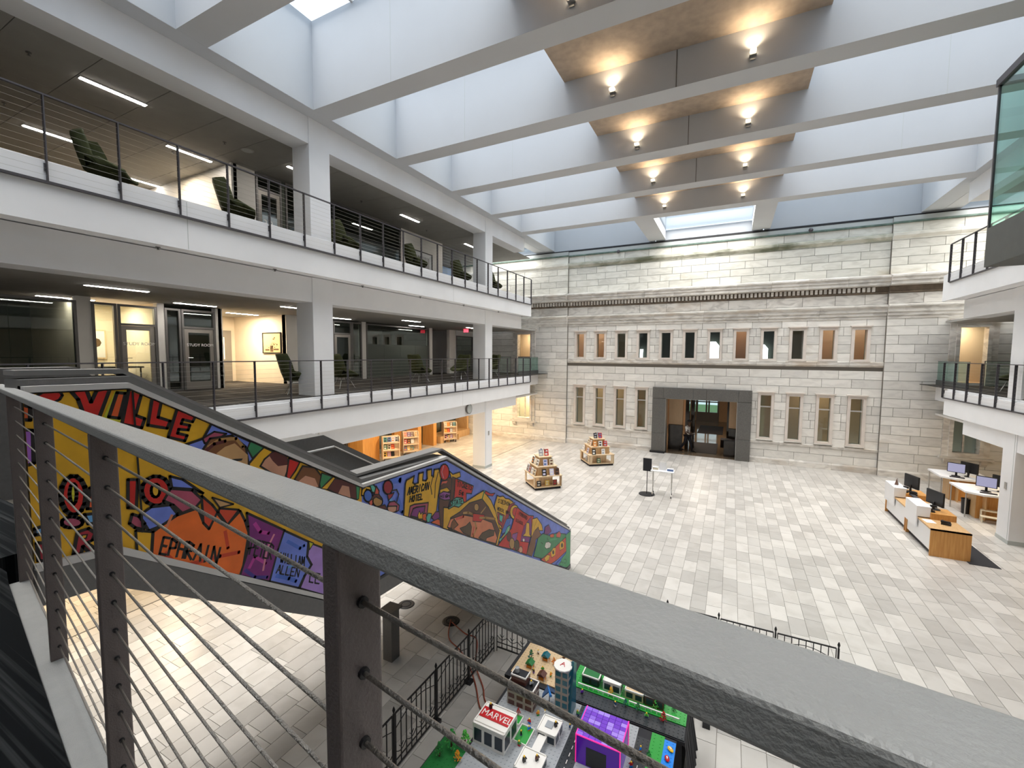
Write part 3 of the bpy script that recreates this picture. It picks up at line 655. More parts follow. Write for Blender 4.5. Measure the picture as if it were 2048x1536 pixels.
# glass partition standing on the lower left balcony
for (lab, x, y, w_) in (('frameless glass screen standing by the end column on the lower left balcony', -12.9, 21.0, 2.2), ('frameless glass screen in front of the stone doorway, lower right balcony', 8.9, 23.6, 1.2)):
    t = thing('glass_screen', lab, 'glass screen', (x, y, 4.22))
    MB().box(0, w_, -.008, .008, 0.03, 1.03).build('pane', 'glass_clear', t); MB().box(0, w_, -.012, .012, 1.02, 1.04).build('edge_trim', 'rail_dark', t); MB().box(-.01, .01, -.012, .012, 0, 1.04).build('end_post', 'rail_dark', t); MB().box(w_-.01, w_+.01, -.012, .012, 0, 1.04).build('end_post', 'rail_dark', t)

# ---- glazed enclosure projecting at the upper right
gx, gy1 = 5.0, 13.65
t = thing('glass_enclosure', 'tall glass enclosure with dark grey base jutting from the upper right balcony', 'glass enclosure', (gx, gy1, 7.4))
MB().box(gx, 12, 2, gy1, 7.42, 8.27).build('base_panel', 'spandrel', t, True)
for i in range(4):
    y1 = gy1-.03-2.2*i; MB().box(gx+.02, gx+.035, y1-2.18, y1, 8.27, 11.32).build('side_pane', 'glass_box', t, True)
for i in range(3): MB().box(gx+.03+i*2.2, gx+2.2+i*2.2, gy1-.05, gy1-.035, 8.27, 11.32).build('end_pane', 'glass_box', t, True)
MB().box(gx-.03, gx+.07, 2, gy1+.02, 11.32, 11.47).build('top_channel', 'rail_dark', t, True); MB().box(gx, 12, gy1-.08, gy1+.02, 11.32, 11.47).build('end_channel', 'rail_dark', t, True)
MB().box(gx, gx+.04, gy1-.05, gy1, 8.27, 11.32).build('corner_post', 'rail_dark', t, True)

# ================================================================== STAIR WITH MURAL
mat('cap_grey', (.26, .25, .24), .5)
XP = -3.48
st = thing('staircase', 'grey staircase with a painted mural along its outer side', 'staircase', (-4.7, 5, 0))
def prof(pts, x0, x1, name, mt, parent=st): return MB().prism(pts, 'x', x0, x1).build(name, mt, parent, True)
TOP = [(.9, 5.17), (1.367, 5.165), (3.322, 3.972), (4.86, 3.95), (10.16, .965)]
def band(top, dz0, dz1): return [(y, z+dz0) for y, z in top]+[(y, z+dz1) for y, z in top[::-1]]
mural_out = [(.9, 5.16), (1.367, 5.155), (3.322, 3.96), (4.86, 3.92), (10.16, .955), (10.16, .12), (9.9, .12), (4.86, 2.85), (3.0, 2.87), (1.25, 4.14), (.9, 4.18)]
prof([(.9, 5.24), (1.40, 5.24), (3.35, 4.05), (4.9, 3.98), (10.2, 1.04), (10.2, 0), (9.6, 0), (4.86, 2.62), (3.0, 2.70), (1.2, 3.98), (.9, 3.98)], XP-.26, XP-.02, 'near_parapet', 'stair_gray')
prof([(.9, 4.16), (1.25, 4.12), (3.0, 2.85), (4.86, 2.83), (9.9, .1), (10.19, .1), (10.19, 0), (9.6, 0), (4.86, 2.60), (3.0, 2.68), (1.2, 3.93), (.9, 3.95)], XP-.03, XP+.03, 'stringer', 'stair_gray')
prof(band(TOP, 0, .035), XP-.06, XP+.03, 'panel_trim', 'trim_white')
prof(band([(y+.02*i, z+.09) for i, (y, z) in enumerate(TOP)], 0, .03), XP-.27, XP-.10, 'cap', 'cap_grey')
prof([(.9, 4.20), (1.26, 4.165), (2.95, 2.94), (2.95, 2.90), (1.25, 4.12), (.9, 4.155)], XP, XP+.035, 'lower_trim', 'trim_white')
prof([(10.16, 0), (10.2, 0), (10.2, 1.02), (10.16, 1.02)], XP-.27, XP+.02, 'end_panel', 'trim_white')
prof([(.3, 5.24), (1.9, 5.24), (3.35, 4.08), (4.82, 4.07), (10.2, 1.02), (10.2, 0), (9.6, 0), (4.86, 2.62), (3.0, 2.70), (1.2, 3.98), (.3, 3.98)], -6.15, -5.86, 'far_parapet', 'stair_gray')
hr = MB().path([(-5.78, 1.6, 4.95), (-5.78, 3.4, 3.86), (-5.78, 4.95, 3.86), (-5.78, 10.2, .86)], .022, 8).build('handrail', 'steel', st, True)
for y, z in ((2.4, 4.45), (4.35, 3.86), (6.6, 2.9), (8.8, 1.65)): MB().tube((-5.86, y, z-.08), (-5.79, y, z-.02), .018, 6).build('bracket', 'chrome', hr, True) if False else MB().tube((-5.86, y, z-.08), (-5.79, y, z-.02), .018, 6).tube((-5.865, y, z-.08), (-5.85, y, z-.08), .04, 10).build('handrail_bracket', 'chrome', st, True)
MB().box(-5.86, XP-.26, .81, 1.2, 3.98, 4.2).build('top_landing', 'carpet_black', st, True); MB().box(-5.86, XP-.26, 3.0, 4.86, 2.7, 2.88).build('mid_landing', 'carpet', st, True)
n1 = 7
for i in range(n1):
    y = 1.2+i*.26; z = 4.2-(i+1)*.165; MB().box(-5.86, XP-.26, y, y+.28, z-.16, z).build('step', 'carpet', st, True)
for i in range(16):
    y = 4.86+i*.33; z = 2.88-(i+1)*.17; MB().box(-5.86, XP-.26, y, y+.35, z-.17, z).build('step', 'carpet', st, True)
# painting: one flat painted panel; shapes lie on the panel face as paint layers
PAL = dict(black=(.006, .005, .005), red=(.60, .012, .008), crimson=(.36, .012, .03), yellow=(.78, .42, .012), lime=(.55, .52, .02), orange=(.72, .10, .015), orange2=(.86, .16, .015), redor=(.62, .055, .015),
           blue=(.16, .23, .72), blue2=(.07, .16, .62), blue3=(.05, .15, .55), sky=(.12, .36, .68), indigo=(.05, .03, .25), violet=(.40, .14, .60), lilac=(.42, .25, .66), purple=(.20, .015, .18), purplel=(.30, .07, .33), magenta=(.50, .04, .32), pink=(.42, .07, .13), pinkl=(.65, .22, .3),
           maroon=(.10, .015, .015), brown=(.20, .07, .02), brown2=(.10, .03, .015), brown3=(.09, .05, .02), tan=(.60, .34, .14), tan2=(.45, .24, .07), skin=(.62, .30, .19), peach=(.72, .22, .10), coral=(.66, .10, .06), green=(.03, .24, .09), green2=(.05, .33, .13), teal=(.10, .48, .38), white=(.8, .78, .7))
for k_, v_ in PAL.items(): mat('paint_'+k_, v_, .45, noise=.18 if k_ != 'black' else 0, scale=5)
pm = MB(); lay = [0]
def pfill(pts, c):
    lay[0] += 1; x = XP+.012+lay[0]*.00002
    pm.use('paint_'+c); pm.add([(x, y, z) for y, z in pts], [tuple(range(len(pts)))])
def pstroke(pts, w_, c, close=False):
    lay[0] += 1; x = XP+.012+lay[0]*.00002; pm.use('paint_'+c); P = list(pts)+([pts[0]] if close else [])
    for (a, b) in zip(P, P[1:]):
        dx_, dz_ = b[0]-a[0], b[1]-a[1]; l = math.hypot(dx_, dz_)
        if l < 1e-5: continue
        nx, nz = -dz_/l*w_/2, dx_/l*w_/2; ex, ez = dx_/l*w_*.3, dz_/l*w_*.3
        pm.add([(x, a[0]-ex+nx, a[1]-ez+nz), (x, a[0]-ex-nx, a[1]-ez-nz), (x, b[0]+ex-nx, b[1]+ez-nz), (x, b[0]+ex+nx, b[1]+ez+nz)], [(0, 1, 2, 3)])
        if w_ > .018: pm.add([(x, b[0]+w_/2*math.cos(q*PI/3), b[1]+w_/2*math.sin(q*PI/3)) for q in range(6)], [tuple(range(6))])
upper = [(.9, 5.16), (1.367, 5.155), (3.322, 3.96), (3.322, 2.88), (3.0, 2.87), (1.25, 4.14), (.9, 4.18)]
lower = [(3.322, 3.96), (4.86, 3.92), (10.16, .955), (10.16, .12), (9.9, .12), (4.86, 2.85), (3.322, 2.88)]
gm = MB()
gm.use('paint_yellow').add([(XP+.008, y, z) for y, z in upper], [tuple(range(len(upper)))]); gm.use('paint_blue').add([(XP+.008, y, z) for y, z in lower], [tuple(range(len(lower)))]); gm.build('painted_ground', None, st, True)
MURAL=[('red',[(0.956,5.151),(0.984,5.172),(1.046,5.172),(1.056,5.143),(1.044,5.12),(1.015,5.103),(0.967,5.037),(0.914,5.044)],0.022,1),
('red',[(1.087,5.177),(1.16,5.18),(1.181,5.091),(1.21,5.16),(1.276,5.172),(1.215,4.994),(1.141,5.033),(1.123,5.113)],0.032,1),
('lime',[(1.299,5.153),(1.364,5.144),(1.32,4.945),(1.234,4.992)],0,1),
('orange',[(1.308,5.14),(1.351,5.132),(1.312,4.975),(1.261,4.991)],0.032,1),
('red',[(1.368,5.148),(1.432,5.112),(1.397,4.984),(1.445,4.955),(1.426,4.897),(1.323,4.936)],0.032,1),
('red',[(1.494,5.093),(1.546,5.07),(1.521,4.955),(1.59,4.92),(1.57,4.872),(1.461,4.91)],0.032,1),
('red',[(1.637,5.001),(1.75,4.931),(1.73,4.895),(1.668,4.92),(1.657,4.892),(1.711,4.872),(1.7,4.84),(1.64,4.855),(1.632,4.827),(1.691,4.801),(1.675,4.765),(1.575,4.809)],0.032,1),
('blue',[(1.857,4.863),(2.14,4.68),(2.407,4.488),(2.398,4.223),(2.219,4.296),(1.678,4.737),(1.796,4.761)],0.03,1),
('yellow',[(2.253,4.613),(2.408,4.512),(2.398,4.223),(2.151,4.337),(2.111,4.483)],0.03,1),
('pink',[(1.791,4.762),(1.874,4.8),(1.962,4.77),(1.871,4.733),(1.804,4.724)],0.022,1),
('brown',[(1.788,4.676),(1.843,4.753),(2.002,4.75),(2.106,4.641),(2.128,4.479),(2.004,4.508),(1.856,4.594)],0.028,1),
('tan',[(1.882,4.631),(1.948,4.671),(2.021,4.685),(2.12,4.571),(2.116,4.482),(1.984,4.523)],0,1),
('tan2',[(1.831,4.693),(1.91,4.731),(2.033,4.721),(2.084,4.645)],0.03,0),
('maroon',[(1.811,4.666),(1.87,4.707),(1.95,4.714)],0.03,0),
('black',[(1.996,4.564),(2.08,4.551),(2.069,4.535),(2.005,4.542)],0,1),
('green',[(2.146,4.681),(2.259,4.606),(2.158,4.535),(2.118,4.622)],0.022,1),
('skin',[(2.221,4.455),(2.258,4.505),(2.345,4.557),(2.458,4.486),(2.481,4.395),(2.439,4.301),(2.314,4.374)],0.026,1),
('maroon',[(2.295,4.538),(2.37,4.553),(2.464,4.479),(2.469,4.41),(2.378,4.419),(2.33,4.477)],0,1),
('red',[(2.484,4.468),(2.591,4.408),(2.547,4.342),(2.478,4.272),(2.452,4.304)],0.026,1),
('brown',[(2.531,4.258),(2.618,4.364),(2.748,4.32),(2.814,4.225),(2.788,4.112),(2.627,4.182)],0.026,1),
('skin',[(2.572,4.235),(2.644,4.268),(2.745,4.216),(2.78,4.127),(2.669,4.145)],0,1),
('green',[(2.822,4.25),(2.948,4.184),(2.803,4.094),(2.796,4.15)],0.022,1),
('maroon',[(2.881,4.073),(2.964,4.16),(3.134,4.102),(3.241,4.016),(3.256,3.857),(3.06,3.951)],0.026,1),
('skin',[(3.01,3.994),(3.063,4.064),(3.15,4.026),(3.165,3.906)],0,1),
('yellow',[(2.957,4.178),(2.981,4.162),(2.881,4.073),(2.81,4.099)],0.015,1),
('green',[(3.241,4.016),(3.296,3.986),(3.275,3.859),(3.247,3.86)],0.015,1),
('red',[(1.131,4.527),(1.123,4.477),(1.106,4.441),(1.082,4.425),(1.058,4.433),(1.038,4.463),(1.025,4.507),(1.022,4.559),(1.029,4.607),(1.046,4.643),(1.069,4.66),(1.093,4.654),(1.114,4.625),(1.128,4.58)],0.04,1),
('lime',[(1.09,4.547),(1.087,4.52),(1.082,4.5),(1.075,4.49),(1.068,4.492),(1.063,4.506),(1.06,4.529),(1.059,4.556),(1.062,4.583),(1.067,4.603),(1.074,4.613),(1.081,4.611),(1.087,4.598),(1.09,4.575)],0.03,1),
('orange',[(1.152,4.568),(1.194,4.539),(1.202,4.423),(1.134,4.443)],0.03,1),
('red',[(1.339,4.57),(1.389,4.557),(1.374,4.368),(1.331,4.386)],0.03,1),
('red',[(1.572,4.43),(1.561,4.387),(1.536,4.358),(1.502,4.349),(1.466,4.36),(1.435,4.39),(1.414,4.431),(1.408,4.476),(1.418,4.517),(1.441,4.546),(1.474,4.557),(1.51,4.548),(1.543,4.52),(1.565,4.477)],0.04,1),
('yellow',[(1.509,4.45),(1.506,4.431),(1.498,4.417),(1.488,4.411),(1.477,4.414),(1.467,4.426),(1.461,4.444),(1.46,4.464),(1.463,4.482),(1.47,4.496),(1.481,4.502),(1.492,4.499),(1.501,4.488),(1.508,4.47)],0.03,1),
('blue',[(1.572,4.534),(1.651,4.49),(1.78,4.352),(1.709,4.403),(1.581,4.449)],0.028,1),
('pink',[(1.528,4.372),(1.573,4.446),(1.708,4.395),(1.771,4.308),(1.726,4.265),(1.636,4.249),(1.584,4.325)],0.03,1),
('blue',[(1.386,4.316),(1.456,4.351),(1.568,4.33),(1.608,4.253),(1.517,4.204),(1.434,4.195)],0.03,1),
('pink',[(1.351,4.337),(1.386,4.31),(1.415,4.25),(1.406,4.213),(1.361,4.243),(1.334,4.28)],0.03,1),
('sky',[(1.117,4.412),(1.214,4.393),(1.215,4.331),(1.134,4.349)],0.03,1),
('pink',[(1.109,4.367),(1.103,4.354),(1.09,4.347),(1.071,4.347),(1.05,4.355),(1.032,4.367),(1.02,4.383),(1.017,4.399),(1.022,4.411),(1.035,4.418),(1.053,4.419),(1.074,4.412),(1.092,4.399),(1.105,4.383)],0.03,1),
('crimson',[(1.059,4.188),(1.083,4.316),(1.133,4.32),(1.163,4.28),(1.147,4.241),(1.12,4.234),(1.172,4.165),(1.132,4.166),(1.103,4.221),(1.092,4.175)],0.03,1),
('yellow',[(1.102,4.29),(1.126,4.285),(1.119,4.264),(1.099,4.268)],0.012,1),
('violet',[(0.859,4.976),(0.928,4.957),(0.922,4.772),(0.89,4.764),(0.856,4.817)],0.03,1),
('orange',[(0.866,5.117),(0.924,5.089),(0.92,5.016),(0.877,5.026)],0.03,1),
('pink',[(0.755,4.462),(0.792,4.426),(0.789,4.359),(0.75,4.36)],0.03,1),
('sky',[(0.904,4.4),(0.942,4.403),(0.94,4.359),(0.907,4.364)],0.03,1),
('crimson',[(0.912,4.317),(0.946,4.303),(0.943,4.196),(0.914,4.213)],0.03,1),
('yellow',[(1.364,4.221),(1.458,4.177),(1.437,3.982),(1.366,4.015)],0.025,1),
('orange2',[(1.458,4.177),(1.513,4.205),(1.606,4.244),(1.739,4.253),(1.776,4.124),(1.809,4.07),(1.869,4.177),(1.937,4.051),(2.043,4.131),(2.078,4.04),(2.105,3.928),(2.035,3.596),(1.439,3.981)],0.032,1),
('redor',[(1.768,4.337),(1.838,4.246),(1.874,4.181),(1.809,4.072),(1.771,4.131)],0.028,1),
('redor',[(1.89,4.202),(2.033,4.145),(1.94,4.055),(1.879,4.174)],0.026,1),
('tan',[(1.84,4.303),(1.993,4.203),(1.89,4.208)],0.02,1),
('redor',[(1.521,3.999),(1.599,3.866),(1.876,3.829),(2.021,3.801)],0.035,0),
('redor',[(1.923,4.007),(1.939,3.869)],0.03,0),
('peach',[(1.573,4.255),(1.537,4.179)],0.02,0),
('purple',[(2.094,4.1),(2.424,3.83),(2.367,3.691),(2.271,3.434),(2.021,3.605),(2.1,3.8),(2.103,3.983)],0.03,1),
('magenta',[(2.158,3.986),(2.202,3.9),(2.273,3.862)],0.035,0),
('magenta',[(2.1,3.638),(2.149,3.71),(2.24,3.611)],0.03,0),
('pinkl',[(2.321,3.832),(2.256,3.737),(2.214,3.563)],0.02,0),
('indigo',[(2.066,3.63),(2.142,3.537),(2.248,3.487)],0.03,0),
('blue',[(2.417,3.833),(2.654,3.64),(2.635,3.503),(2.679,3.405),(2.601,3.334),(2.541,3.245),(2.268,3.439),(2.354,3.69)],0.03,1),
('blue2',[(2.447,3.722),(2.567,3.61),(2.61,3.619)],0.035,0),
('blue2',[(2.334,3.459),(2.449,3.38),(2.516,3.323)],0.04,0),
('sky',[(2.439,3.486),(2.548,3.476)],0.02,0),
('lilac',[(2.668,3.622),(2.787,3.534),(2.928,3.421),(2.916,2.961),(2.555,3.236),(2.613,3.329),(2.688,3.401),(2.642,3.5)],0.026,1),
('lime',[(2.661,3.64),(2.712,3.601),(2.666,3.556)],0.015,1),
('black',[(1.554,4.096),(1.518,4.118),(1.489,4.012),(1.525,3.989)],0.02,0),
('black',[(1.504,4.065),(1.531,4.047)],0.02,0),
('black',[(1.538,3.981),(1.567,4.088),(1.596,4.051),(1.585,4.013),(1.55,4.026)],0.02,0),
('black',[(1.588,3.948),(1.618,4.056)],0.02,0),
('black',[(1.626,3.923),(1.657,4.033)],0.02,0),
('black',[(1.603,4.002),(1.641,3.978)],0.02,0),
('black',[(1.64,3.915),(1.671,4.024),(1.701,3.986),(1.686,3.95),(1.654,3.964),(1.679,3.889)],0.02,0),
('black',[(1.693,3.88),(1.748,3.977),(1.738,3.851)],0.02,0),
('black',[(1.715,3.918),(1.742,3.901)],0.02,0),
('black',[(1.767,3.832),(1.799,3.945)],0.02,0),
('black',[(1.805,3.807),(1.839,3.922),(1.848,3.779),(1.882,3.895)],0.02,0),
('black',[(2.102,3.75),(2.134,3.865),(2.154,3.831),(2.143,3.791),(2.115,3.798)],0.016,0),
('black',[(2.201,3.822),(2.172,3.84),(2.139,3.725),(2.168,3.706)],0.016,0),
('black',[(2.156,3.782),(2.178,3.768)],0.016,0),
('black',[(2.212,3.816),(2.244,3.795)],0.016,0),
('black',[(2.228,3.805),(2.194,3.689)],0.016,0),
('black',[(2.282,3.771),(2.252,3.79),(2.217,3.673),(2.247,3.653)],0.016,0),
('black',[(2.234,3.731),(2.258,3.716)],0.016,0),
('black',[(2.258,3.646),(2.292,3.765),(2.314,3.729),(2.299,3.69),(2.273,3.699),(2.288,3.626)],0.016,0),
('black',[(2.379,3.649),(2.376,3.562),(2.389,3.616),(2.39,3.554),(2.406,3.633)],0.014,0),
('black',[(2.413,3.539),(2.423,3.623)],0.014,0),
('black',[(2.445,3.609),(2.436,3.525),(2.458,3.511)],0.014,0),
('black',[(2.479,3.589),(2.47,3.504),(2.492,3.49)],0.014,0),
('black',[(2.515,3.475),(2.525,3.561)],0.014,0),
('black',[(2.539,3.46),(2.563,3.538),(2.568,3.442)],0.014,0),
('black',[(2.549,3.491),(2.566,3.48)],0.014,0),
('black',[(2.575,3.438),(2.587,3.523),(2.592,3.455),(2.611,3.509),(2.604,3.419)],0.014,0),
('black',[(2.329,3.486),(2.367,3.54),(2.364,3.464)],0.014,0),
('black',[(2.344,3.508),(2.365,3.494)],0.014,0),
('black',[(2.393,3.524),(2.371,3.459),(2.4,3.441)],0.014,0),
('black',[(2.437,3.497),(2.415,3.431),(2.444,3.413)],0.014,0),
('black',[(2.516,3.448),(2.482,3.469),(2.459,3.403),(2.493,3.382)],0.014,0),
('black',[(2.471,3.436),(2.497,3.42)],0.014,0),
('black',[(2.505,3.374),(2.528,3.441),(2.539,3.352),(2.562,3.419)],0.014,0),
('black',[(2.669,3.336),(2.654,3.25),(2.693,3.224)],0.016,0),
('black',[(2.775,3.269),(2.729,3.298),(2.714,3.21),(2.76,3.181)],0.016,0),
('black',[(2.722,3.254),(2.757,3.232)],0.016,0),
('blue2',[(3.683,3.941),(3.918,3.893)],0.08,0),
('blue2',[(3.874,3.692),(3.953,3.496)],0.06,0),
('sky',[(3.737,3.733),(3.774,3.666)],0.05,0),
('teal',[(3.382,3.981),(3.476,3.969),(3.522,3.917),(3.5,3.857),(3.414,3.908)],0.03,1),
('yellow',[(3.314,3.885),(3.323,3.946),(3.382,3.968),(3.441,3.946),(3.457,3.896),(3.381,3.936),(3.35,3.875)],0.025,1),
('blue3',[(3.466,3.838),(3.459,3.81),(3.442,3.792),(3.417,3.786),(3.39,3.794),(3.366,3.815),(3.35,3.843),(3.345,3.873),(3.351,3.901),(3.368,3.919),(3.393,3.925),(3.42,3.917),(3.444,3.897),(3.461,3.869)],0.03,1),
('coral',[(3.528,3.929),(3.571,3.863),(3.561,3.786),(3.48,3.757),(3.445,3.715),(3.412,3.778),(3.5,3.844)],0.025,1),
('tan2',[(3.623,3.726),(3.615,3.702),(3.594,3.687),(3.563,3.685),(3.53,3.695),(3.5,3.716),(3.48,3.744),(3.474,3.772),(3.481,3.796),(3.502,3.811),(3.532,3.814),(3.565,3.804),(3.596,3.783),(3.616,3.756)],0.03,1),
('maroon',[(3.446,3.794),(3.491,3.846),(3.571,3.823),(3.62,3.741),(3.525,3.807)],0.02,1),
('maroon',[(3.577,3.687),(3.66,3.674),(3.696,3.608),(3.549,3.669)],0.02,1),
('crimson',[(3.789,3.843),(3.781,3.809),(3.759,3.787),(3.728,3.78),(3.694,3.789),(3.664,3.814),(3.644,3.848),(3.638,3.885),(3.646,3.918),(3.667,3.941),(3.697,3.949),(3.731,3.94),(3.761,3.916),(3.782,3.881)],0.03,1),
('crimson',[(3.703,3.785),(3.766,3.773),(3.811,3.774),(3.775,3.736),(3.721,3.71)],0.02,1),
('black',[(3.767,3.808),(3.855,3.797),(3.891,3.73),(3.857,3.655)],0.02,0),
('skin',[(3.86,3.566),(3.851,3.548),(3.827,3.539),(3.794,3.541),(3.758,3.553),(3.726,3.572),(3.704,3.596),(3.696,3.619),(3.704,3.636),(3.727,3.646),(3.759,3.645),(3.796,3.633),(3.829,3.614),(3.852,3.59)],0.025,1),
('pink',[(3.701,3.645),(3.736,3.685),(3.817,3.67),(3.896,3.593),(3.887,3.539),(3.841,3.535),(3.856,3.599)],0.025,1),
('yellow',[(4.01,3.826),(4.032,3.864),(4.174,3.883),(4.146,3.804),(4.183,3.772),(4.251,3.776),(4.264,3.89),(4.353,3.884),(4.337,3.784),(4.404,3.759),(4.433,3.782),(4.429,3.892),(4.522,3.885),(4.521,3.799),(4.564,3.772),(4.583,3.863),(4.68,3.852),(4.727,3.715),(4.664,3.489),(4.618,3.277),(4.397,3.209),(3.972,3.438)],0.035,1),
('black',[(4.551,3.776),(4.5,3.663),(4.524,3.546)],0.02,0),
('black',[(4.667,3.81),(4.601,3.667),(4.587,3.48)],0.02,0),
('pink',[(4.091,3.524),(4.169,3.522),(4.449,3.458),(4.41,3.236),(4.057,3.395)],0.03,1),
('purple',[(4.146,3.474),(4.213,3.471),(4.381,3.433),(4.345,3.274),(4.096,3.397)],0.03,1),
('yellow',[(4.234,3.358),(4.269,3.407),(4.292,3.354),(4.332,3.371),(4.338,3.276),(4.245,3.308)],0.02,1),
('orange',[(4.327,3.342),(4.399,3.334),(4.422,3.216),(4.331,3.263)],0.02,1),
('teal',[(4.398,3.271),(4.447,3.318),(4.521,3.285),(4.47,3.184),(4.421,3.204)],0.02,1),
('purple',[(4.521,3.23),(4.598,3.284),(4.728,3.249),(4.714,3.18),(4.596,3.155)],0.025,1),
('orange',[(4.495,3.175),(4.648,3.17),(4.727,3.126),(4.713,3.049)],0.02,1),
('brown2',[(4.718,3.603),(4.786,3.716),(5.053,3.623),(4.965,3.468),(4.899,3.269),(4.841,2.961),(4.713,3.041),(4.676,3.323)],0.03,1),
('yellow',[(4.704,3.559),(4.867,3.546),(4.945,3.474),(4.704,3.477)],0.02,1),
('yellow',[(4.919,3.766),(5.01,3.693),(5.188,3.684),(5.203,3.611),(5.053,3.614),(5.008,3.388),(4.965,3.418),(4.98,3.633)],0.025,1),
('red',[(4.919,3.746),(4.907,3.698),(4.876,3.666),(4.831,3.655),(4.783,3.667),(4.74,3.7),(4.711,3.747),(4.701,3.799),(4.712,3.845),(4.742,3.878),(4.785,3.89),(4.833,3.879),(4.877,3.847),(4.908,3.799)],0.03,1),
('pinkl',[(4.787,3.863),(4.746,3.791),(4.786,3.7)],0.02,0),
('coral',[(4.718,3.603),(4.745,3.661),(4.895,3.638),(4.853,3.6),(4.772,3.622)],0.015,1),
('brown2',[(4.995,3.663),(5.068,3.628),(4.948,2.947),(4.877,2.973)],0.02,1),
('red',[(5.068,3.624),(5.556,3.375),(5.506,3.27),(5.358,3.321),(5.358,3.178),(5.031,3.313),(5.052,3.444)],0.03,1),
('purplel',[(4.677,3.501),(4.784,3.511),(4.951,3.442),(4.936,3.35),(4.811,3.38),(4.69,3.441)],0.025,1),
('yellow',[(4.767,2.996),(4.783,3.289),(4.921,3.237),(5.342,3.192),(5.676,3.211),(5.855,3.216),(6.102,2.988),(6.347,2.627),(6.506,2.363),(6.331,2.117),(5.933,2.356)],0.03,1),
('brown2',[(4.949,3.083),(5.186,3.091),(5.439,3.144),(5.819,3.093),(6.025,2.893),(6.224,2.628),(6.404,2.359),(6.289,2.155),(5.933,2.366),(4.891,2.934)],0.03,1),
('peach',[(4.869,2.976),(4.949,3.067),(5.279,3.016),(5.748,2.811),(6.144,2.595),(6.329,2.263),(6.268,2.184),(5.406,2.636)],0.028,1),
('coral',[(5.095,3.016),(5.279,2.989)],0.05,0),
('coral',[(5.574,2.721),(5.54,2.622)],0.04,0),
('red',[(5.546,2.95),(5.912,2.803),(5.784,2.731),(5.539,2.826)],0.02,1),
('tan2',[(5.719,2.991),(5.712,2.967),(5.693,2.952),(5.665,2.95),(5.634,2.96),(5.606,2.98),(5.587,3.007),(5.58,3.035),(5.587,3.059),(5.606,3.074),(5.633,3.076),(5.664,3.067),(5.693,3.047),(5.712,3.019)],0.02,1),
('tan2',[(5.279,3.042),(5.407,3.009),(5.539,2.937)],0.04,0),
('tan2',[(5.748,2.811),(5.931,2.748),(6.244,2.621)],0.04,0),
('tan2',[(5.608,2.784),(5.643,2.677),(5.557,2.578)],0.04,0),
('tan2',[(5.784,2.875),(5.931,2.924)],0.03,0),
('brown',[(4.948,2.947),(4.977,3.005),(5.035,3.037),(5.094,2.964),(5.139,2.913),(5.035,2.899),(5.035,2.847)],0.022,1),
('brown3',[(5.185,2.844),(5.342,2.823),(5.456,2.846),(5.506,2.746),(5.472,2.611),(5.278,2.739)],0.022,1),
('brown3',[(5.821,2.535),(6.047,2.51),(6.225,2.425),(6.206,2.351),(5.971,2.4),(5.933,2.356),(5.713,2.499)],0.022,1),
('teal',[(4.887,3.247),(4.964,3.248),(4.95,3.321),(5.096,3.336),(5.263,3.278),(5.285,3.191),(5.155,3.17),(5.036,3.226),(4.907,3.224)],0.028,1),
('green',[(5.892,3.206),(5.819,3.093)],0.04,0),
('red',[(5.922,3.197),(6.082,3.103),(6.241,3.067),(6.161,3.04),(6.005,3.096),(5.911,3.152)],0.02,1),
('yellow',[(6.323,3.002),(6.407,2.957),(6.535,2.93),(6.623,2.862),(6.759,2.81),(6.924,2.706),(6.786,2.521),(6.63,2.339),(6.412,2.397),(6.222,2.851)],0.03,1),
('crimson',[(6.325,2.716),(6.592,2.565),(6.497,2.387),(6.348,2.524)],0.025,1),
('teal',[(6.401,2.65),(6.539,2.572),(6.475,2.479),(6.402,2.546)],0.02,1),
('crimson',[(6.761,2.702),(6.996,2.673),(6.949,2.621),(6.74,2.494),(6.585,2.334),(6.455,2.361)],0.02,1),
('yellow',[(7.188,2.428),(7.169,2.374),(7.114,2.343),(7.035,2.344),(6.948,2.374),(6.871,2.426),(6.819,2.491),(6.799,2.556),(6.817,2.609),(6.868,2.639),(6.944,2.641),(7.031,2.614),(7.11,2.562),(7.167,2.496)],0.03,1),
('red',[(7.152,2.44),(7.14,2.405),(7.105,2.385),(7.053,2.385),(6.997,2.405),(6.946,2.439),(6.911,2.481),(6.898,2.523),(6.91,2.558),(6.944,2.577),(6.994,2.578),(7.05,2.56),(7.102,2.526),(7.139,2.483)],0.025,1),
('blue3',[(6.673,2.474),(6.833,2.44),(6.721,2.242),(6.499,2.261),(6.498,2.324)],0.02,1),
('teal',[(6.697,2.315),(6.812,2.317),(6.79,2.216),(6.543,2.18),(6.414,2.146),(6.38,2.212),(6.587,2.227)],0.025,1),
('yellow',[(6.766,2.268),(6.721,2.22)],0.03,0),
('yellow',[(6.587,2.217),(6.499,2.197)],0.03,0),
('red',[(7.096,2.552),(7.353,2.378),(7.626,2.217),(7.855,2.128),(7.745,1.912),(7.638,1.663),(7.532,1.455),(6.913,1.816),(6.331,2.117),(6.676,2.194),(6.86,2.234)],0.03,1),
('purplel',[(6.909,2.106),(7.129,2.057),(7.057,1.915),(6.864,1.969)],0.02,1),
('maroon',[(6.862,2.08),(6.853,2.045),(6.827,2.024),(6.79,2.022),(6.749,2.038),(6.712,2.069),(6.686,2.109),(6.677,2.15),(6.685,2.185),(6.71,2.205),(6.747,2.208),(6.788,2.193),(6.826,2.162),(6.852,2.122)],0.022,1),
('purple',[(7.412,2.08),(7.74,2.155),(7.775,1.852),(7.638,1.663),(7.26,1.836),(7.284,1.942)],0.02,1),
('yellow',[(7.519,2.112),(7.641,2.057),(7.663,1.822),(7.75,1.729),(7.336,1.91),(7.468,1.919)],0.02,1),
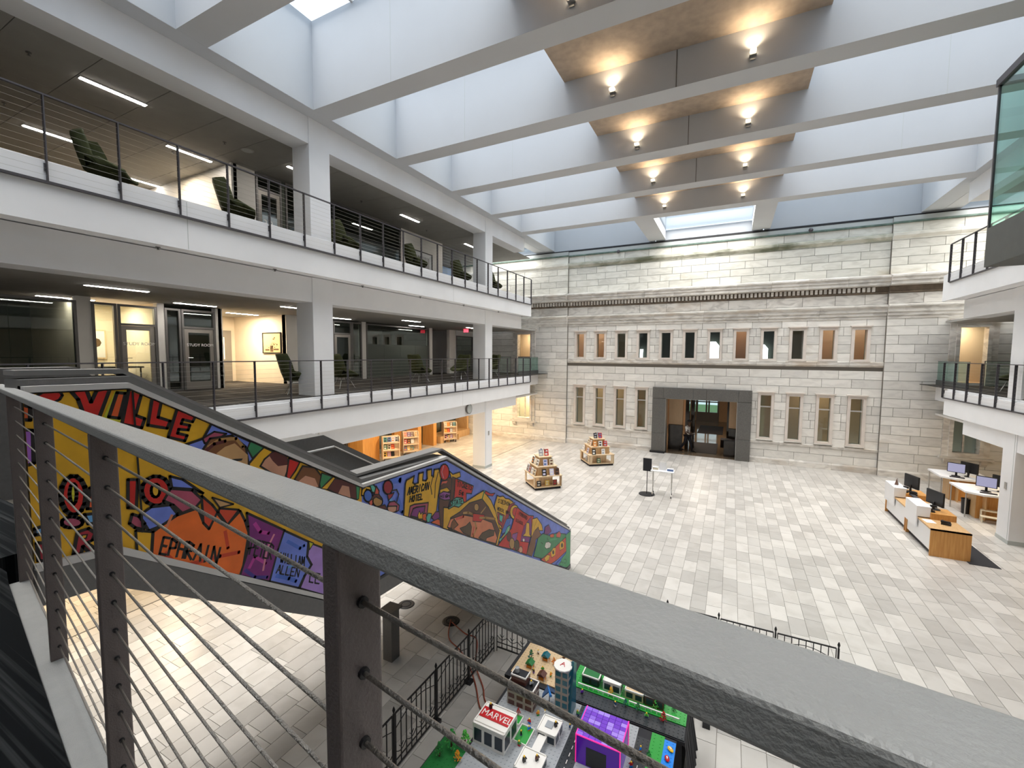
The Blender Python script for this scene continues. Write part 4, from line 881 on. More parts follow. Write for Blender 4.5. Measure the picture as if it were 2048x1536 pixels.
('white',[(7.434,1.791),(7.43,1.778),(7.418,1.771),(7.401,1.772),(7.382,1.779),(7.365,1.792),(7.353,1.808),(7.348,1.824),(7.352,1.837),(7.364,1.844),(7.381,1.843),(7.4,1.836),(7.417,1.823),(7.429,1.807)],0.01,1),
('yellow',[(7.798,2.087),(8.036,2.03),(8.29,1.79),(8.358,1.637),(8.104,1.731),(7.865,1.746),(7.75,1.716)],0.026,1),
('black',[(8.036,2.005),(7.92,1.898),(7.835,1.782)],0.012,0),
('black',[(8.162,1.886),(8.042,1.779)],0.012,0),
('brown',[(7.75,1.716),(7.922,1.798),(8.102,1.807),(8.199,1.645),(8.297,1.557),(7.987,1.588),(7.931,1.424),(7.788,1.311),(7.532,1.467)],0.026,1),
('tan2',[(6.994,1.895),(6.984,1.853),(6.955,1.827),(6.913,1.824),(6.866,1.843),(6.824,1.88),(6.795,1.929),(6.784,1.979),(6.794,2.02),(6.822,2.046),(6.863,2.05),(6.909,2.032),(6.952,1.995),(6.982,1.946)],0.025,1),
('brown3',[(7.194,1.781),(7.184,1.741),(7.153,1.717),(7.109,1.716),(7.06,1.736),(7.017,1.773),(6.986,1.821),(6.975,1.869),(6.985,1.909),(7.014,1.932),(7.057,1.935),(7.106,1.916),(7.151,1.879),(7.182,1.831)],0.025,1),
('skin',[(7.347,1.634),(7.339,1.609),(7.316,1.596),(7.282,1.597),(7.245,1.612),(7.212,1.639),(7.189,1.671),(7.18,1.702),(7.188,1.727),(7.21,1.74),(7.243,1.739),(7.28,1.724),(7.314,1.698),(7.338,1.666)],0.022,1),
('green',[(8.108,1.578),(8.36,1.572),(8.769,1.365),(9.207,1.268),(9.814,1.011),(9.846,0.866),(9.071,0.932),(8.377,1.008),(7.876,1.273),(7.991,1.424)],0.028,1),
('green2',[(9.84,0.986),(10.206,0.955),(10.249,0.079),(9.913,0.121),(9.237,0.496),(9.861,0.518)],0,1),
('white',[(8.468,1.231),(8.532,1.31),(8.703,1.256),(8.846,1.159),(8.778,1.092),(8.57,1.15)],0.02,1),
('black',[(8.597,1.391),(8.667,1.297)],0.015,0),
('black',[(8.269,1.414),(8.367,1.337)],0.015,0),
('green2',[(8.772,1.27),(9.213,1.126)],0.04,0),
('purple',[(8.439,1.529),(8.488,1.668),(8.69,1.647),(8.85,1.442),(8.697,1.432)],0.02,1),
('coral',[(9.17,1.254),(9.361,1.253),(9.483,1.136),(9.407,1.079),(9.173,1.183)],0.018,1),
('orange',[(8.768,1.392),(8.983,1.338),(9.023,1.241),(8.806,1.31)],0.016,1),
('redor',[(8.248,1.038),(8.781,0.996),(9.817,0.936),(9.876,0.556),(9.232,0.611),(8.791,0.694)],0.028,1),
('yellow',[(9.376,0.863),(9.411,0.963),(9.571,0.944),(9.713,0.844),(9.686,0.708),(9.419,0.76)],0.02,1),
('yellow',[(8.817,0.968),(8.995,1.004),(9.144,0.943),(9.113,0.775),(8.893,0.813)],0.02,1),
('yellow',[(8.442,0.993),(8.643,0.987),(8.784,0.914),(8.717,0.835),(8.546,0.869)],0.02,1),
('black',[(9.633,0.803),(9.627,0.78),(9.607,0.768),(9.578,0.769),(9.545,0.782),(9.515,0.805),(9.494,0.834),(9.486,0.862),(9.492,0.884),(9.512,0.897),(9.54,0.896),(9.573,0.884),(9.603,0.86),(9.625,0.832)],0,1),
('black',[(9.043,0.874),(9.038,0.854),(9.022,0.843),(8.999,0.844),(8.973,0.855),(8.949,0.874),(8.932,0.899),(8.925,0.923),(8.93,0.942),(8.946,0.953),(8.969,0.953),(8.995,0.942),(9.019,0.922),(9.037,0.898)],0,1),
('green2',[(9.653,0.326),(9.643,0.308),(9.611,0.304),(9.565,0.314),(9.515,0.337),(9.469,0.367),(9.437,0.4),(9.425,0.427),(9.435,0.445),(9.465,0.45),(9.51,0.44),(9.561,0.418),(9.608,0.388),(9.641,0.355)],0.02,1),
('green2',[(9.888,0.297),(9.879,0.278),(9.851,0.272),(9.81,0.279),(9.764,0.299),(9.723,0.328),(9.694,0.359),(9.684,0.387),(9.692,0.406),(9.72,0.412),(9.76,0.405),(9.805,0.386),(9.847,0.357),(9.877,0.326)],0.02,1),
('blue3',[(9.16,0.53),(9.468,0.538),(9.55,0.474),(9.315,0.447)],0.012,1),
('black',[(4.04,3.679),(4.083,3.759),(4.08,3.675)],0.022,0),
('black',[(4.057,3.711),(4.081,3.709)],0.022,0),
('black',[(4.089,3.674),(4.117,3.756),(4.117,3.696),(4.15,3.752),(4.131,3.67)],0.022,0),
('black',[(4.202,3.748),(4.163,3.751),(4.14,3.669),(4.178,3.665)],0.022,0),
('black',[(4.152,3.71),(4.181,3.707)],0.022,0),
('black',[(4.192,3.663),(4.215,3.746),(4.246,3.731),(4.233,3.702),(4.202,3.701),(4.23,3.659)],0.022,0),
('black',[(4.261,3.656),(4.285,3.74)],0.022,0),
('black',[(4.358,3.72),(4.339,3.735),(4.309,3.694),(4.315,3.65),(4.341,3.66)],0.022,0),
('black',[(4.351,3.646),(4.399,3.729),(4.397,3.641)],0.022,0),
('black',[(4.37,3.679),(4.398,3.676)],0.022,0),
('black',[(4.407,3.64),(4.432,3.726),(4.448,3.636),(4.473,3.722)],0.022,0),
('black',[(4.077,3.58),(4.095,3.646)],0.022,0),
('black',[(4.115,3.574),(4.133,3.64)],0.022,0),
('black',[(4.086,3.613),(4.124,3.607)],0.022,0),
('black',[(4.168,3.635),(4.139,3.611),(4.137,3.574),(4.158,3.567),(4.178,3.599),(4.168,3.635)],0.022,0),
('black',[(4.199,3.63),(4.242,3.623)],0.022,0),
('black',[(4.221,3.627),(4.202,3.56)],0.022,0),
('black',[(4.292,3.616),(4.252,3.622),(4.233,3.555),(4.272,3.549)],0.022,0),
('black',[(4.242,3.589),(4.273,3.584)],0.022,0),
('black',[(4.306,3.614),(4.287,3.546),(4.322,3.541)],0.022,0),
('black',[(5.127,3.564),(5.173,3.545)],0.02,0),
('black',[(5.15,3.555),(5.134,3.486)],0.02,0),
('black',[(5.186,3.464),(5.201,3.533)],0.02,0),
('black',[(5.28,3.489),(5.259,3.509),(5.232,3.482),(5.243,3.44),(5.269,3.44)],0.02,0),
('black',[(5.282,3.423),(5.298,3.493)],0.02,0),
('black',[(5.341,3.475),(5.289,3.454),(5.325,3.404)],0.02,0),
('black',[(5.4,3.45),(5.356,3.468),(5.34,3.398),(5.384,3.379)],0.02,0),
('black',[(5.348,3.433),(5.383,3.419)],0.02,0),
('black',[(5.416,3.443),(5.466,3.422)],0.02,0),
('black',[(5.441,3.433),(5.425,3.362)],0.02,0),
('black',[(5.52,3.388),(5.497,3.409),(5.476,3.399),(5.507,3.354),(5.491,3.333),(5.462,3.353)],0.02,0),
('black',[(5.218,3.396),(5.177,3.415),(5.164,3.392),(5.205,3.37),(5.192,3.347),(5.151,3.367)],0.018,0),
('black',[(5.281,3.347),(5.251,3.364),(5.234,3.35),(5.247,3.324),(5.28,3.319)],0.018,0),
('black',[(5.266,3.37),(5.25,3.31)],0.018,0),
('black',[(4.703,3.445),(4.714,3.484)],0.016,0),
('black',[(4.745,3.434),(4.756,3.473)],0.016,0),
('black',[(4.709,3.464),(4.751,3.454)],0.016,0),
('black',[(4.779,3.425),(4.79,3.465)],0.016,0),
('black',[(4.871,3.438),(4.848,3.45),(4.823,3.435),(4.837,3.41),(4.863,3.41),(4.866,3.422),(4.847,3.427)],0.016,0),
('black',[(4.876,3.4),(4.888,3.44)],0.016,0),
('black',[(4.92,3.388),(4.932,3.428)],0.016,0),
('black',[(4.882,3.42),(4.926,3.408)],0.016,0),
('black',[(5.017,3.304),(4.995,3.318),(4.975,3.305),(5.006,3.272),(4.992,3.251),(4.965,3.263)],0.018,0),
('black',[(5.034,3.31),(5.082,3.301)],0.018,0),
('black',[(5.058,3.306),(5.046,3.241)],0.018,0),
('black',[(5.081,3.234),(5.117,3.295),(5.13,3.224)],0.018,0),
('black',[(5.095,3.258),(5.125,3.253)],0.018,0),
('black',[(5.153,3.288),(5.203,3.279)],0.018,0),
('black',[(5.178,3.284),(5.165,3.217)],0.018,0),
('black',[(5.26,3.268),(5.214,3.277),(5.201,3.21),(5.247,3.201)],0.018,0),
('black',[(5.208,3.244),(5.243,3.237)],0.018,0),
('black',[(6.401,2.907),(6.382,2.925),(6.362,2.917),(6.386,2.879),(6.37,2.862),(6.347,2.879)],0.014,0),
('black',[(6.414,2.842),(6.435,2.902)],0.014,0),
('black',[(6.45,2.825),(6.471,2.885),(6.499,2.863),(6.498,2.831),(6.478,2.816),(6.45,2.825)],0.014,0),
('black',[(6.565,2.843),(6.525,2.861),(6.504,2.801),(6.544,2.783)],0.014,0),
('black',[(6.514,2.831),(6.546,2.817)],0.014,0),
('black',[(6.617,2.809),(6.598,2.829),(6.577,2.821),(6.602,2.781),(6.586,2.764),(6.561,2.782)],0.014,0),
('black',[(6.614,2.751),(6.635,2.812)],0.014,0),
('black',[(6.655,2.732),(6.677,2.793)],0.014,0),
('black',[(6.624,2.781),(6.666,2.763)],0.014,0),
('black',[(6.715,2.776),(6.683,2.762),(6.68,2.724),(6.702,2.711),(6.725,2.736),(6.715,2.776)],0.014,0),
('black',[(6.748,2.761),(6.738,2.694),(6.765,2.732),(6.762,2.684),(6.796,2.74)],0.014,0),
('black',[(6.317,2.75),(6.341,2.794),(6.34,2.755),(6.368,2.78),(6.352,2.732)],0.013,0),
('black',[(6.411,2.758),(6.38,2.774),(6.359,2.728),(6.391,2.711)],0.013,0),
('black',[(6.369,2.751),(6.394,2.738)],0.013,0),
('black',[(6.402,2.705),(6.423,2.752),(6.448,2.731),(6.437,2.716),(6.411,2.726),(6.434,2.689)],0.013,0),
('black',[(6.496,2.706),(6.481,2.723),(6.456,2.706),(6.46,2.675),(6.481,2.673)],0.013,0),
('black',[(6.489,2.66),(6.511,2.708)],0.013,0),
('black',[(6.522,2.643),(6.543,2.691)],0.013,0),
('black',[(6.5,2.684),(6.533,2.667)],0.013,0),
('black',[(6.555,2.685),(6.534,2.637),(6.563,2.622)],0.013,0),
('black',[(6.624,2.59),(6.649,2.637),(6.649,2.595),(6.68,2.621),(6.662,2.571)],0.013,0),
('black',[(6.67,2.567),(6.711,2.605),(6.708,2.547)],0.013,0),
('black',[(6.686,2.582),(6.709,2.57)],0.013,0),
('black',[(6.716,2.543),(6.738,2.591),(6.751,2.525),(6.773,2.573)],0.013,0),
('black',[(7.174,2.381),(7.193,2.442)],0.013,0),
('black',[(7.211,2.357),(7.231,2.419)],0.013,0),
('black',[(7.183,2.412),(7.221,2.388)],0.013,0),
('black',[(7.244,2.411),(7.231,2.353),(7.254,2.331),(7.282,2.387)],0.013,0),
('black',[(7.277,2.317),(7.296,2.379),(7.324,2.354),(7.318,2.336),(7.287,2.349),(7.323,2.318),(7.312,2.299),(7.277,2.317)],0.013,0),
('black',[(7.329,2.284),(7.349,2.347),(7.377,2.322),(7.371,2.303),(7.339,2.317),(7.376,2.285),(7.365,2.266),(7.329,2.284)],0.013,0),
('black',[(7.382,2.251),(7.424,2.301),(7.426,2.224)],0.013,0),
('black',[(7.399,2.271),(7.425,2.255)],0.013,0),
('black',[(7.436,2.218),(7.456,2.281),(7.488,2.25),(7.477,2.23),(7.445,2.246),(7.476,2.193)],0.013,0),
('black',[(7.49,2.184),(7.51,2.248),(7.539,2.219),(7.539,2.185),(7.518,2.171),(7.49,2.184)],0.013,0),
('black',[(7.085,2.323),(7.064,2.344),(7.043,2.342),(7.071,2.302),(7.055,2.291),(7.028,2.312)],0.013,0),
('black',[(7.143,2.29),(7.122,2.311),(7.093,2.298),(7.103,2.263),(7.13,2.257)],0.013,0),
('black',[(7.143,2.241),(7.162,2.288)],0.013,0),
('black',[(7.186,2.215),(7.206,2.263)],0.013,0),
('black',[(7.152,2.264),(7.196,2.239)],0.013,0),
('black',[(7.246,2.24),(7.214,2.235),(7.213,2.203),(7.236,2.187),(7.259,2.204),(7.246,2.24)],0.013,0),
('black',[(7.307,2.206),(7.274,2.201),(7.273,2.169),(7.297,2.152),(7.319,2.169),(7.307,2.206)],0.013,0),
('black',[(7.343,2.185),(7.323,2.137),(7.364,2.113)],0.013,0)]

for c, pts, w_, f in MURAL:
    if f: pfill(pts, c)
    if (not f) or w_ > .001: pstroke(pts, w_*(.62 if f else .85), 'black' if f else c, bool(f))
pstroke([(1.385, 5.14), (1.40, 4.2)], .012, 'black')
# clip the paint to the panel by cutting at its outline
me = bpy.data.meshes.new('painting'); me.from_pydata([(v[0]-st.location[0], v[1]-st.location[1], v[2]-st.location[2]) for v in pm.v], [], pm.f)
for q in pm.mats: me.materials.append(MATS[q])
me.polygons.foreach_set('material_index', pm.m)
import bmesh
bmm = bmesh.new(); bmm.from_mesh(me)
def cut(y0, z0, y1, z1, keep_below=True):
    n = Vector((0, -(z1-z0), (y1-y0))).normalized()
    if not keep_below: n = -n
    return n
def clip(region, segs):
    """region(y) selects faces by centre; segs: list of (point, normal) planes, the side the normal points to is removed"""
    for co, no in segs:
        fs = [f for f in bmm.faces if region(f.calc_center_median()[1]+st.location[1])]
        g = list({e for f in fs for e in f.edges})+list({v for f in fs for v in f.verts})+fs
        bmesh.ops.bisect_plane(bmm, geom=g, plane_co=(0, co[0]-st.location[1], co[1]-st.location[2]), plane_no=no, clear_outer=True)
def pl(a, b, up=True):
    n = Vector((0, -(b[1]-a[1]), (b[0]-a[0]))).normalized(); return (a, n if up else -n)
allp = lambda y: True
bmesh.ops.bisect_plane(bmm, geom=bmm.verts[:]+bmm.edges[:]+bmm.faces[:], plane_co=(0, 1.367-st.location[1], 0), plane_no=(0, 1, 0))
bmesh.ops.bisect_plane(bmm, geom=bmm.verts[:]+bmm.edges[:]+bmm.faces[:], plane_co=(0, 3.322-st.location[1], 0), plane_no=(0, 1, 0))
bmesh.ops.bisect_plane(bmm, geom=bmm.verts[:]+bmm.edges[:]+bmm.faces[:], plane_co=(0, 4.86-st.location[1], 0), plane_no=(0, 1, 0))
bmesh.ops.bisect_plane(bmm, geom=bmm.verts[:]+bmm.edges[:]+bmm.faces[:], plane_co=(0, 1.25-st.location[1], 0), plane_no=(0, 1, 0))
clip(lambda y: y < 1.367, [pl((.9, 5.16), (1.367, 5.155))]); clip(lambda y: 1.367 < y < 3.322, [pl((1.367, 5.155), (3.322, 3.96))])
clip(lambda y: 3.322 < y < 4.86, [pl((3.322, 3.96), (4.86, 3.92))]); clip(lambda y: y > 4.86, [pl((4.86, 3.92), (10.16, .955)), ((10.16, .5), Vector((0, 1, 0))), pl((4.86, 2.85), (9.9, .12), False)])
clip(lambda y: y < 1.25, [pl((.9, 4.17), (1.25, 4.13), False), ((.9, 4), Vector((0, -1, 0)))]); clip(lambda y: 1.25 < y < 3.322, [pl((1.25, 4.13), (3.0, 2.86), False)])
bmm.to_mesh(me); bmm.free()
po = bpy.data.objects.new('painting', me); COL.objects.link(po); po.parent = st
po['label'] = 'bright hand-painted mural with street lettering, circus tent, buildings and faces'

# ================================================================== NEAR RAILING (in front of the viewer)
P0 = Vector((.01327, .2180, 5.245)); D = Vector((-0.98492129, 0.1723687, -0.01480125)); N = Vector((.17239, .98503, 0)); UP = Vector((0, 0, 1))
RWD, RH = .056, .026
t = thing('stair_railing', 'wide grey painted railing with cables in the foreground', 'railing', tuple(P0))
def ob(mb, s0, s1, n0, n1, z0, z1):      # box in rail coordinates; z measured down from the rail top
    vs = []
    for z in (z0, z1):
        for s_, n__ in ((s0, n0), (s1, n0), (s1, n1), (s0, n1)): vs.append(P0+D*s_+N*n__-UP*z)
    return mb.add(vs, [(0, 1, 2, 3), (7, 6, 5, 4), (0, 4, 5, 1), (1, 5, 6, 2), (2, 6, 7, 3), (3, 7, 4, 0)])
def obv(mb, s0, s1, n0, n1, z0, z1):     # the same, but true vertical posts
    vs = []
    for z in (z0, z1):
        for s_, n__ in ((s0, n0), (s1, n0), (s1, n1), (s0, n1)): q = P0+Vector((D.x, D.y, 0))*s_+N*n__; vs.append(Vector((q.x, q.y, P0.z+D.z*(s0+s1)/2-z)))
    return mb.add(vs, [(0, 1, 2, 3), (7, 6, 5, 4), (0, 4, 5, 1), (1, 5, 6, 2), (2, 6, 7, 3), (3, 7, 4, 0)])
ob(MB(), -2.2, 4.4, 0, RWD, 0, RH).build('top_rail', 'near_rail', t, True, bevel=.004)
POSTS = [-.62, .345, 1.42, 2.40, 3.43]
for s_ in POSTS:
    m = MB(); obv(m, s_, s_+.027, 0.002, RWD-.004, RH, 1.06); o = m.build('post', 'near_post', t, True, bevel=.003)
ob(MB(), -2.2, 3.45, -.035, .045, 1.035, 1.22).build('base_curb', 'near_rail', t, True, bevel=.004)
for i in range(13):
    z = .088+i*.0745
    m = MB()
    for a, b in zip([-2.2]+POSTS, POSTS+[3.5]):
        pa, pb = P0+D*a+N*(RWD*.5)-UP*z, P0+D*b+N*(RWD*.5)-UP*z; m.tube(pa, pb, .0026, 8)
    m.build('cable', 'near_cable', t, True, smooth=True)
    for s_ in POSTS[:4]:
        q = P0+D*(s_)+N*(RWD*.5)-UP*z
        MB().tube(q-D*.004, q+D*.031, .0058, 10).build('grommet', 'black', t, True)
# landing the viewer stands on
q0, q1 = P0-D*3.0-N*.038, P0+D*3.4-N*.038
MB().prism([(4.5, -4), (q0.x, q0.y), (q1.x, q1.y), (-3.5, .8), (-12, .8), (-12, -4)], 'z', 3.95, 4.19).build('floor', 'carpet_black', None, kind='structure')
# ================================================================== LIGHTS AS OBJECTS
def strip_light(x, y0, y1, z, label, w_=.10, es='lamp_white', e=9):
    t = thing('ceiling_light', label, 'ceiling light', (x, (y0+y1)/2, z), 0, 'linear lights in the gallery ceilings')
    MB().box(-w_/2-.015, w_/2+.015, -(y1-y0)/2-.015, (y1-y0)/2+.015, -.012, .02).build('housing', 'trim_white', t)
    MB().box(-w_/2, w_/2, -(y1-y0)/2, (y1-y0)/2, -.02, -.0125).build('diffuser', es, t)
    return t
for i, (x, y0, lab) in enumerate(((-12.1, 4.25, 'brightest linear light near the camera in the third-floor ceiling, nearer the edge'), (-15.9, 4.45, 'linear light in the third-floor ceiling set back, leftmost above the lounge chair'), (-13.88, 6.6, 'linear light in the third-floor ceiling above the second railing post group, before the white wall'),
        (-17.55, 7.0, 'small linear light deep in the third-floor gallery just left of the lit white wall'), (-12.1, 8.9, 'linear light mostly hidden by the near column, third floor'), (-12.1, 13.9, 'linear light in the third-floor ceiling in the middle of the second bay'), (-12.3, 18.9, 'last linear light of the third floor beside the far column'))):
    strip_light(x, y0, y0+1.12, 10.995, lab)
for i, (x, y0, lab) in enumerate(((-12.3, 4.2, 'linear light in the second-floor ceiling nearest the edge at the left'), (-15.8, 4.45, 'linear light in the second-floor ceiling close over the dark glass at the far left'), (-14.3, 6.8, 'linear light over the dark study room door, second floor'), (-16.05, 9.25, 'linear light in the ceiling of the warm alcove'),
        (-12.3, 8.7, 'linear light peeping out left of the near column, second floor'), (-14.3, 12.1, 'linear light just right of the near column, second floor'), (-12.5, 14.4, 'front one of the two parallel lights above the long dark window, second floor'), (-14.5, 17.2, 'rear one of the two parallel lights above the long dark window, second floor'), (-12.7, 19.7, 'linear light left of the far column, second floor'))):
    strip_light(x, y0, y0+1.12, 6.815, lab)
def uplight(x, y, lab):
    t = thing('beam_uplight', lab, 'wall light', (x, y, 11.87), 0, 'small uplights on the roof beams')
    MB().box(-.07, .07, -.10, 0, -.05, -.02).box(-.05, .05, -.03, 0, -.12, -.02).build('bracket', 'steel', t)
    MB().box(-.06, .06, -.16, -.03, -.02, .03).build('lamp_head', 'lamp_warm2', t)
    lamp('SPOT', (x, y-.11, 11.93), 26, (1, .78, .52), .05, (PI+.25, 0, 0), spot=2.5)
mat('lamp_warm2', (1, .9, .7), .5, emit=(1, .85, .62), es=3)
nm = ('first', 'second', 'third', 'fourth', 'fifth')
for k in range(5):
    y = BEAMS[4]+3.08*(k) if k else BEAMS[4]
for k, y in enumerate((7.97, 11.05, 14.13, 17.21, 20.29)):
    uplight(-2.85, y, 'small warm uplight on the %s roof beam, left of the pair' % nm[k]); uplight(.17, y, 'small warm uplight on the %s roof beam, right of the pair' % nm[k])
SPL = ('under the upper balcony edge left of the near column', 'under the upper balcony edge at the far left', 'under the upper balcony edge just right of the near column', 'under the upper balcony edge, second right of the near column', 'under the upper balcony edge, third right of the near column', 'under the upper balcony edge near the far column', 'in the third-floor ceiling left of the brightest light', 'in the third-floor ceiling at the left above the railing', 'in the third-floor ceiling near the lit white wall', 'in the third-floor ceiling by the round speaker', 'in the third-floor ceiling before the middle light', 'in the third-floor ceiling after the middle light', 'in the brown ceiling panel between the first roof beams')
for (q_, (x, y, z)) in enumerate(((-9.95, 6.9, 7.42), (-9.95, 4.5, 7.42), (-9.95, 9.7, 7.42), (-9.95, 12.4, 7.42), (-9.95, 15.2, 7.42), (-9.95, 18.2, 7.42), (-12.0, 3.5, 11.0), (-14.9, 3.9, 11.0), (-14.2, 6.9, 11.0), (-12.3, 7.2, 11.0), (-12.4, 12.1, 11.0), (-12.6, 16.2, 11.0), (-2.95, 9.05, 12.43))):
    t = thing('sprinkler', 'dark sprinkler head '+SPL[q_], 'sprinkler', (x, y, z), 0, 'sprinkler heads')
    MB().lathe([(0, 0), (.045, 0), (.045, -.01), (.012, -.015), (.012, -.05), (.03, -.055), (.0, -.06)], 8).build('head', 'frame_metal', t)
t = thing('ceiling_speaker', 'round grey speaker grille in the third-floor ceiling near the column', 'speaker', (-12.2, 7.75, 10.995)); MB().lathe([(0, -.012), (.14, -.012), (.16, 0), (0, .004)], 20).build('grille', 'flashing', t); MB().lathe([(.14, -.013), (.165, -.013), (.165, 0)], 20).build('rim', 'gal_ceiling2', t)
t = thing('exit_sign', 'red exit sign hanging near the far column on the second floor', 'sign', (-13.5, 20.86, 6.62)); MB().box(-.15, .15, -.02, .02, 0, .17).build('panel', 'exit_red', t); letters('EXIT', .12, (-.12, -.022, .04), (PI/2, 0, 0), 'paper', None).parent = t; MB().box(-.01, .01, -.01, .01, .17, .2).build('stem', 'frame_metal', t)
for (x, y, z, lab) in ((3.1, 24.82, 11.3, 'small dark round lamp on the marble cornice, right of centre'), (-5.9, 24.82, 11.2, 'small dark round lamp on the marble cornice at the left end')):
    t = thing('cornice_lamp', lab, 'lamp', (x, y, z)); MB().lathe([(0, -.09), (.06, -.08), (.1, 0), (.06, .08), (0, .1)], 10).build('housing', 'rail_dark', t); MB().box(-.02, .02, 0, .1, -.02, .02).build('arm', 'rail_dark', t)
t = thing('edge_speaker', 'grey round speaker fixed under the lower left balcony by the far column', 'speaker', (-10.17, 15.9, 3.0)); MB().tube((0, 0, 0), (.06, 0, 0), .22, 16).build('body', 'stair_gray', t); MB().tube((.06, 0, 0), (.07, 0, 0), .19, 16).build('grille', 'flashing', t)
# warm downlights under the left gallery (their pools reach the ground floor)
for y in (3, 6, 9.5, 13, 16.5, 20, 23): lamp('AREA', (-13.3, y, 2.88), 75, (1, .75, .47), .4)
for y in (5, 11, 18): lamp('AREA', (-16.5, y, 2.88), 40, (1, .78, .5), .4)

# ================================================================== PICTURES
def picture(lab, loc, axis, w_, h, frame, mtb, draw):
    t = thing('framed_picture', lab, 'picture', loc)
    def P(m, a, b, c, d, o0, o1):   # along wall a..b, up c..d, out o0..o1
        return m.box(o0, o1, a, b, c, d) if axis == 'x' else m.box(a, b, -o1, -o0, c, d)
    m = MB(); f = .035
    for a, b, c, d in ((-w_/2, w_/2, -h/2, -h/2+f), (-w_/2, w_/2, h/2-f, h/2), (-w_/2, -w_/2+f, -h/2, h/2), (w_/2-f, w_/2, -h/2, h/2)): P(m, a, b, c, d, 0, .04)
    m.build('frame', frame, t)
    m = MB(); P(m, -w_/2+f, w_/2-f, -h/2+f, h/2-f, .0, .02); m.build('sheet', mtb, t)
    m = MB()
    for (a, b, c, d) in draw: P(m, a, b, c, d, .02, .023)
    m.build('drawing', 'brown3p', t)
    return t
mat('brown3p', (.12, .07, .03), .8); mat('parchment', (.60, .47, .24), .8)
dr_ = [(random.uniform(-.35, .3), 0, random.uniform(-.25, .2), 0) for _ in range(26)]; dr_ = [(a, a+random.uniform(.01, .07), c, c+random.uniform(.01, .06)) for a, _, c, _2 in dr_]+[(-.4, -.15, -.3, -.24), (.1, .4, -.28, -.22), (-.1, .08, -.34, -.1)]
picture('small dark-framed drawing of flowers on the warm alcove wall', (-15.8, 10.755, 5.77), 'y', 1.1, .8, 'black', 'parchment', dr_)
picture('pale framed print seen through the glass of the lit study room', (-16.0, 5.15, 5.9), 'y2' if False else 'y', .02, .02, 'oak', 'paper', [])if False else None
t = thing('framed_picture', 'pale print with dark blots on the back wall of the lit study room', 'picture', (-17.58, 6.0, 5.62))
MB().box(0, .04, -.42, .42, -.45, .45).build('frame', 'oak_light', t); MB().box(.04, .045, -.38, .38, -.41, .41).build('sheet', 'paper', t)
m = MB()
for cy, cz, r_ in ((-.2, .2, .12), (.15, .05, .15), (-.05, -.22, .14)): m.tube((.045, cy, cz), (.048, cy, cz), r_, 8)
m.build('blot', 'brown3p', t)
t = thing('framed_picture', 'black-framed striped print on the third-floor white wall', 'picture', (-13.4, 16.9, 9.75))
MB().box(0, .04, -.72, -.68, -.5, .5).box(0, .04, .68, .72, -.5, .5).box(0, .04, -.72, .72, -.5, -.46).box(0, .04, -.72, .72, .46, .5).build('frame', 'black', t)
MB().box(0, .015, -.68, .68, -.46, .46).build('sheet', 'paper', t); m = MB()
for i in range(14): m.box(.015, .018, -.5+i*.072, -.5+i*.072+random.uniform(.015, .05), -.25, .28)
m.build('print_bars', 'black', t)
t = thing('framed_picture', 'small dark painting inside the lit doorway at the left of the marble wall', 'picture', (-11.55, 26.58, 6.0)); MB().box(-.25, .25, -.05, 0, -.55, .55).build('frame', 'black', t); MB().box(-.2, .2, -.06, -.05, -.5, .5).build('canvas', 'brown3p', t); m = MB()
for i in range(9): m.tube((random.uniform(-.1, .1), -.062, -.45+i*.1), (random.uniform(-.12, .12), -.065, -.4+i*.1), .035, 6)
m.build('blossom', 'paint_yellow', t)

# ================================================================== LOUNGE CHAIRS
def make_chair(label):
    t = thing('lounge_chair', label, 'chair', (0, 0, 0), 0, 'green lounge chairs on the galleries')
    prof_ = [(.36, .40, .30), (.30, .43, .34), (.0, .40, .37), (-.2, .40, .37), (-.30, .46, .37), (-.36, .62, .37), (-.42, .85, .36), (-.48, 1.08, .33), (-.50, 1.16, .26)]
    vs, fs = [], []; nu = 9
    for j, (yy, zz, hw) in enumerate(prof_):
        for i in range(nu):
            u = -1+2*i/(nu-1); wing = max(0, abs(u)-.55)/.45
            lift = wing**1.4*(.26 if j < 4 else .10); fwd = wing**1.4*(.0 if j < 4 else .24)
            vs.append((u*hw*1.15, yy+fwd, zz-.03+lift*(1 if 1 < j < 7 else .3)))
    for j in range(len(prof_)-1):
        for i in range(nu-1): a = j*nu+i; fs.append((a, a+1, a+nu+1, a+nu))
    m = MB(); m.add(vs, fs); o = m.build('shell', 'olive', t, smooth=True); md = o.modifiers.new('thick', 'SOLIDIFY'); md.thickness = .05; md.offset = -1
    MB().box(-.27, .27, -.22, .30, .42, .49).build('seat_cushion', 'olive_light', t, bevel=.02)
    for sx in (-1, 1):
        for sy in (-1, 1): MB().tube((sx*.12, sy*.12, .36), (sx*.27, sy*.27, 0), .012, 6).build('leg', 'chrome', t)
    return t
ch = make_chair('olive lounge chair on the second floor before the alcove, left of the near column'); ch.location = (-11.1, 8.25, 4.22); ch.rotation_euler = (0, 0, -.5)
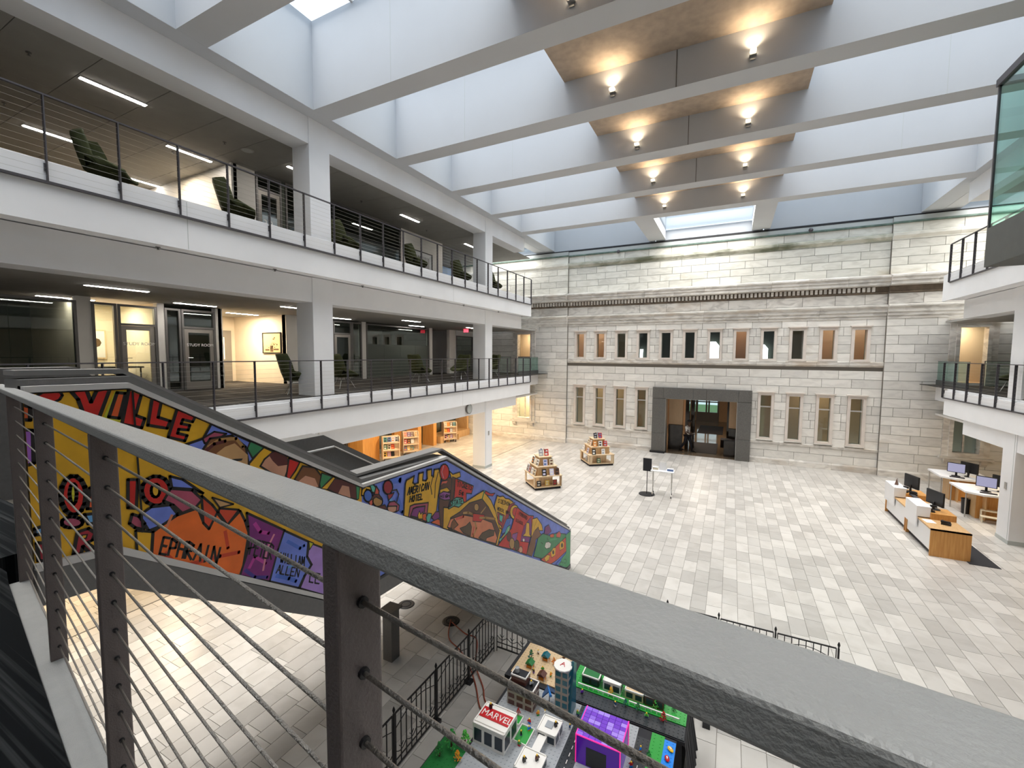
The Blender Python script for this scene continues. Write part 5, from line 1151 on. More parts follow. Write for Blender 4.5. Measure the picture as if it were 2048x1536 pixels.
for (x, y, z, rz, lab) in ((-11.6, 10.4, 4.22, -.3, 'olive lounge chair on the second floor, just right of the near column'), (-11.6, 14.4, 4.22, -.3, 'olive lounge chair with pale back before the long dark window'), (-11.3, 17.0, 4.22, 3.0, 'olive lounge chair left of the far column, second floor'), (-11.3, 19.9, 4.22, 2.6, 'small dark lounge chair right of the far column, second floor'), (-11.1, 4.25, 8.42, -.7, 'large dark green lounge chair on the third floor, the one nearest the camera'),
        (-11.1, 6.75, 8.42, -.5, 'green lounge chair on the third floor before the lit white wall'), (-11.3, 10.3, 8.42, -.4, 'olive lounge chair on the third floor just right of the near column'), (-11.1, 13.6, 8.42, -.6, 'green lounge chair on the third floor in front of the black-framed print'), (-11.1, 16.8, 8.42, -.6, 'green lounge chair on the third floor before the bright end window'), (-11.1, 19.7, 8.42, -.5, 'last green lounge chair of the third floor, right of the far column'), (8.6, 20.9, 4.22, 1.2, 'dark lounge chair on the lower right balcony')):
    dup(ch, (x, y, z), rz, lab)
# low table with books behind the third floor rail and the study-room desk
t = thing('side_table', 'low white side table on the second floor near the far chairs', 'table', (-12.6, 18.4, 4.22)); MB().box(-.3, .3, -.3, .3, .42, .45).build('tabletop', 'paper', t); MB().tube((0, 0, .02), (0, 0, .42), .03, 8).build('pole', 'chrome', t); MB().lathe([(0, .02), (.2, .02), (.2, 0), (0, 0)], 14).build('base', 'chrome', t)
t = thing('desk', 'dark desk inside the lit study room', 'desk', (-16.2, 6.0, 4.22)); MB().box(-.5, .5, -.6, .6, .7, .74).build('desktop', 'soft_black', t)
for sx in (-.45, .42):
    for sy in (-.55, .52): MB().box(sx, sx+.03, sy, sy+.03, 0, .7).build('leg', 'soft_black', t)

# ================================================================== GROUND FLOOR, LEFT: PORTALS, BENCHES, CARTS
def portal_frame(lab, x, y0, y1, z1, th=.35, d=1.0):
    t = thing('wood_portal', lab, 'portal', (x, y0, 0))
    MB().box(x-d, x, y0, y0+th, 0, z1).build('left_jamb', 'oak_orange', t, True); MB().box(x-d, x, y1-th, y1, 0, z1).build('right_jamb', 'oak_orange', t, True); MB().box(x-d, x, y0+th, y1-th, z1-.2, z1).build('lintel', 'oak_orange', t, True)
portal_frame('wide orange wood portal standing behind the book carts', -15.4, 18.9, 20.6, 2.45, .3, .8)
t = thing('portal_pier', 'broad orange wood panel left of the book carts', 'wall panel', (-15.6, 15.0, 0)); MB().box(-16.6, -15.6, 15.05, 16.15, 0, 2.88).build('panel', 'oak_orange', t, True); MB().box(-15.6, -15.59, 15.03, 16.17, 0, .1).build('skirting', 'oak', t, True)
t = thing('portal_pier', 'narrow orange wood panel behind the second book cart', 'wall panel', (-16.2, 18.0, 0)); MB().box(-16.4, -16.2, 17.9, 18.5, 0, 2.6).build('panel', 'oak_orange', t, True); MB().box(-16.2, -16.19, 18.2, 18.22, 0, 2.6).build('joint', 'oak', t, True)
r = root('window_51', (-16.5, 16.2, 0))
for i, (a, b) in enumerate(((2, 8), (8.05, 14.9), (16.2, 17.9), (18.5, 20.7), (20.7, 22.6), (22.65, 24.6))): box('pane', -16.55, -16.53, a, b, .05, 2.85, 'glass_room', r); box('frame', -16.6, -16.5, b-.03, b+.03, 0, 2.9, 'frame_metal', r)
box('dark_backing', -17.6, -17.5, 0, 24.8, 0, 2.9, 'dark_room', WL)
t = thing('window_bench', 'stepped light wood bench in the window niche left of the far column', 'bench', (-15.2, 22.5, 0))
MB().box(-16.4, -15.4, 21.0, 21.6, 0, .42).build('low_step', 'oak', t, True); MB().box(-16.4, -15.2, 21.6, 22.7, .36, .44).box(-16.4, -15.2, 21.6, 21.68, 0, .36).box(-16.4, -15.2, 22.6, 22.7, 0, .36).build('seat', 'oak', t, True); MB().box(-16.4, -15.5, 22.7, 24.4, 0, .42).build('long_seat', 'oak', t, True); MB().box(-16.5, -15.6, 24.2, 24.4, .42, 2.6).build('side_frame', 'oak', t, True)
t = thing('sofa', 'low beige seat half hidden behind the stair parapet', 'seat', (-15.7, 13.6, 0)); MB().box(-.5, .5, -.6, .6, 0, .4).build('base', 'cream', t); MB().box(-.5, -.3, -.6, .6, .4, .8).build('backrest', 'cream', t)
BC = {'white': (.78, .77, .74), 'black': (.02, .02, .022), 'red': (.55, .03, .03), 'blue': (.12, .2, .42), 'grey': (.38, .4, .44), 'yellow': (.75, .5, .08), 'brown': (.16, .08, .05), 'green': (.08, .22, .12), 'orange': (.75, .27, .06), 'cream': (.74, .66, .5), 'purple': (.25, .12, .3), 'teal': (.08, .3, .33), 'pink': (.7, .3, .35), 'lavender': (.62, .6, .78)}
for k_, v_ in BC.items(): mat('cover_'+k_, v_, .35)
_bk = {}
def book(label, color, loc, rz, lean=.30, h=.27, w_=.19, group=None, art=None):
    """upright face-out book: cover block, page block and a printed cover patch; origin at foot centre"""
    key = (color, h, art)
    if key not in _bk:
        m = MB(); m.use('cover_'+color); d = .022
        m.box(-w_/2, w_/2, -d/2, -d/2+.003, 0, h).box(-w_/2, w_/2, d/2-.003, d/2, 0, h).box(-w_/2, -w_/2+.003, -d/2, d/2, 0, h)
        m.use('paper').box(-w_/2+.004, w_/2-.006, -d/2+.003, d/2-.003, .004, h-.004)
        m.use('cover_'+(art or 'cream')).box(-w_*.3, w_*.3, -d/2-.0015, -d/2, h*.62, h*.84).box(-w_*.36, w_*.22, -d/2-.0015, -d/2, h*.14, h*.42)
        o = m.build('book'); _bk[key] = o.data
    else: o = bpy.data.objects.new('book', _bk[key]); COL.objects.link(o)
    o.location = loc; o.rotation_euler = (-lean, 0, rz); return tag(o, label, 'book', group)
def cart(lab, x, y, rz, short):
    t = thing('book_cart', lab, 'book cart', (x, y, 0), rz, 'pale wooden book carts')
    W2, H, Dp = .40, 1.25, .26
    for sx in (-1, 1):
        m = MB(); pts = [(-Dp, .12), (Dp, .12), (Dp, H-.12), (Dp-.08, H), (-Dp+.08, H), (-Dp, H-.12)]
        m.prism(pts, 'x', sx*W2-.015, sx*W2+.015); m.build('side_panel', 'cart_wood', t)
    for k in range(3):
        z = .18+.37*k
        MB().prism([(-Dp+.02, z+.0), (-Dp+.02, z+.05), (0, z+.09), (Dp-.02, z+.05), (Dp-.02, z+.0)], 'x', -W2+.015, W2-.015).build('shelf', 'cart_wood', t)
        MB().box(-W2+.015, W2-.015, -.01, .01, z+.08, z+.36).build('divider', 'cart_wood', t)
    for sx in (-1, 1):
        for sy in (-1, 1):
            MB().tube((sx*(W2-.06)-.02, sy*(Dp-.05), .05), (sx*(W2-.06)+.02, sy*(Dp-.05), .05), .05, 10).box(sx*(W2-.06)-.03, sx*(W2-.06)+.03, sy*(Dp-.05)-.02, sy*(Dp-.05)+.02, .06, .12).build('caster', 'black', t)
    cols = random.sample(list(BC), 12)
    for k in range(3):
        for j in range(4 if k == 2 else 3):
            c = cols[(k*4+j) % 12]; lx = -.27+j*.18+random.uniform(-.02, .02); ly = -.13; z = .18+.37*k+.055
            wx = x+lx*math.cos(rz)-ly*math.sin(rz); wy = y+lx*math.sin(rz)+ly*math.cos(rz)
            book('%s book on the %s shelf of %s' % (c, ('bottom', 'middle', 'top')[k], short), c, (wx, wy, z), rz, .28, .25, .165, 'books on the carts', random.choice(['white', 'grey', 'black', 'orange']))
cart('pale wooden book cart nearest the stair parapet', -15.15, 16.45, .92, 'the nearest cart'); cart('pale wooden book cart, second one from the stair', -15.2, 18.0, .92, 'the second cart'); cart('pale wooden book cart, farthest one beside the window bench', -15.3, 21.75, .92, 'the farthest cart')

# ================================================================== PYRAMID BOOK DISPLAYS
def pyramid(lab, short, x, y, rz, S, plan):
    t = thing('book_display', lab, 'book display', (x, y, 0), rz, 'tiered wooden book displays')
    h = S/2
    MB().box(-h+.03, h-.03, -h+.03, h-.03, 0, .09).build('plinth', 'soft_black', t)
    m = MB()      # lower cube with four open niches
    m.box(-h, h, -h, h, .09, .12).box(-h+.28, h-.28, -h+.28, h-.28, .12, .52)
    for sx in (-1, 1):
        for sy in (-1, 1): m.box(sx*h, sx*(h-.16 if plan['solid'] else h-.03), sy*h, sy*(h-.03), .12, .52).box(sx*h, sx*(h-.03), sy*h, sy*(h-.16), .12, .52)
    m.build('lower_case', 'oak_light', t); MB().box(-h-.02, h+.02, -h-.02, h+.02, .52, .55).build('shelf', 'oak_light', t)
    zz = .55
    for q, sc_ in ((.36, .46), (.22, .30)):
        MB().box(-q*S, q*S, -q*S, q*S, zz, zz+.33).build('riser', 'oak', t); zz += .33
        MB().box(-sc_*S*.84, sc_*S*.84, -sc_*S*.84, sc_*S*.84, zz, zz+.025).build('shelf', 'oak_light', t); zz += .025
    def put(side, off, u, z, c, art, lab_, lean=.25, hh=.26):
        a = side*PI/2; lx, ly = u, -off
        gx_, gy_ = lx*math.cos(a)-ly*math.sin(a), lx*math.sin(a)+ly*math.cos(a)
        wx, wy = x+gx_*math.cos(rz)-gy_*math.sin(rz), y+gx_*math.sin(rz)+gy_*math.cos(rz)
        book(lab_, c, (wx, wy, z), rz+a, lean, hh, .18, 'books on the tiered displays', art)
    sn = ('right-hand face', 'far face', 'rear face', 'left-hand face')
    for (side, tier, u, c, art) in plan['books']:
        off = {0: h-.12, 1: .36*S+.13, 2: .22*S+.12, 3: .12}[tier]; z = {0: .121, 1: .551, 2: .906, 3: 1.261}[tier]
        put(side, off, u, z, c, art, '%s book with %s print on the %s of %s, %s' % (c, art, ('bottom niche', 'lowest shelf', 'middle shelf', 'top')[tier], short, sn[side]), .25 if tier else .12, .27 if tier else .22)
pyramid('tiered wooden book display, the nearer of the two', 'the nearer display', -6.76, 16.25, .79, 1.16, dict(solid=False, books=[
    (0, 0, -.36, 'black', 'white'), (0, 0, 0, 'yellow', 'cream'), (0, 0, .34, 'brown', 'red'), (0, 1, -.16, 'black', 'lavender'), (0, 1, .16, 'lavender', 'white'), (0, 1, .40, 'brown', 'black'), (0, 2, -.05, 'lavender', 'blue'), (0, 2, .22, 'cream', 'brown'), (0, 3, .10, 'red', 'white'), (0, 3, -.14, 'grey', 'white'),
    (3, 1, -.4, 'grey', 'brown'), (3, 1, -.15, 'brown', 'pink'), (3, 1, .1, 'white', 'grey'), (3, 1, .36, 'cream', 'black'), (3, 2, -.25, 'black', 'orange'), (3, 2, .02, 'cream', 'white'), (3, 2, .26, 'white', 'black'), (3, 3, -.05, 'blue', 'white'), (1, 1, -.3, 'black', 'grey'), (1, 1, .1, 'brown', 'orange'), (1, 2, -.1, 'teal', 'black'), (1, 3, 0, 'brown', 'white')]))
pyramid('tiered wooden book display, the farther one beside the marble wall', 'the farther display', -5.84, 21.0, .66, 1.28, dict(solid=True, books=[
    (0, 0, -.1, 'green', 'cream'), (0, 1, -.38, 'black', 'white'), (0, 1, .1, 'white', 'grey'), (0, 2, -.26, 'orange', 'cream'), (0, 2, .02, 'white', 'black'), (0, 2, .28, 'red', 'grey'), (0, 3, .12, 'red', 'blue'), (0, 3, -.13, 'black', 'grey'),
    (3, 0, -.1, 'grey', 'white'), (3, 0, .2, 'teal', 'white'), (3, 1, -.4, 'white', 'grey'), (3, 1, .2, 'lavender', 'black'), (3, 2, -.2, 'cream', 'brown'), (3, 2, .1, 'white', 'orange'), (3, 3, 0, 'brown', 'grey'), (1, 1, -.1, 'black', 'red'), (1, 1, .3, 'grey', 'black'), (1, 2, 0, 'red', 'white'), (1, 3, .05, 'blue', 'grey')]))

# ================================================================== SMALL TABLE AND STAND IN THE HALL
t = thing('rolling_table', 'small white rolling table in the middle of the hall', 'table', (-2.2, 17.2, 0), .05)
MB().box(-.42, .42, -.24, .24, .97, 1.0).build('tabletop', 'paper', t, bevel=.01)
for sx in (-1, 1):
    MB().tube((sx*.34, 0, .97), (sx*.34, 0, .55), .028, 8).tube((sx*.34, 0, .55), (sx*.34, 0, .3), .02, 8).build('leg', 'steel', t)
    MB().path([(sx*.34, -.23, .07), (sx*.34, -.1, .16), (sx*.34, 0, .35), (sx*.34, .1, .16), (sx*.34, .23, .07)], .014, 6).build('foot', 'chrome', t)
    for sy in (-1, 1): MB().tube((sx*.34-.015, sy*.23, .035), (sx*.34+.015, sy*.23, .035), .035, 10).build('caster', 'black', t)
t = thing('sign_stand', 'black floor stand with a dark rectangular board beside the rolling table', 'stand', (-2.75, 17.1, 0))
MB().lathe([(0, 0), (.3, 0), (.3, .02), (.05, .035), (0, .035)], 18).build('base', 'black', t); MB().tube((0, 0, .03), (0, 0, 1.2), .014, 8).build('pole', 'black', t); MB().box(-.16, .16, -.03, .0, .92, 1.42).build('board', 'soft_black', t, bevel=.006)
def carton(lab, loc, s, mt, mt2, rz=0):
    t = thing('box', lab, 'box', loc, rz); MB().box(-s[0]/2, s[0]/2, -s[1]/2, s[1]/2, 0, s[2]*.8).build('body', mt, t); MB().box(-s[0]/2-.004, s[0]/2+.004, -s[1]/2-.004, s[1]/2+.004, s[2]*.8, s[2]).build('lid', mt2, t)
carton('low white tissue box at the left end of the rolling table', (-2.46, 17.2, 1.0), (.2, .13, .10), 'cover_cream', 'paper'); carton('blue and white box at the right end of the rolling table', (-1.92, 17.2, 1.0), (.22, .13, .09), 'cover_blue', 'paper')
t = thing('paper_sign', 'white upright paper sign standing on the rolling table', 'sign', (-2.2, 17.2, 1.0)); MB().box(-.13, .13, -.005, .005, .0, .30).build('sheet', 'paper', t); MB().box(-.13, .13, 0, .09, 0, .01).build('foot', 'paper', t)

# ================================================================== SERVICE DESKS, RIGHT
def monitor(lab, loc, rz, on, mt='black', tilt=.0, h=.36, w_=.5):
    t = thing('monitor', lab, 'monitor', loc, rz, 'flat screens on the service desks')
    MB().lathe([(0, 0), (.13, 0), (.12, .015), (.03, .02), (0, .02)], 16).build('base', 'black', t); MB().box(-.03, .03, .02, .05, .015, .24).build('neck', 'black', t)
    m = MB().box(-w_/2, w_/2, -.02, .03, .14, .14+h); m.build('housing', 'black', t, bevel=.006)
    MB().box(-w_/2+.02, w_/2-.02, -.023, -.0201, .16, .14+h-.02).build('screen', 'screen' if on else 'black', t)
def gadget(kind, lab, loc, rz=0):
    t = thing(kind, lab, kind.replace('_', ' '), loc, rz)
    if kind == 'keyboard': MB().box(-.2, .2, -.07, .07, 0, .02).build('body', 'black', t); MB().box(-.18, .18, -.055, .055, .02, .026).build('keys', 'rail_dark', t)
    elif kind == 'telephone': MB().prism([(-.1, 0), (.1, 0), (.1, .09), (-.1, .03)], 'x', -.1, .1).build('body', 'black', t); MB().box(-.10, -.05, -.09, .11, .07, .11).build('handset', 'soft_black', t)
    elif kind == 'barcode_scanner': MB().box(-.06, .06, -.06, .06, 0, .03).build('base', 'black', t); MB().tube((0, 0, .03), (0, .03, .16), .015).build('stem', 'black', t); MB().box(-.035, .035, -.09, .05, .15, .2).build('head', 'black', t)
    elif kind == 'leaflet_holder': MB().prism([(-.05, 0), (.05, 0), (.0, .2), (-.015, .2)], 'x', -.09, .09).build('holder', 'cover_brown', t); MB().prism([(-.045, .03), (-.04, .03), (-.016, .19), (-.021, .19)], 'x', -.06, .06).build('leaflet', 'paper', t)
    elif kind == 'paper_sheet': MB().box(-.11, .11, -.15, .15, 0, .002).build('sheet', 'paper', t)
    elif kind == 'paper_tray': MB().box(-.14, .14, -.18, .18, 0, .02).box(-.14, .14, .16, .18, .02, .09).box(-.14, -.125, -.18, .18, .02, .06).box(.125, .14, -.18, .18, .02, .06).build('tray', 'paper', t); MB().box(-.11, .11, -.14, .14, .02, .05).build('paper_stack', 'cover_white', t)
    return t
def service_desk(lab, x, y0, y1):
    t = thing('service_desk', lab, 'desk', (x, y0, 0), 0, 'wood and white service desks')
    MB().box(x, x+.82, y0, y0+.04, 0, .75).build('end_panel', 'oak_orange', t, True); MB().box(x+.0, x+.35, y1-.05, y1, 0, .75).build('end_panel', 'oak_orange', t, True)
    MB().box(x+.0, x+.82, y0, y1-.1, .71, .75).build('desktop', 'oak_light' if False else 'oak', t, True); MB().box(x+.03, x+.06, y0+.04, y1-.05, .12, .71).build('front_panel', 'paper', t, True)
    MB().box(x+.08, x+.12, y0+.04, y1-.05, 0, .12).build('toe_kick', 'black', t, True)
    m = y0+(y1-y0)*.52
    MB().box(x-.03, x+.0, m, y1+.02, .45, 1.05).build('counter_front', 'paper', t, True); MB().box(x-.03, x+.30, m, y1+.02, 1.05, 1.08).build('counter_top', 'paper', t, True); MB().box(x, x+.28, m, m+.025, .78, 1.05).build('counter_end', 'paper', t, True)
    MB().box(x+.27, x+.82, m-.05, y1-.3, .75, .92).build('raised_shelf', 'oak_orange', t, True)
service_desk('service desk with white counter and orange wood end, nearest the camera', 5.0, 15.36, 17.2); service_desk('service desk with white counter, the farther one', 5.0, 17.28, 19.2)
monitor('black monitor seen from behind on the nearer service desk', (5.5, 16.75, .92), 1.9, False, h=.42, w_=.6); monitor('black monitor seen from behind on the farther service desk', (5.5, 18.6, .92), 1.9, False, h=.42, w_=.6)
gadget('telephone', 'black telephone on the wooden top of the nearer service desk', (5.5, 15.95, .75), 1.2); gadget('barcode_scanner', 'black scanner on the raised shelf of the nearer service desk', (5.35, 16.45, .92), 1.4); gadget('paper_sheet', 'white sheet of paper on the nearer service desk', (5.17, 16.05, .752), .1)
gadget('telephone', 'black telephone on the farther service desk', (5.45, 18.25, .92), 1.3); gadget('keyboard', 'black keyboard on the farther service desk', (5.4, 18.0, .92), 1.6); gadget('leaflet_holder', 'brown leaflet holder on the white counter of the farther desk', (5.15, 18.75, 1.08), 1.2); gadget('paper_tray', 'small white tray on the nearer service desk counter', (5.42, 17.0, .92), 1.57)
gadget('barcode_scanner', 'black scanner beside the monitor of the farther service desk', (5.3, 18.45, .92), .4)
def back_desk(lab, x, y, rz=0):
    t = thing('work_desk', lab, 'desk', (x, y, 0), rz, 'white-topped desks at the back')
    MB().prism([(0, .3), (.35, 0), (1.5, 0), (1.5, 1.5), (0, 1.5)], 'z', .84, .90).build('desktop', 'paper', t)
    MB().box(.30, .34, .35, .95, 0, .84).build('side_panel', 'oak', t); MB().box(.30, 1.5, .33, .36, 0, .84).build('front_panel', 'oak_orange', t); MB().box(.45, .47, .1, .34, 0, .84).build('fin', 'oak', t)
    for lx, ly in ((.05, 1.45), (.05, .35)): MB().tube((lx, ly, 0), (lx, ly, .84), .02, 8).build('leg', 'steel', t)
back_desk('white-topped desk with two monitors, the farther one under the stone window', 7.25, 21.5); back_desk('white-topped desk with two monitors, the nearer one beside the column', 7.2, 19.4)
monitor('monitor with lit screen on the farther back desk', (7.75, 22.0, .9), -.5, True); monitor('monitor turned away on the farther back desk', (8.15, 22.1, .9), 2.2, False, h=.4, w_=.55); monitor('monitor with lit screen on the nearer back desk', (7.8, 19.95, .9), -.5, True); monitor('monitor turned away on the nearer back desk', (8.25, 20.1, .9), 2.2, False, h=.4, w_=.55)
gadget('keyboard', 'black keyboard on the nearer back desk', (7.75, 19.65, .9), -.3); gadget('keyboard', 'black keyboard on the farther back desk', (7.7, 21.75, .9), -.3); gadget('paper_tray', 'white tray on the farther back desk', (8.25, 21.75, .9), .2); gadget('paper_sheet', 'white sheet at the corner of the farther back desk', (7.5, 21.9, .902), .3); gadget('telephone', 'black telephone on the nearer back desk', (8.3, 19.75, .9), -.4)
t = thing('step_stool', 'small white two-step stool in front of the nearer back desk', 'stool', (7.75, 19.45, 0), -.25)
MB().box(-.2, .2, -.02, .18, .34, .37).build('upper_step', 'cover_cream', t, bevel=.005); MB().box(-.23, .23, -.22, -.02, .18, .21).build('lower_step', 'cover_cream', t, bevel=.005)
for sx in (-1, 1):
    MB().prism([(-.23, 0), (-.19, 0), (-.17, .18), (-.2, .18)], 'x', sx*.2-.015, sx*.2+.015).build('leg', 'cover_cream', t); MB().prism([(.16, 0), (.21, 0), (.17, .35), (.13, .35)], 'x', sx*.2-.015, sx*.2+.015).build('leg', 'cover_cream', t); MB().prism([(-.05, 0), (.0, 0), (.04, .35), (-.01, .35)], 'x', sx*.2-.015, sx*.2+.015).build('leg', 'cover_cream', t)
t = thing('waste_bin', 'black waste bin at the right edge by the wooden wall', 'bin', (7.75, 16.55, 0)); MB().lathe([(0, .01), (.15, .0), (.19, .42), (.17, .42), (.14, .02), (0, .02)], 16).build('body', 'black', t); MB().lathe([(.19, .42), (.2, .42), (.2, .45), (.17, .45)], 16).build('rim', 'soft_black', t)
t = thing('waste_bin', 'narrow black bin under the nearer back desk', 'bin', (7.42, 20.2, 0)); MB().lathe([(0, .01), (.10, .0), (.12, .5), (.1, .5), (.08, .02)], 12).build('body', 'black', t); MB().lathe([(.12, .5), (.13, .5), (.13, .52), (.1, .52)], 12).build('rim', 'soft_black', t)
t = tag(MB().box(5.75, 6.35, 15.2, 16.9, .001, .012).build('floor_mat', 'soft_black', None), 'black floor mat beside the nearer service desk', 'mat')

# ================================================================== HALL BEYOND THE PORTAL
tag(MB().box(-1.9, -.55, 25.9, 29.0, .006, .018).build('floor_mat', 'soft_black'), 'dark entrance mat just inside the granite portal', 'mat'); tag(MB().box(-1.95, -.35, 32.5, 36.2, .006, .018).build('floor_mat', 'soft_black'), 'dark entrance mat in front of the bright outer doors', 'mat')
t = thing('waste_bin', 'dark square bin inside the portal at the right', 'bin', (.0, 25.75, 0)); MB().box(-.2, .3, -.2, .2, .0, .85).build('body', 'shine_dark', t); MB().box(-.22, .32, -.22, .22, .85, .92).build('lid', 'black', t)
t = thing('armchair', 'dark bench further inside the portal at the right', 'bench', (-.2, 28.3, 0)); MB().box(-.2, .5, -.3, .5, 0, .45).build('seat', 'soft_black', t); MB().box(.35, .5, -.3, .5, .45, .9).build('backrest', 'soft_black', t)

# ================================================================== PERSON
def skin_mesh(name, verts, edges, radii, mt, parent, sub=1):
    me = bpy.data.meshes.new(name); me.from_pydata(verts, edges, []); o = bpy.data.objects.new(name, me); COL.objects.link(o); o.parent = parent; me.materials.append(MATS[mt])
    md = o.modifiers.new('skin', 'SKIN'); ly = me.skin_vertices[0] if me.skin_vertices else None
    if ly is None:
        bm_ = bmesh.new(); bm_.from_mesh(me); bm_.verts.layers.skin.verify(); bm_.to_mesh(me); bm_.free(); ly = me.skin_vertices[0]
    for i, r_ in enumerate(radii): ly.data[i].radius = r_ if isinstance(r_, tuple) else (r_, r_)
    ly.data[0].use_root = True
    md.use_smooth_shade = True; s_ = o.modifiers.new('sub', 'SUBSURF'); s_.levels = sub; s_.render_levels = sub
    return o
mat('skin_dark', (.10, .055, .035), .6); mat('navy', (.012, .013, .02), .8); mat('shirt_white', (.78, .76, .72), .7)
t = thing('person', 'person in white shirt and dark trousers walking through the granite portal', 'person', (-2.05, 25.95, 0), -.35)
# walking to +x; one continuous body
V = [(0, 0, .95), (0, 0, 1.15), (.02, 0, 1.38), (.04, 0, 1.50), (.07, 0, 1.58), (.09, 0, 1.68),      # pelvis..head 0-5
     (.02, .17, 1.40), (.0, .22, 1.14), (.18, .18, 1.02), (.02, -.17, 1.40), (.03, -.22, 1.14), (.26, -.18, 1.05),  # arms 6-11
     (.02, .09, .88), (.16, .10, .50), (.24, .10, .08), (.36, .10, .05), (-.02, -.09, .88), (-.10, -.10, .50), (-.34, -.10, .16), (-.26, -.10, .05), (.09, 0, 1.76)]
E_ = [(0, 1), (1, 2), (2, 3), (3, 4), (4, 5), (2, 6), (6, 7), (7, 8), (2, 9), (9, 10), (10, 11), (0, 12), (12, 13), (13, 14), (14, 15), (0, 16), (16, 17), (17, 18), (18, 19), (5, 20)]
Rr = [(.14, .11), (.13, .10), (.15, .11), .055, .065, .095, .055, .045, .035, .055, .045, .035, .09, .06, .045, .04, .09, .06, .045, .04, .07]
skin_mesh('body', V, E_, Rr, 'skin_dark', t)
def sub_(ids, ed, rad, name, mt):
    mp = {a: i for i, a in enumerate(ids)}; skin_mesh(name, [V[a] for a in ids], [(mp[a], mp[b]) for a, b in ed], rad, mt, t)
sub_([1, 0, 2, 6, 7, 9, 10, 3], [(1, 0), (1, 2), (2, 6), (6, 7), (2, 9), (9, 10), (2, 3)], [(.155, .125), (.155, .125), (.17, .13), .07, .055, .07, .055, .065], 'shirt', 'shirt_white')
sub_([0, 12, 13, 14, 16, 17, 18], [(0, 12), (12, 13), (13, 14), (0, 16), (16, 17), (17, 18)], [(.16, .13), .105, .075, .065, .105, .075, .065], 'trousers', 'navy')
for q in ((.30, .10, .05), (-.30, -.10, .10)): MB().prism([(-.1, -.05), (.16, -.05), (.17, .0), (.02, .06), (-.1, .06)], 'y', -.045, .045).build('shoe', 'black', t).location = q
MB().lathe([(0, .10), (.07, .085), (.10, .03), (.102, -.02), (.09, -.05)], 12, (.075, 0, 1.72)).build('hair', 'black', t, smooth=True)
m = MB().tube((.185, .035, 1.70), (.195, .035, 1.70), .010, 6).tube((.185, -.035, 1.70), (.195, -.035, 1.70), .010, 6); m.build('eye', 'paper', t); MB().tube((.18, 0, 1.68), (.215, 0, 1.655), .014, 6).build('nose', 'skin_dark', t); MB().box(.178, .190, -.025, .025, 1.622, 1.630).build('mouth', 'cover_brown', t)
for sy in (-1, 1): MB().tube((.09, sy*.09, 1.68), (.09, sy*.105, 1.68), .025, 8).build('ear', 'skin_dark', t)
for hx, hy, hz in ((.20, .18, 1.01), (.28, -.18, 1.04)):
    m = MB().box(hx-.01, hx+.07, hy-.015, hy+.015, hz-.035, hz+.035)
    for f_ in range(4): m.tube((hx+.07, hy, hz-.027+f_*.018), (hx+.12-.01*abs(f_-1.5), hy-.01, hz-.03+f_*.018), .0085, 5)
    m.tube((hx+.01, hy, hz+.03), (hx+.06, hy-.02, hz+.06), .010, 5); m.build('hand', 'skin_dark', t)
tag(MB().box(-1.87, -1.62, 25.55, 25.68, 1.06, 1.09).box(-1.85, -1.64, 25.56, 25.67, 1.09, 1.10).build('notebook', 'black'), 'dark notebook held by the walking person', 'notebook')

# ================================================================== WROUGHT IRON FENCE
def fence(lab, x, y, rz, n, L_=.82, H=.85):
    t = thing('iron_fence', lab, 'fence', (x, y, 0), rz)
    for i in range(n):
        x0 = i*(L_+.06)
        MB().box(x0, x0+L_, -.008, .008, H-.04, H-.02).build('top_rail', 'black', t); MB().box(x0, x0+L_, -.008, .008, .07, .09).build('bottom_rail', 'black', t); MB().box(x0, x0+L_, -.006, .006, .17, .182).build('lower_rail', 'black', t)
        MB().box(x0, x0+L_, -.006, .006, H-.14, H-.128).build('upper_rail', 'black', t) if False else None
        for j in range(9): MB().box(x0+L_*j/8-.006, x0+L_*j/8+.006, -.006, .006, .0 if j in (0, 8) else .07, H-.03).build('baluster', 'black', t)
        m = MB()
        for j in range(4):
            cx_ = x0+L_*(2*j+1)/8
            for (z_, sgn) in ((.30, 1), ):
                pts = [(cx_-L_/8+L_/4*q/6, 0, z_-.06*math.sin(PI*q/6)) for q in range(7)]; m.path(pts, .006, 4)
            m.tube((cx_-.04, 0, .33), (cx_, 0, .28), .006, 4).tube((cx_+.04, 0, .33), (cx_, 0, .28), .006, 4)
        a = [(x0+L_*q/8, 0, H-.24+.12*math.sin(PI*q/8)) for q in range(9)]; m.path(a, .006, 4)
        m.build('scrollwork', 'black', t)
        px_ = x0+L_+.03
        MB().box(px_-.012, px_+.012, -.012, .012, 0, H-.02).build('post', 'black', t); MB().lathe([(0, -.05), (.008, -.045), (.02, 0), (.012, .03), (0, .055)], 8, (px_, 0, H+.03)).build('finial', 'black', t); MB().box(px_-.05, px_+.05, -.06, .06, 0, .055).build('base_block', 'black', t)
    return t
fence('black wrought iron fence running beside the toy city towards the stair', -3.66, 6.58, -PI/2, 4)
fence('black wrought iron fence across the back of the toy city', -3.62, 6.62, 0, 6)
fence('black wrought iron fence farther out whose tips show above the foreground railing', -1.7, 8.12, 0, 4, .79)

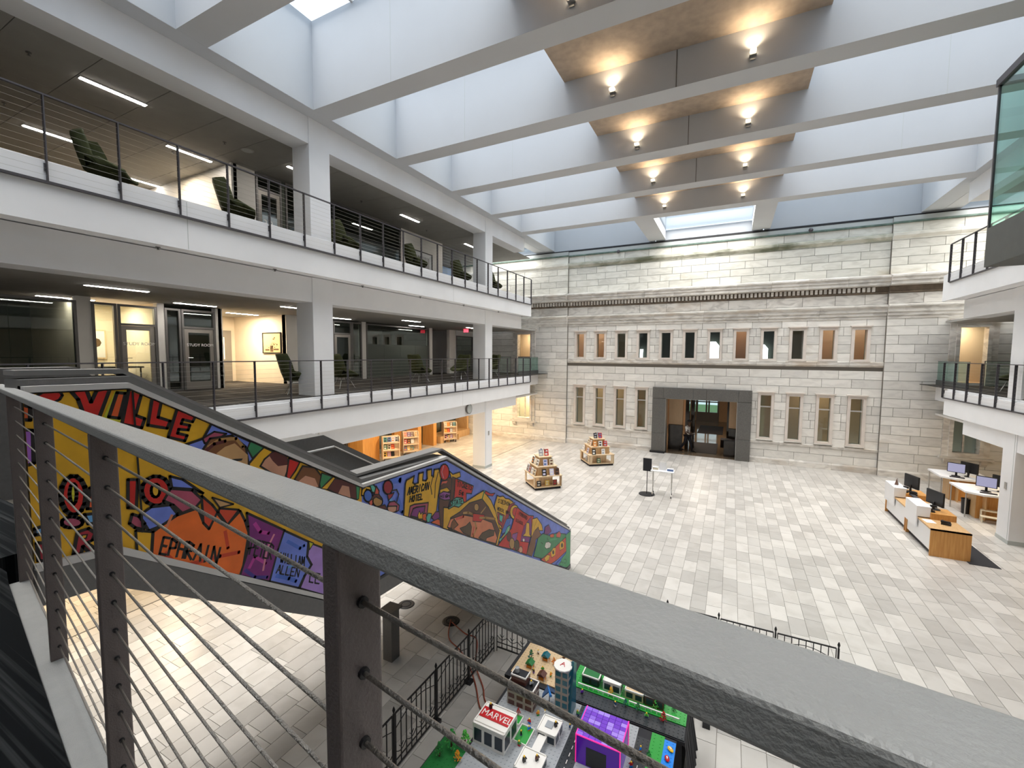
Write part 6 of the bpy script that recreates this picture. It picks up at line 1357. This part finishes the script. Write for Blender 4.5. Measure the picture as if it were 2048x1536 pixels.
# ================================================================== FLOOR OUTLETS AND CABLES
for (x, y, lab) in ((-6.06, 7.0, 'round black floor outlet under the stair, the left one'), (-4.87, 6.96, 'round black floor outlet with red cables under the stair')):
    t = thing('floor_outlet', lab, 'floor outlet', (x, y, 0)); MB().lathe([(0, .012), (.16, .012), (.18, 0)], 20).build('plate', 'black', t); MB().lathe([(.09, .013), (.10, .02), (.11, .013)], 16).build('ring', 'soft_black', t)
def cord(lab, pts, mt):
    m = MB(); P = []
    for i in range(len(pts)-1):
        p0, p1, p2, p3 = pts[max(i-1, 0)], pts[i], pts[i+1], pts[min(i+2, len(pts)-1)]
        for q in range(6):
            u = q/6; P.append(tuple(.5*((2*p1[k])+(-p0[k]+p2[k])*u+(2*p0[k]-5*p1[k]+4*p2[k]-p3[k])*u*u+(-p0[k]+3*p1[k]-3*p2[k]+p3[k])*u**3) for k in range(3)))
    P.append(pts[-1]); m.path(P, .011, 6); return tag(m.build('extension_cord', mt), lab, 'cord')
mat('cord_red', (.30, .05, .02), .5)
cord('red extension cord running under the iron fence to the toy city', [(-4.87, 6.96, .03), (-4.6, 6.5, .012), (-4.2, 6.3, .012), (-3.8, 6.0, .012), (-3.5, 5.7, .012), (-3.2, 5.35, .012), (-2.85, 5.2, .012)], 'cord_red'); cord('second red cord lying loosely beside the first', [(-4.8, 6.9, .03), (-4.4, 6.75, .012), (-4.1, 6.7, .012), (-3.75, 6.1, .035), (-3.4, 5.75, .012), (-3.2, 5.5, .012), (-2.85, 5.35, .012)], 'cord_red')
t = thing('display_plinth', 'grey upright post-like plinth standing in the shade under the stair', 'plinth', (-5.2, 5.6, 0)); MB().box(-.1, .1, -.1, .1, 0, .9).build('body', 'stair_gray', t); MB().box(-.14, .14, -.14, .14, .9, .93).build('top', 'stair_gray', t)

# ================================================================== TOY CITY
CITY = 'models of the toy city'
for k_, v_ in dict(toy_green=(.03, .30, .05), toy_green2=(.02, .16, .04), toy_lime=(.12, .5, .08), toy_white=(.82, .80, .76), toy_road=(.035, .04, .045), toy_grey=(.34, .36, .38), toy_red=(.5, .015, .02), toy_blue=(.02, .22, .72), toy_teal=(.01, .12, .16), toy_brown=(.10, .035, .025), toy_beige=(.36, .31, .25), toy_orange=(.75, .25, .02), toy_yellow=(.8, .5, .03), toy_tan=(.6, .45, .27), toy_black=(.012, .012, .014), toy_dkblue=(.015, .05, .13), toy_window=(.02, .03, .045), toy_purple=(.13, .02, .40), toy_magenta=(.5, .02, .25)).items(): mat(k_, v_, .25)
TZ = .75
t = thing('display_table', 'long display table with black cloth carrying the toy city', 'table', (-1.6, 4.5, 0)); MB().box(-2.64, -.42, 2.6, 5.3, TZ-.05, TZ-.003).box(-2.96, -2.64, 2.6, 4.08, TZ-.05, TZ-.003).build('tabletop', 'soft_black', t, True); MB().box(-2.62, -.44, 2.62, 5.28, 0, TZ-.05).build('skirt', 'soft_black', t, True)
t = thing('display_table', 'narrow black display table behind carrying the row of green gardens', 'table', (-1.4, 5.6, 0)); MB().box(-2.78, -.33, 5.32, 6.15, TZ-.05, TZ-.003).build('tabletop', 'soft_black', t, True)
m = MB()   # draped cloth at the end with folds
vs = []; nn = 24
for i in range(nn+1):
    y = 5.32+.83*i/nn; f_ = .03*math.sin(i*1.7); vs += [(-.33, y, TZ-.004), (-.24+f_, y, .02)]
m.add(vs, [(2*i, 2*i+1, 2*i+3, 2*i+2) for i in range(nn)]); m.build('drape', 'soft_black', t, True)
MB().box(-2.76, -.36, 5.34, 6.13, 0, TZ-.05).build('skirt', 'soft_black', t, True)
def plate(lab, x0, x1, y0, y1, mt, h=.012):
    t = thing('base_plate', lab, 'base plate', ((x0+x1)/2, (y0+y1)/2, TZ)); MB().box(x0, x1, y0, y1, TZ, TZ+h).build('plate', mt, t, True)
    m = MB(); nx = max(2, int((x1-x0)/.05)); ny = max(2, int((y1-y0)/.05))
    for i in range(nx):
        for j in range(ny):
            cx_, cy_ = x0+(i+.5)*(x1-x0)/nx, y0+(j+.5)*(y1-y0)/ny; m.box(cx_-.008, cx_+.008, cy_-.008, cy_+.008, TZ+h, TZ+h+.004)
    o = m.build('studs', mt, t, True, kind='stuff'); return t
plate('grey paved base plate of the toy city centre', -2.6, -1.6, 3.6, 5.28, 'toy_grey', .010); plate('black road plate left of the purple building', -1.6, -1.42, 3.4, 5.28, 'toy_road', .010); plate('grey plate under the purple building', -1.42, -.86, 3.4, 5.28, 'toy_grey', .008)
plate('black curved road plate right of the purple building', -.86, -.70, 3.4, 5.15, 'toy_road', .010); plate('bright green lawn plate beside the toy water', -.70, -.55, 3.4, 5.28, 'toy_green', .014); plate('blue water plate at the corner of the toy city', -.55, -.42, 3.4, 5.25, 'toy_blue', .010); plate('green hill plate at the lower left of the toy city', -2.94, -2.6, 3.4, 4.06, 'toy_green2', .012)
plate('light blue plate with shore behind the purple building', -1.55, -1.3, 5.0, 5.29, 'toy_blue', .012); plate('green plate under the back row of toy gardens', -1.85, -.34, 5.55, 6.12, 'toy_green', .02); plate('black road plate along the front of the toy gardens', -1.85, -.34, 5.33, 5.54, 'toy_road', .012)
plate('sandy plate of the crowded toy market', -2.72, -1.98, 5.4, 6.1, 'toy_tan', .014)
m = MB()
for i in range(14): m.box(-1.513, -1.505, 3.9+i*.1, 3.95+i*.1, TZ+.0145, TZ+.016)
tag(m.build('lane_marking', 'toy_white'), 'dashed white line on the toy road left of the purple building', 'road marking'); m = MB()
for i in range(10): m.box(-.783, -.777, 3.9+i*.1, 3.95+i*.1, TZ+.0145, TZ+.016)
tag(m.build('lane_marking', 'toy_white'), 'dashed white line on the curved toy road', 'road marking')
def building(lab, x0, x1, y0, y1, z0, z1, wall, roof, nx=3, nz=2, rim='toy_white', win='toy_window', cut=True):
    t = thing('toy_building', lab, 'toy building', ((x0+x1)/2, (y0+y1)/2, z0), 0, CITY)
    MB().box(x0, x1, y0, y1, z0, z1).build('walls', wall, t, True)
    MB().box(x0+.012, x1-.012, y0+.012, y1-.012, z1, z1+.004).build('roof', roof, t, True)
    m = MB()
    for a in ((x0-.004, x1+.004, y0-.004, y0+.010), (x0-.004, x1+.004, y1-.010, y1+.004), (x0-.004, x0+.010, y0, y1), (x1-.010, x1+.004, y0, y1)): m.box(a[0], a[1], a[2], a[3], z1-.004, z1+.014)
    m.build('rim', rim, t, True)
    for k in range(nz):
        zz0, zz1 = z0+(z1-z0)*(k+.2)/nz, z0+(z1-z0)*(k+.82)/nz
        for i in range(nx): MB().box(x0+(x1-x0)*(i+.14)/nx, x0+(x1-x0)*(i+.86)/nx, y0-.003, y0+.004, zz0, zz1).build('window', win, t, True)
        for i in range(max(2, nx-1)): n_2 = max(2, nx-1); MB().box(x1-.004, x1+.003, y0+(y1-y0)*(i+.14)/n_2, y0+(y1-y0)*(i+.86)/n_2, zz0, zz1).build('window', win, t, True)
    return t
b = building('white toy building with a red lettered roof sign', -2.6, -2.18, 4.16, 4.51, TZ, 1.0, 'toy_white', 'toy_white', 3, 1)
MB().box(-2.585, -2.19, 4.28, 4.43, 1.004, 1.016).build('sign_board', 'toy_red', b, True); o = letters('MARVEL', .125, (-2.575, 4.305, 1.017), (0, 0, 0), 'toy_white', b, 'sign_lettering', .003); o.scale = (.88, 1.0, 1)
MB().box(-2.6, -2.18, 4.19, 4.21, 1.0, 1.02).build('roof_step', 'toy_white', b, True)
b = building('brown brick toy office block with a setback upper storey', -2.5, -2.13, 4.86, 5.08, TZ, 1.03, 'toy_beige', 'toy_black', 3, 3, win='toy_brown')
MB().box(-2.47, -2.26, 4.92, 5.07, 1.03, 1.13).build('upper_storey', 'toy_brown', b, True); MB().box(-2.46, -2.27, 4.93, 5.06, 1.13, 1.134).build('upper_roof', 'toy_black', b, True); MB().box(-2.475, -2.255, 4.915, 4.925, 1.125, 1.145).box(-2.265, -2.255, 4.92, 5.075, 1.125, 1.145).box(-2.475, -2.465, 4.92, 5.075, 1.125, 1.145).build('upper_rim', 'toy_white', b, True); MB().lathe([(0, 1.2), (.03, 1.19), (.03, 1.134), (.025, 1.134)], 10, (-2.42, 5.0, 0)).build('water_tank', 'toy_grey', b, True)
b = building('tall slim teal toy tower with rows of dark windows', -1.88, -1.70, 5.0, 5.2, TZ, 1.36, 'toy_beige', 'toy_grey', 2, 6, rim='toy_grey', win='toy_teal')
MB().prism([(5.0, TZ), (5.22, TZ), (5.22, 1.40), (5.12, 1.44)], 'x', -1.70, -1.665).build('blue_fin', 'toy_teal', b, True); MB().lathe([(0, 1.372), (.12, 1.37), (.12, 1.385), (0, 1.39)], 12, (-1.80, 5.08, 0)).build('landing_deck', 'toy_white', b, True)
MB().path([(-1.83, 5.05, 1.392), (-1.80, 5.12, 1.392), (-1.77, 5.05, 1.392)], .005, 4).path([(-1.82, 5.08, 1.392), (-1.78, 5.08, 1.392)], .005, 4).build('roof_letter', 'toy_red', b, True)
b = building('low white toy house with a grey roof hatch', -1.93, -1.69, 4.54, 4.79, TZ, .88, 'toy_white', 'toy_white', 2, 1)
MB().box(-1.86, -1.77, 4.62, 4.72, .884, .894).build('roof_hatch', 'toy_grey', b, True)
b = building('long white toy pavilion in front of the low house', -1.98, -1.70, 4.02, 4.30, TZ, .85, 'toy_white', 'toy_white', 3, 1); MB().box(-1.90, -1.80, 4.30, 4.55, .83, .845).build('canopy', 'toy_white', b, True)
b = thing('toy_building', 'glowing purple translucent toy building', 'toy building', (-1.15, 4.7, TZ), 0, CITY)
px0, px1, py0, py1, pz = -1.42, -.92, 4.48, 4.92, 1.09
for i in range(7):
    for j in range(8): MB().box(px0+(px1-px0)*i/7+.002, px0+(px1-px0)*(i+1)/7-.002, py0+(py1-py0)*j/8+.002, py0+(py1-py0)*(j+1)/8-.002, pz, pz+.008).build('roof_tile', random.choice(['tile_p1', 'tile_p2', 'tile_p3']), b, True) if False else None
for k_, v_ in dict(tile_p1=(.16, .05, .50), tile_p2=(.24, .12, .62), tile_p3=(.34, .22, .70)).items(): mat(k_, v_, .15, emit=v_, es=.12)
for i in range(7):
    for j in range(8): MB().box(px0+(px1-px0)*i/7+.002, px0+(px1-px0)*(i+1)/7-.002, py0+(py1-py0)*j/8+.002, py0+(py1-py0)*(j+1)/8-.002, pz, pz+.008).build('roof_tile', random.choice(['tile_p1', 'tile_p2', 'tile_p3', 'tile_p1']), b, True)
mat('glow_pink', (.6, .02, .3), .3, emit=(1, .03, .30), es=.45); mat('glow_violet', (.08, .01, .25), .2, emit=(.12, .01, .6), es=.12)
MB().box(px0, px1, py0, py0+.01, TZ+.01, pz).box(px0, px0+.01, py0, py1, TZ+.01, pz).box(px1-.01, px1, py0, py1, TZ+.01, pz).box(px0, px1, py1-.01, py1, TZ+.01, pz).build('walls', 'glow_violet', b, True)
m = MB()
for (xx, yy) in ((px0, py0), (px1, py0), (px1, py1), (px0, py1)): m.box(xx-.006, xx+.006, yy-.006, yy+.006, TZ+.01, pz+.01)
m.box(px0, px1, py0-.006, py0+.004, pz, pz+.012).box(px0-.006, px0+.004, py0, py1, pz, pz+.012).box(px1-.004, px1+.006, py0, py1, pz, pz+.012); m.build('edge_light', 'glow_pink', b, True)
MB().box(px0+.12, px1-.15, py0-.003, py0, TZ+.02, TZ+.24).build('dark_doorway', 'toy_black', b, True)
# back row of gardens
for i, (x0, c, lab) in enumerate(((-1.72, 'toy_black', 'first dark toy terrace house of the back row'), (-1.42, 'toy_white', 'white roofed toy terrace house of the back row'), (-1.12, 'toy_tan', 'tan toy house with balcony in the back row'), (-.86, 'toy_brown', 'brown toy house at the right end of the back row'))):
    building(lab, x0, x0+.24, 5.66, 5.84, TZ+.02, TZ+.13+.02*(i % 2), c, ('toy_green2', 'toy_white', 'toy_tan', 'toy_brown')[i], 2, 1)
for x0, x1, lab in ((-1.75, -1.1, 'white toy garden wall along the left of the back row'), (-1.05, -.42, 'white toy garden wall along the right of the back row')):
    t = thing('toy_fence', lab, 'toy fence', ((x0+x1)/2, 5.58, TZ+.02), 0, CITY); MB().box(x0, x1, 5.575, 5.59, TZ+.05, TZ+.062).build('rail', 'toy_white', t, True)
    for i in range(int((x1-x0)/.07)): MB().box(x0+i*.07, x0+i*.07+.012, 5.577, 5.588, TZ+.02, TZ+.05).build('picket', 'toy_white', t, True)
def tree(lab, x, y, z, h, c, c2=None, group='toy trees'):
    t = thing('toy_tree', lab, 'toy tree', (x, y, z), 0, group); MB().tube((0, 0, 0), (0, 0, h*.4), h*.05, 6).build('trunk', 'toy_brown', t)
    m = MB(); m.use(c)
    for q in range(90):
        a, zz = random.uniform(0, 2*PI), random.random(); r_ = (1-zz*.85)*.36*h*random.uniform(.5, 1); m.use(c if random.random() < .75 else (c2 or c)); s_ = h*.055
        px_, py_, pz_ = r_*math.cos(a), r_*math.sin(a), h*(.25+.72*zz); m.lathe([(0, -s_), (s_, 0), (0, s_)], 4, (px_, py_, pz_))
    m.build('foliage', None, t)
for (x, y, h, c, c2, lab) in ((-2.76, 3.95, .26, 'toy_green', 'toy_green2', 'big leafy green toy tree at the lower left of the city'), (-2.64, 4.05, .22, 'toy_lime', 'toy_green', 'lighter green toy tree beside the big one'), (-2.84, 3.82, .18, 'toy_green2', 'toy_green', 'dark green toy tree at the table corner'), (-2.62, 3.86, .14, 'toy_orange', 'toy_yellow', 'orange toy tree under the green ones'),
        (-1.30, 5.62, .12, 'toy_yellow', 'toy_orange', 'orange toy tree in the middle of the back row'), (-1.08, 5.52, .11, 'toy_teal', 'toy_green2', 'blue-green toy tree left in the back row street'), (-.92, 5.52, .12, 'toy_green2', 'toy_teal', 'dark green toy tree centre in the back row street'), (-.72, 5.66, .13, 'toy_lime', 'toy_green', 'bright green toy tree in the back row'), (-.60, 5.5, .14, 'toy_red', 'toy_brown', 'dark red toy tree near the right end of the back row'), (-.50, 5.72, .09, 'toy_green2', 'toy_green', 'small green toy tree on the end lawn'),
        (-.68, 4.9, .10, 'toy_green2', 'toy_green', 'green toy bush on the lawn by the water'), (-.62, 4.6, .10, 'toy_orange', 'toy_yellow', 'orange toy bush on the lawn by the water'), (-2.55, 5.75, .16, 'toy_green2', 'toy_teal', 'dark green toy tree in the crowded market'), (-2.2, 5.8, .12, 'toy_orange', 'toy_red', 'orange toy tree in the crowded market'), (-1.45, 3.98, .12, 'toy_red', 'toy_green2', 'dark red toy tree in front of the purple building'), (-2.28, 4.75, .1, 'toy_red', 'toy_brown', 'red toy tree between the white and brown buildings')):
    tree(lab, x, y, TZ+.012, h, c, c2)
# toy figures
def figure(lab, x, y, z, c, c2, rz=0, s_=1.0):
    t = thing('toy_figure', lab, 'toy figure', (x, y, z), rz, 'toy figures')
    h = .05*s_; m = MB().box(-.012*s_, -.001*s_, -.006*s_, .006*s_, 0, .018*s_).box(.001*s_, .012*s_, -.006*s_, .006*s_, 0, .018*s_); m.build('legs', c2, t)
    MB().prism([(-.013*s_, .018*s_), (.013*s_, .018*s_), (.009*s_, .038*s_), (-.009*s_, .038*s_)], 'y', -.007*s_, .007*s_).tube((-.010*s_, 0, .036*s_), (-.018*s_, -.008*s_, .022*s_), .004*s_, 5).tube((.010*s_, 0, .036*s_), (.018*s_, -.008*s_, .022*s_), .004*s_, 5).build('torso', c, t)
    MB().lathe([(0, .038*s_), (.007*s_, .039*s_), (.007*s_, .049*s_), (0, .051*s_)], 8).build('head', 'toy_yellow', t)
fc = ['toy_red', 'toy_blue', 'toy_black', 'toy_green', 'toy_orange', 'toy_white', 'toy_brown', 'toy_purple', 'toy_dkblue', 'toy_lime']
spots = [(-2.10, 4.70, 'in the open grey square left of the low house'), (-2.06, 4.60, 'at the edge of the green court'), (-2.12, 4.50, 'beside the white lettered building'), (-2.08, 4.36, 'in the lane between the white buildings'), (-2.05, 4.86, 'below the brown office block'), (-1.98, 4.92, 'in the crowd left of the teal tower'), (-1.95, 5.0, 'at the foot of the teal tower'), (-2.02, 5.04, 'behind the crowd by the teal tower'), (-1.62, 4.86, 'on the kerb of the black road'), (-1.6, 5.1, 'at the top of the black road'), (-.84, 4.7, 'on the curved road'), (-.78, 4.95, 'at the bend of the curved road'), (-2.4, 5.5, 'at the front of the market'), (-2.3, 5.6, 'in the middle of the market'), (-2.15, 5.55, 'right in the market crowd'), (-2.5, 5.9, 'at the back left of the market'), (-2.1, 5.95, 'at the back right of the market'), (-1.65, 5.45, 'on the road behind the teal tower'), (-1.2, 5.45, 'on the road before the back row'), (-.8, 5.45, 'on the road at the right of the back row')]
for i, (x, y, w__) in enumerate(spots):
    c = fc[i % len(fc)]; figure('small %s toy figure %s' % (c[4:].replace('dk', 'dark '), w__), x, y, TZ+(.028 if y > 5.3 else .014), c, fc[(i*3+1) % len(fc)], i, 1.35)
for (x, y, z, c, lab) in ((-2.50, 4.42, 1.02, 'toy_black', 'dark winged toy creature perched on the white roof sign'), (-1.78, 4.2, .855, 'toy_brown', 'dark toy figure on the pavilion roof, right'), (-1.9, 4.12, .855, 'toy_black', 'dark toy figure on the pavilion roof, left'), (-1.74, 4.68, .885, 'toy_black', 'dark toy figure on the low house roof'), (-2.2, 4.97, 1.035, 'toy_grey', 'grey toy figure on the roof of the brown office block')):
    figure(lab, x, y, z, c, 'toy_black', 1, 1.5)
t = thing('toy_aircraft', 'dark blue winged toy aircraft between the two towers', 'toy aircraft', (-2.0, 5.12, TZ+.16), .6); MB().prism([(-.12, -.09), (0, .0), (.12, -.09), (.10, -.03), (0, .1), (-.10, -.03)], 'z', 0, .018).build('wing', 'toy_dkblue', t); MB().tube((0, -.08, .01), (0, .12, .012), .018, 8, .004).build('fuselage', 'toy_blue', t); MB().tube((0, 0, 0), (0, 0, -.145), .006, 5).build('stand', 'toy_black', t)
for (x, y, c, lab, rz) in ((-.47, 5.12, 'toy_yellow', 'yellow toy raft on the blue water plate', .8), (-.49, 4.98, 'toy_red', 'red toy boat on the blue water plate', .3)):
    t = thing('toy_boat', lab, 'toy boat', (x, y, TZ+.015), rz); MB().lathe([(.0, .004), (.028, .004), (.034, .014), (.028, .022), (.018, .014), (0, .012)], 12).build('hull', c, t); MB().box(-.008, .008, -.01, .012, .012, .028).build('cabin', 'toy_white', t); t.scale = (.8, 1.3, 1)
for (x0, x1, y0, y1, lab) in ((-2.17, -2.0, 4.38, 4.63, 'small fenced green toy court between the white buildings'), (-2.45, -2.2, 4.60, 4.74, 'small green toy lawn before the brown office block')):
    t = thing('toy_court', lab, 'toy court', (x0, y0, TZ+.01)); MB().box(x0, x1, y0, y1, TZ+.014, TZ+.02).build('lawn', 'toy_green', t, True)
    m = MB()
    for a in ((x0, x1, y0-.004, y0+.004), (x0, x1, y1-.004, y1+.004), (x0-.004, x0+.004, y0, y1), (x1-.004, x1+.004, y0, y1)): m.box(*a, TZ+.01, TZ+.04)
    m.build('kerb', 'toy_white', t, True)
# loose market stalls: coloured heaps of bricks
for (x, y, c, lab) in ((-2.35, 5.85, 'toy_teal', 'teal toy market stall at the back'), (-2.5, 5.6, 'toy_green2', 'green toy market stall at the left'), (-2.05, 5.7, 'toy_tan', 'tan toy market stall at the right'), (-2.25, 5.46, 'toy_brown', 'brown toy market stall in front')):
    t = thing('toy_stall', lab, 'toy stall', (x, y, TZ+.014), 0, CITY)
    for sx in (-1, 1):
        for sy in (-1, 1): MB().box(sx*.05-.005, sx*.05+.005, sy*.04-.005, sy*.04+.005, 0, .07).build('post', 'toy_white', t)
    MB().prism([(-.06, .07), (.06, .07), (0, .11)], 'y', -.055, .055).build('canopy', c, t); MB().box(-.045, .045, -.03, .03, 0, .035).build('counter', 'toy_orange', t)
# tissue of wires: small dark trolley shape beside the foreground fence
bpy.context.view_layer.update()
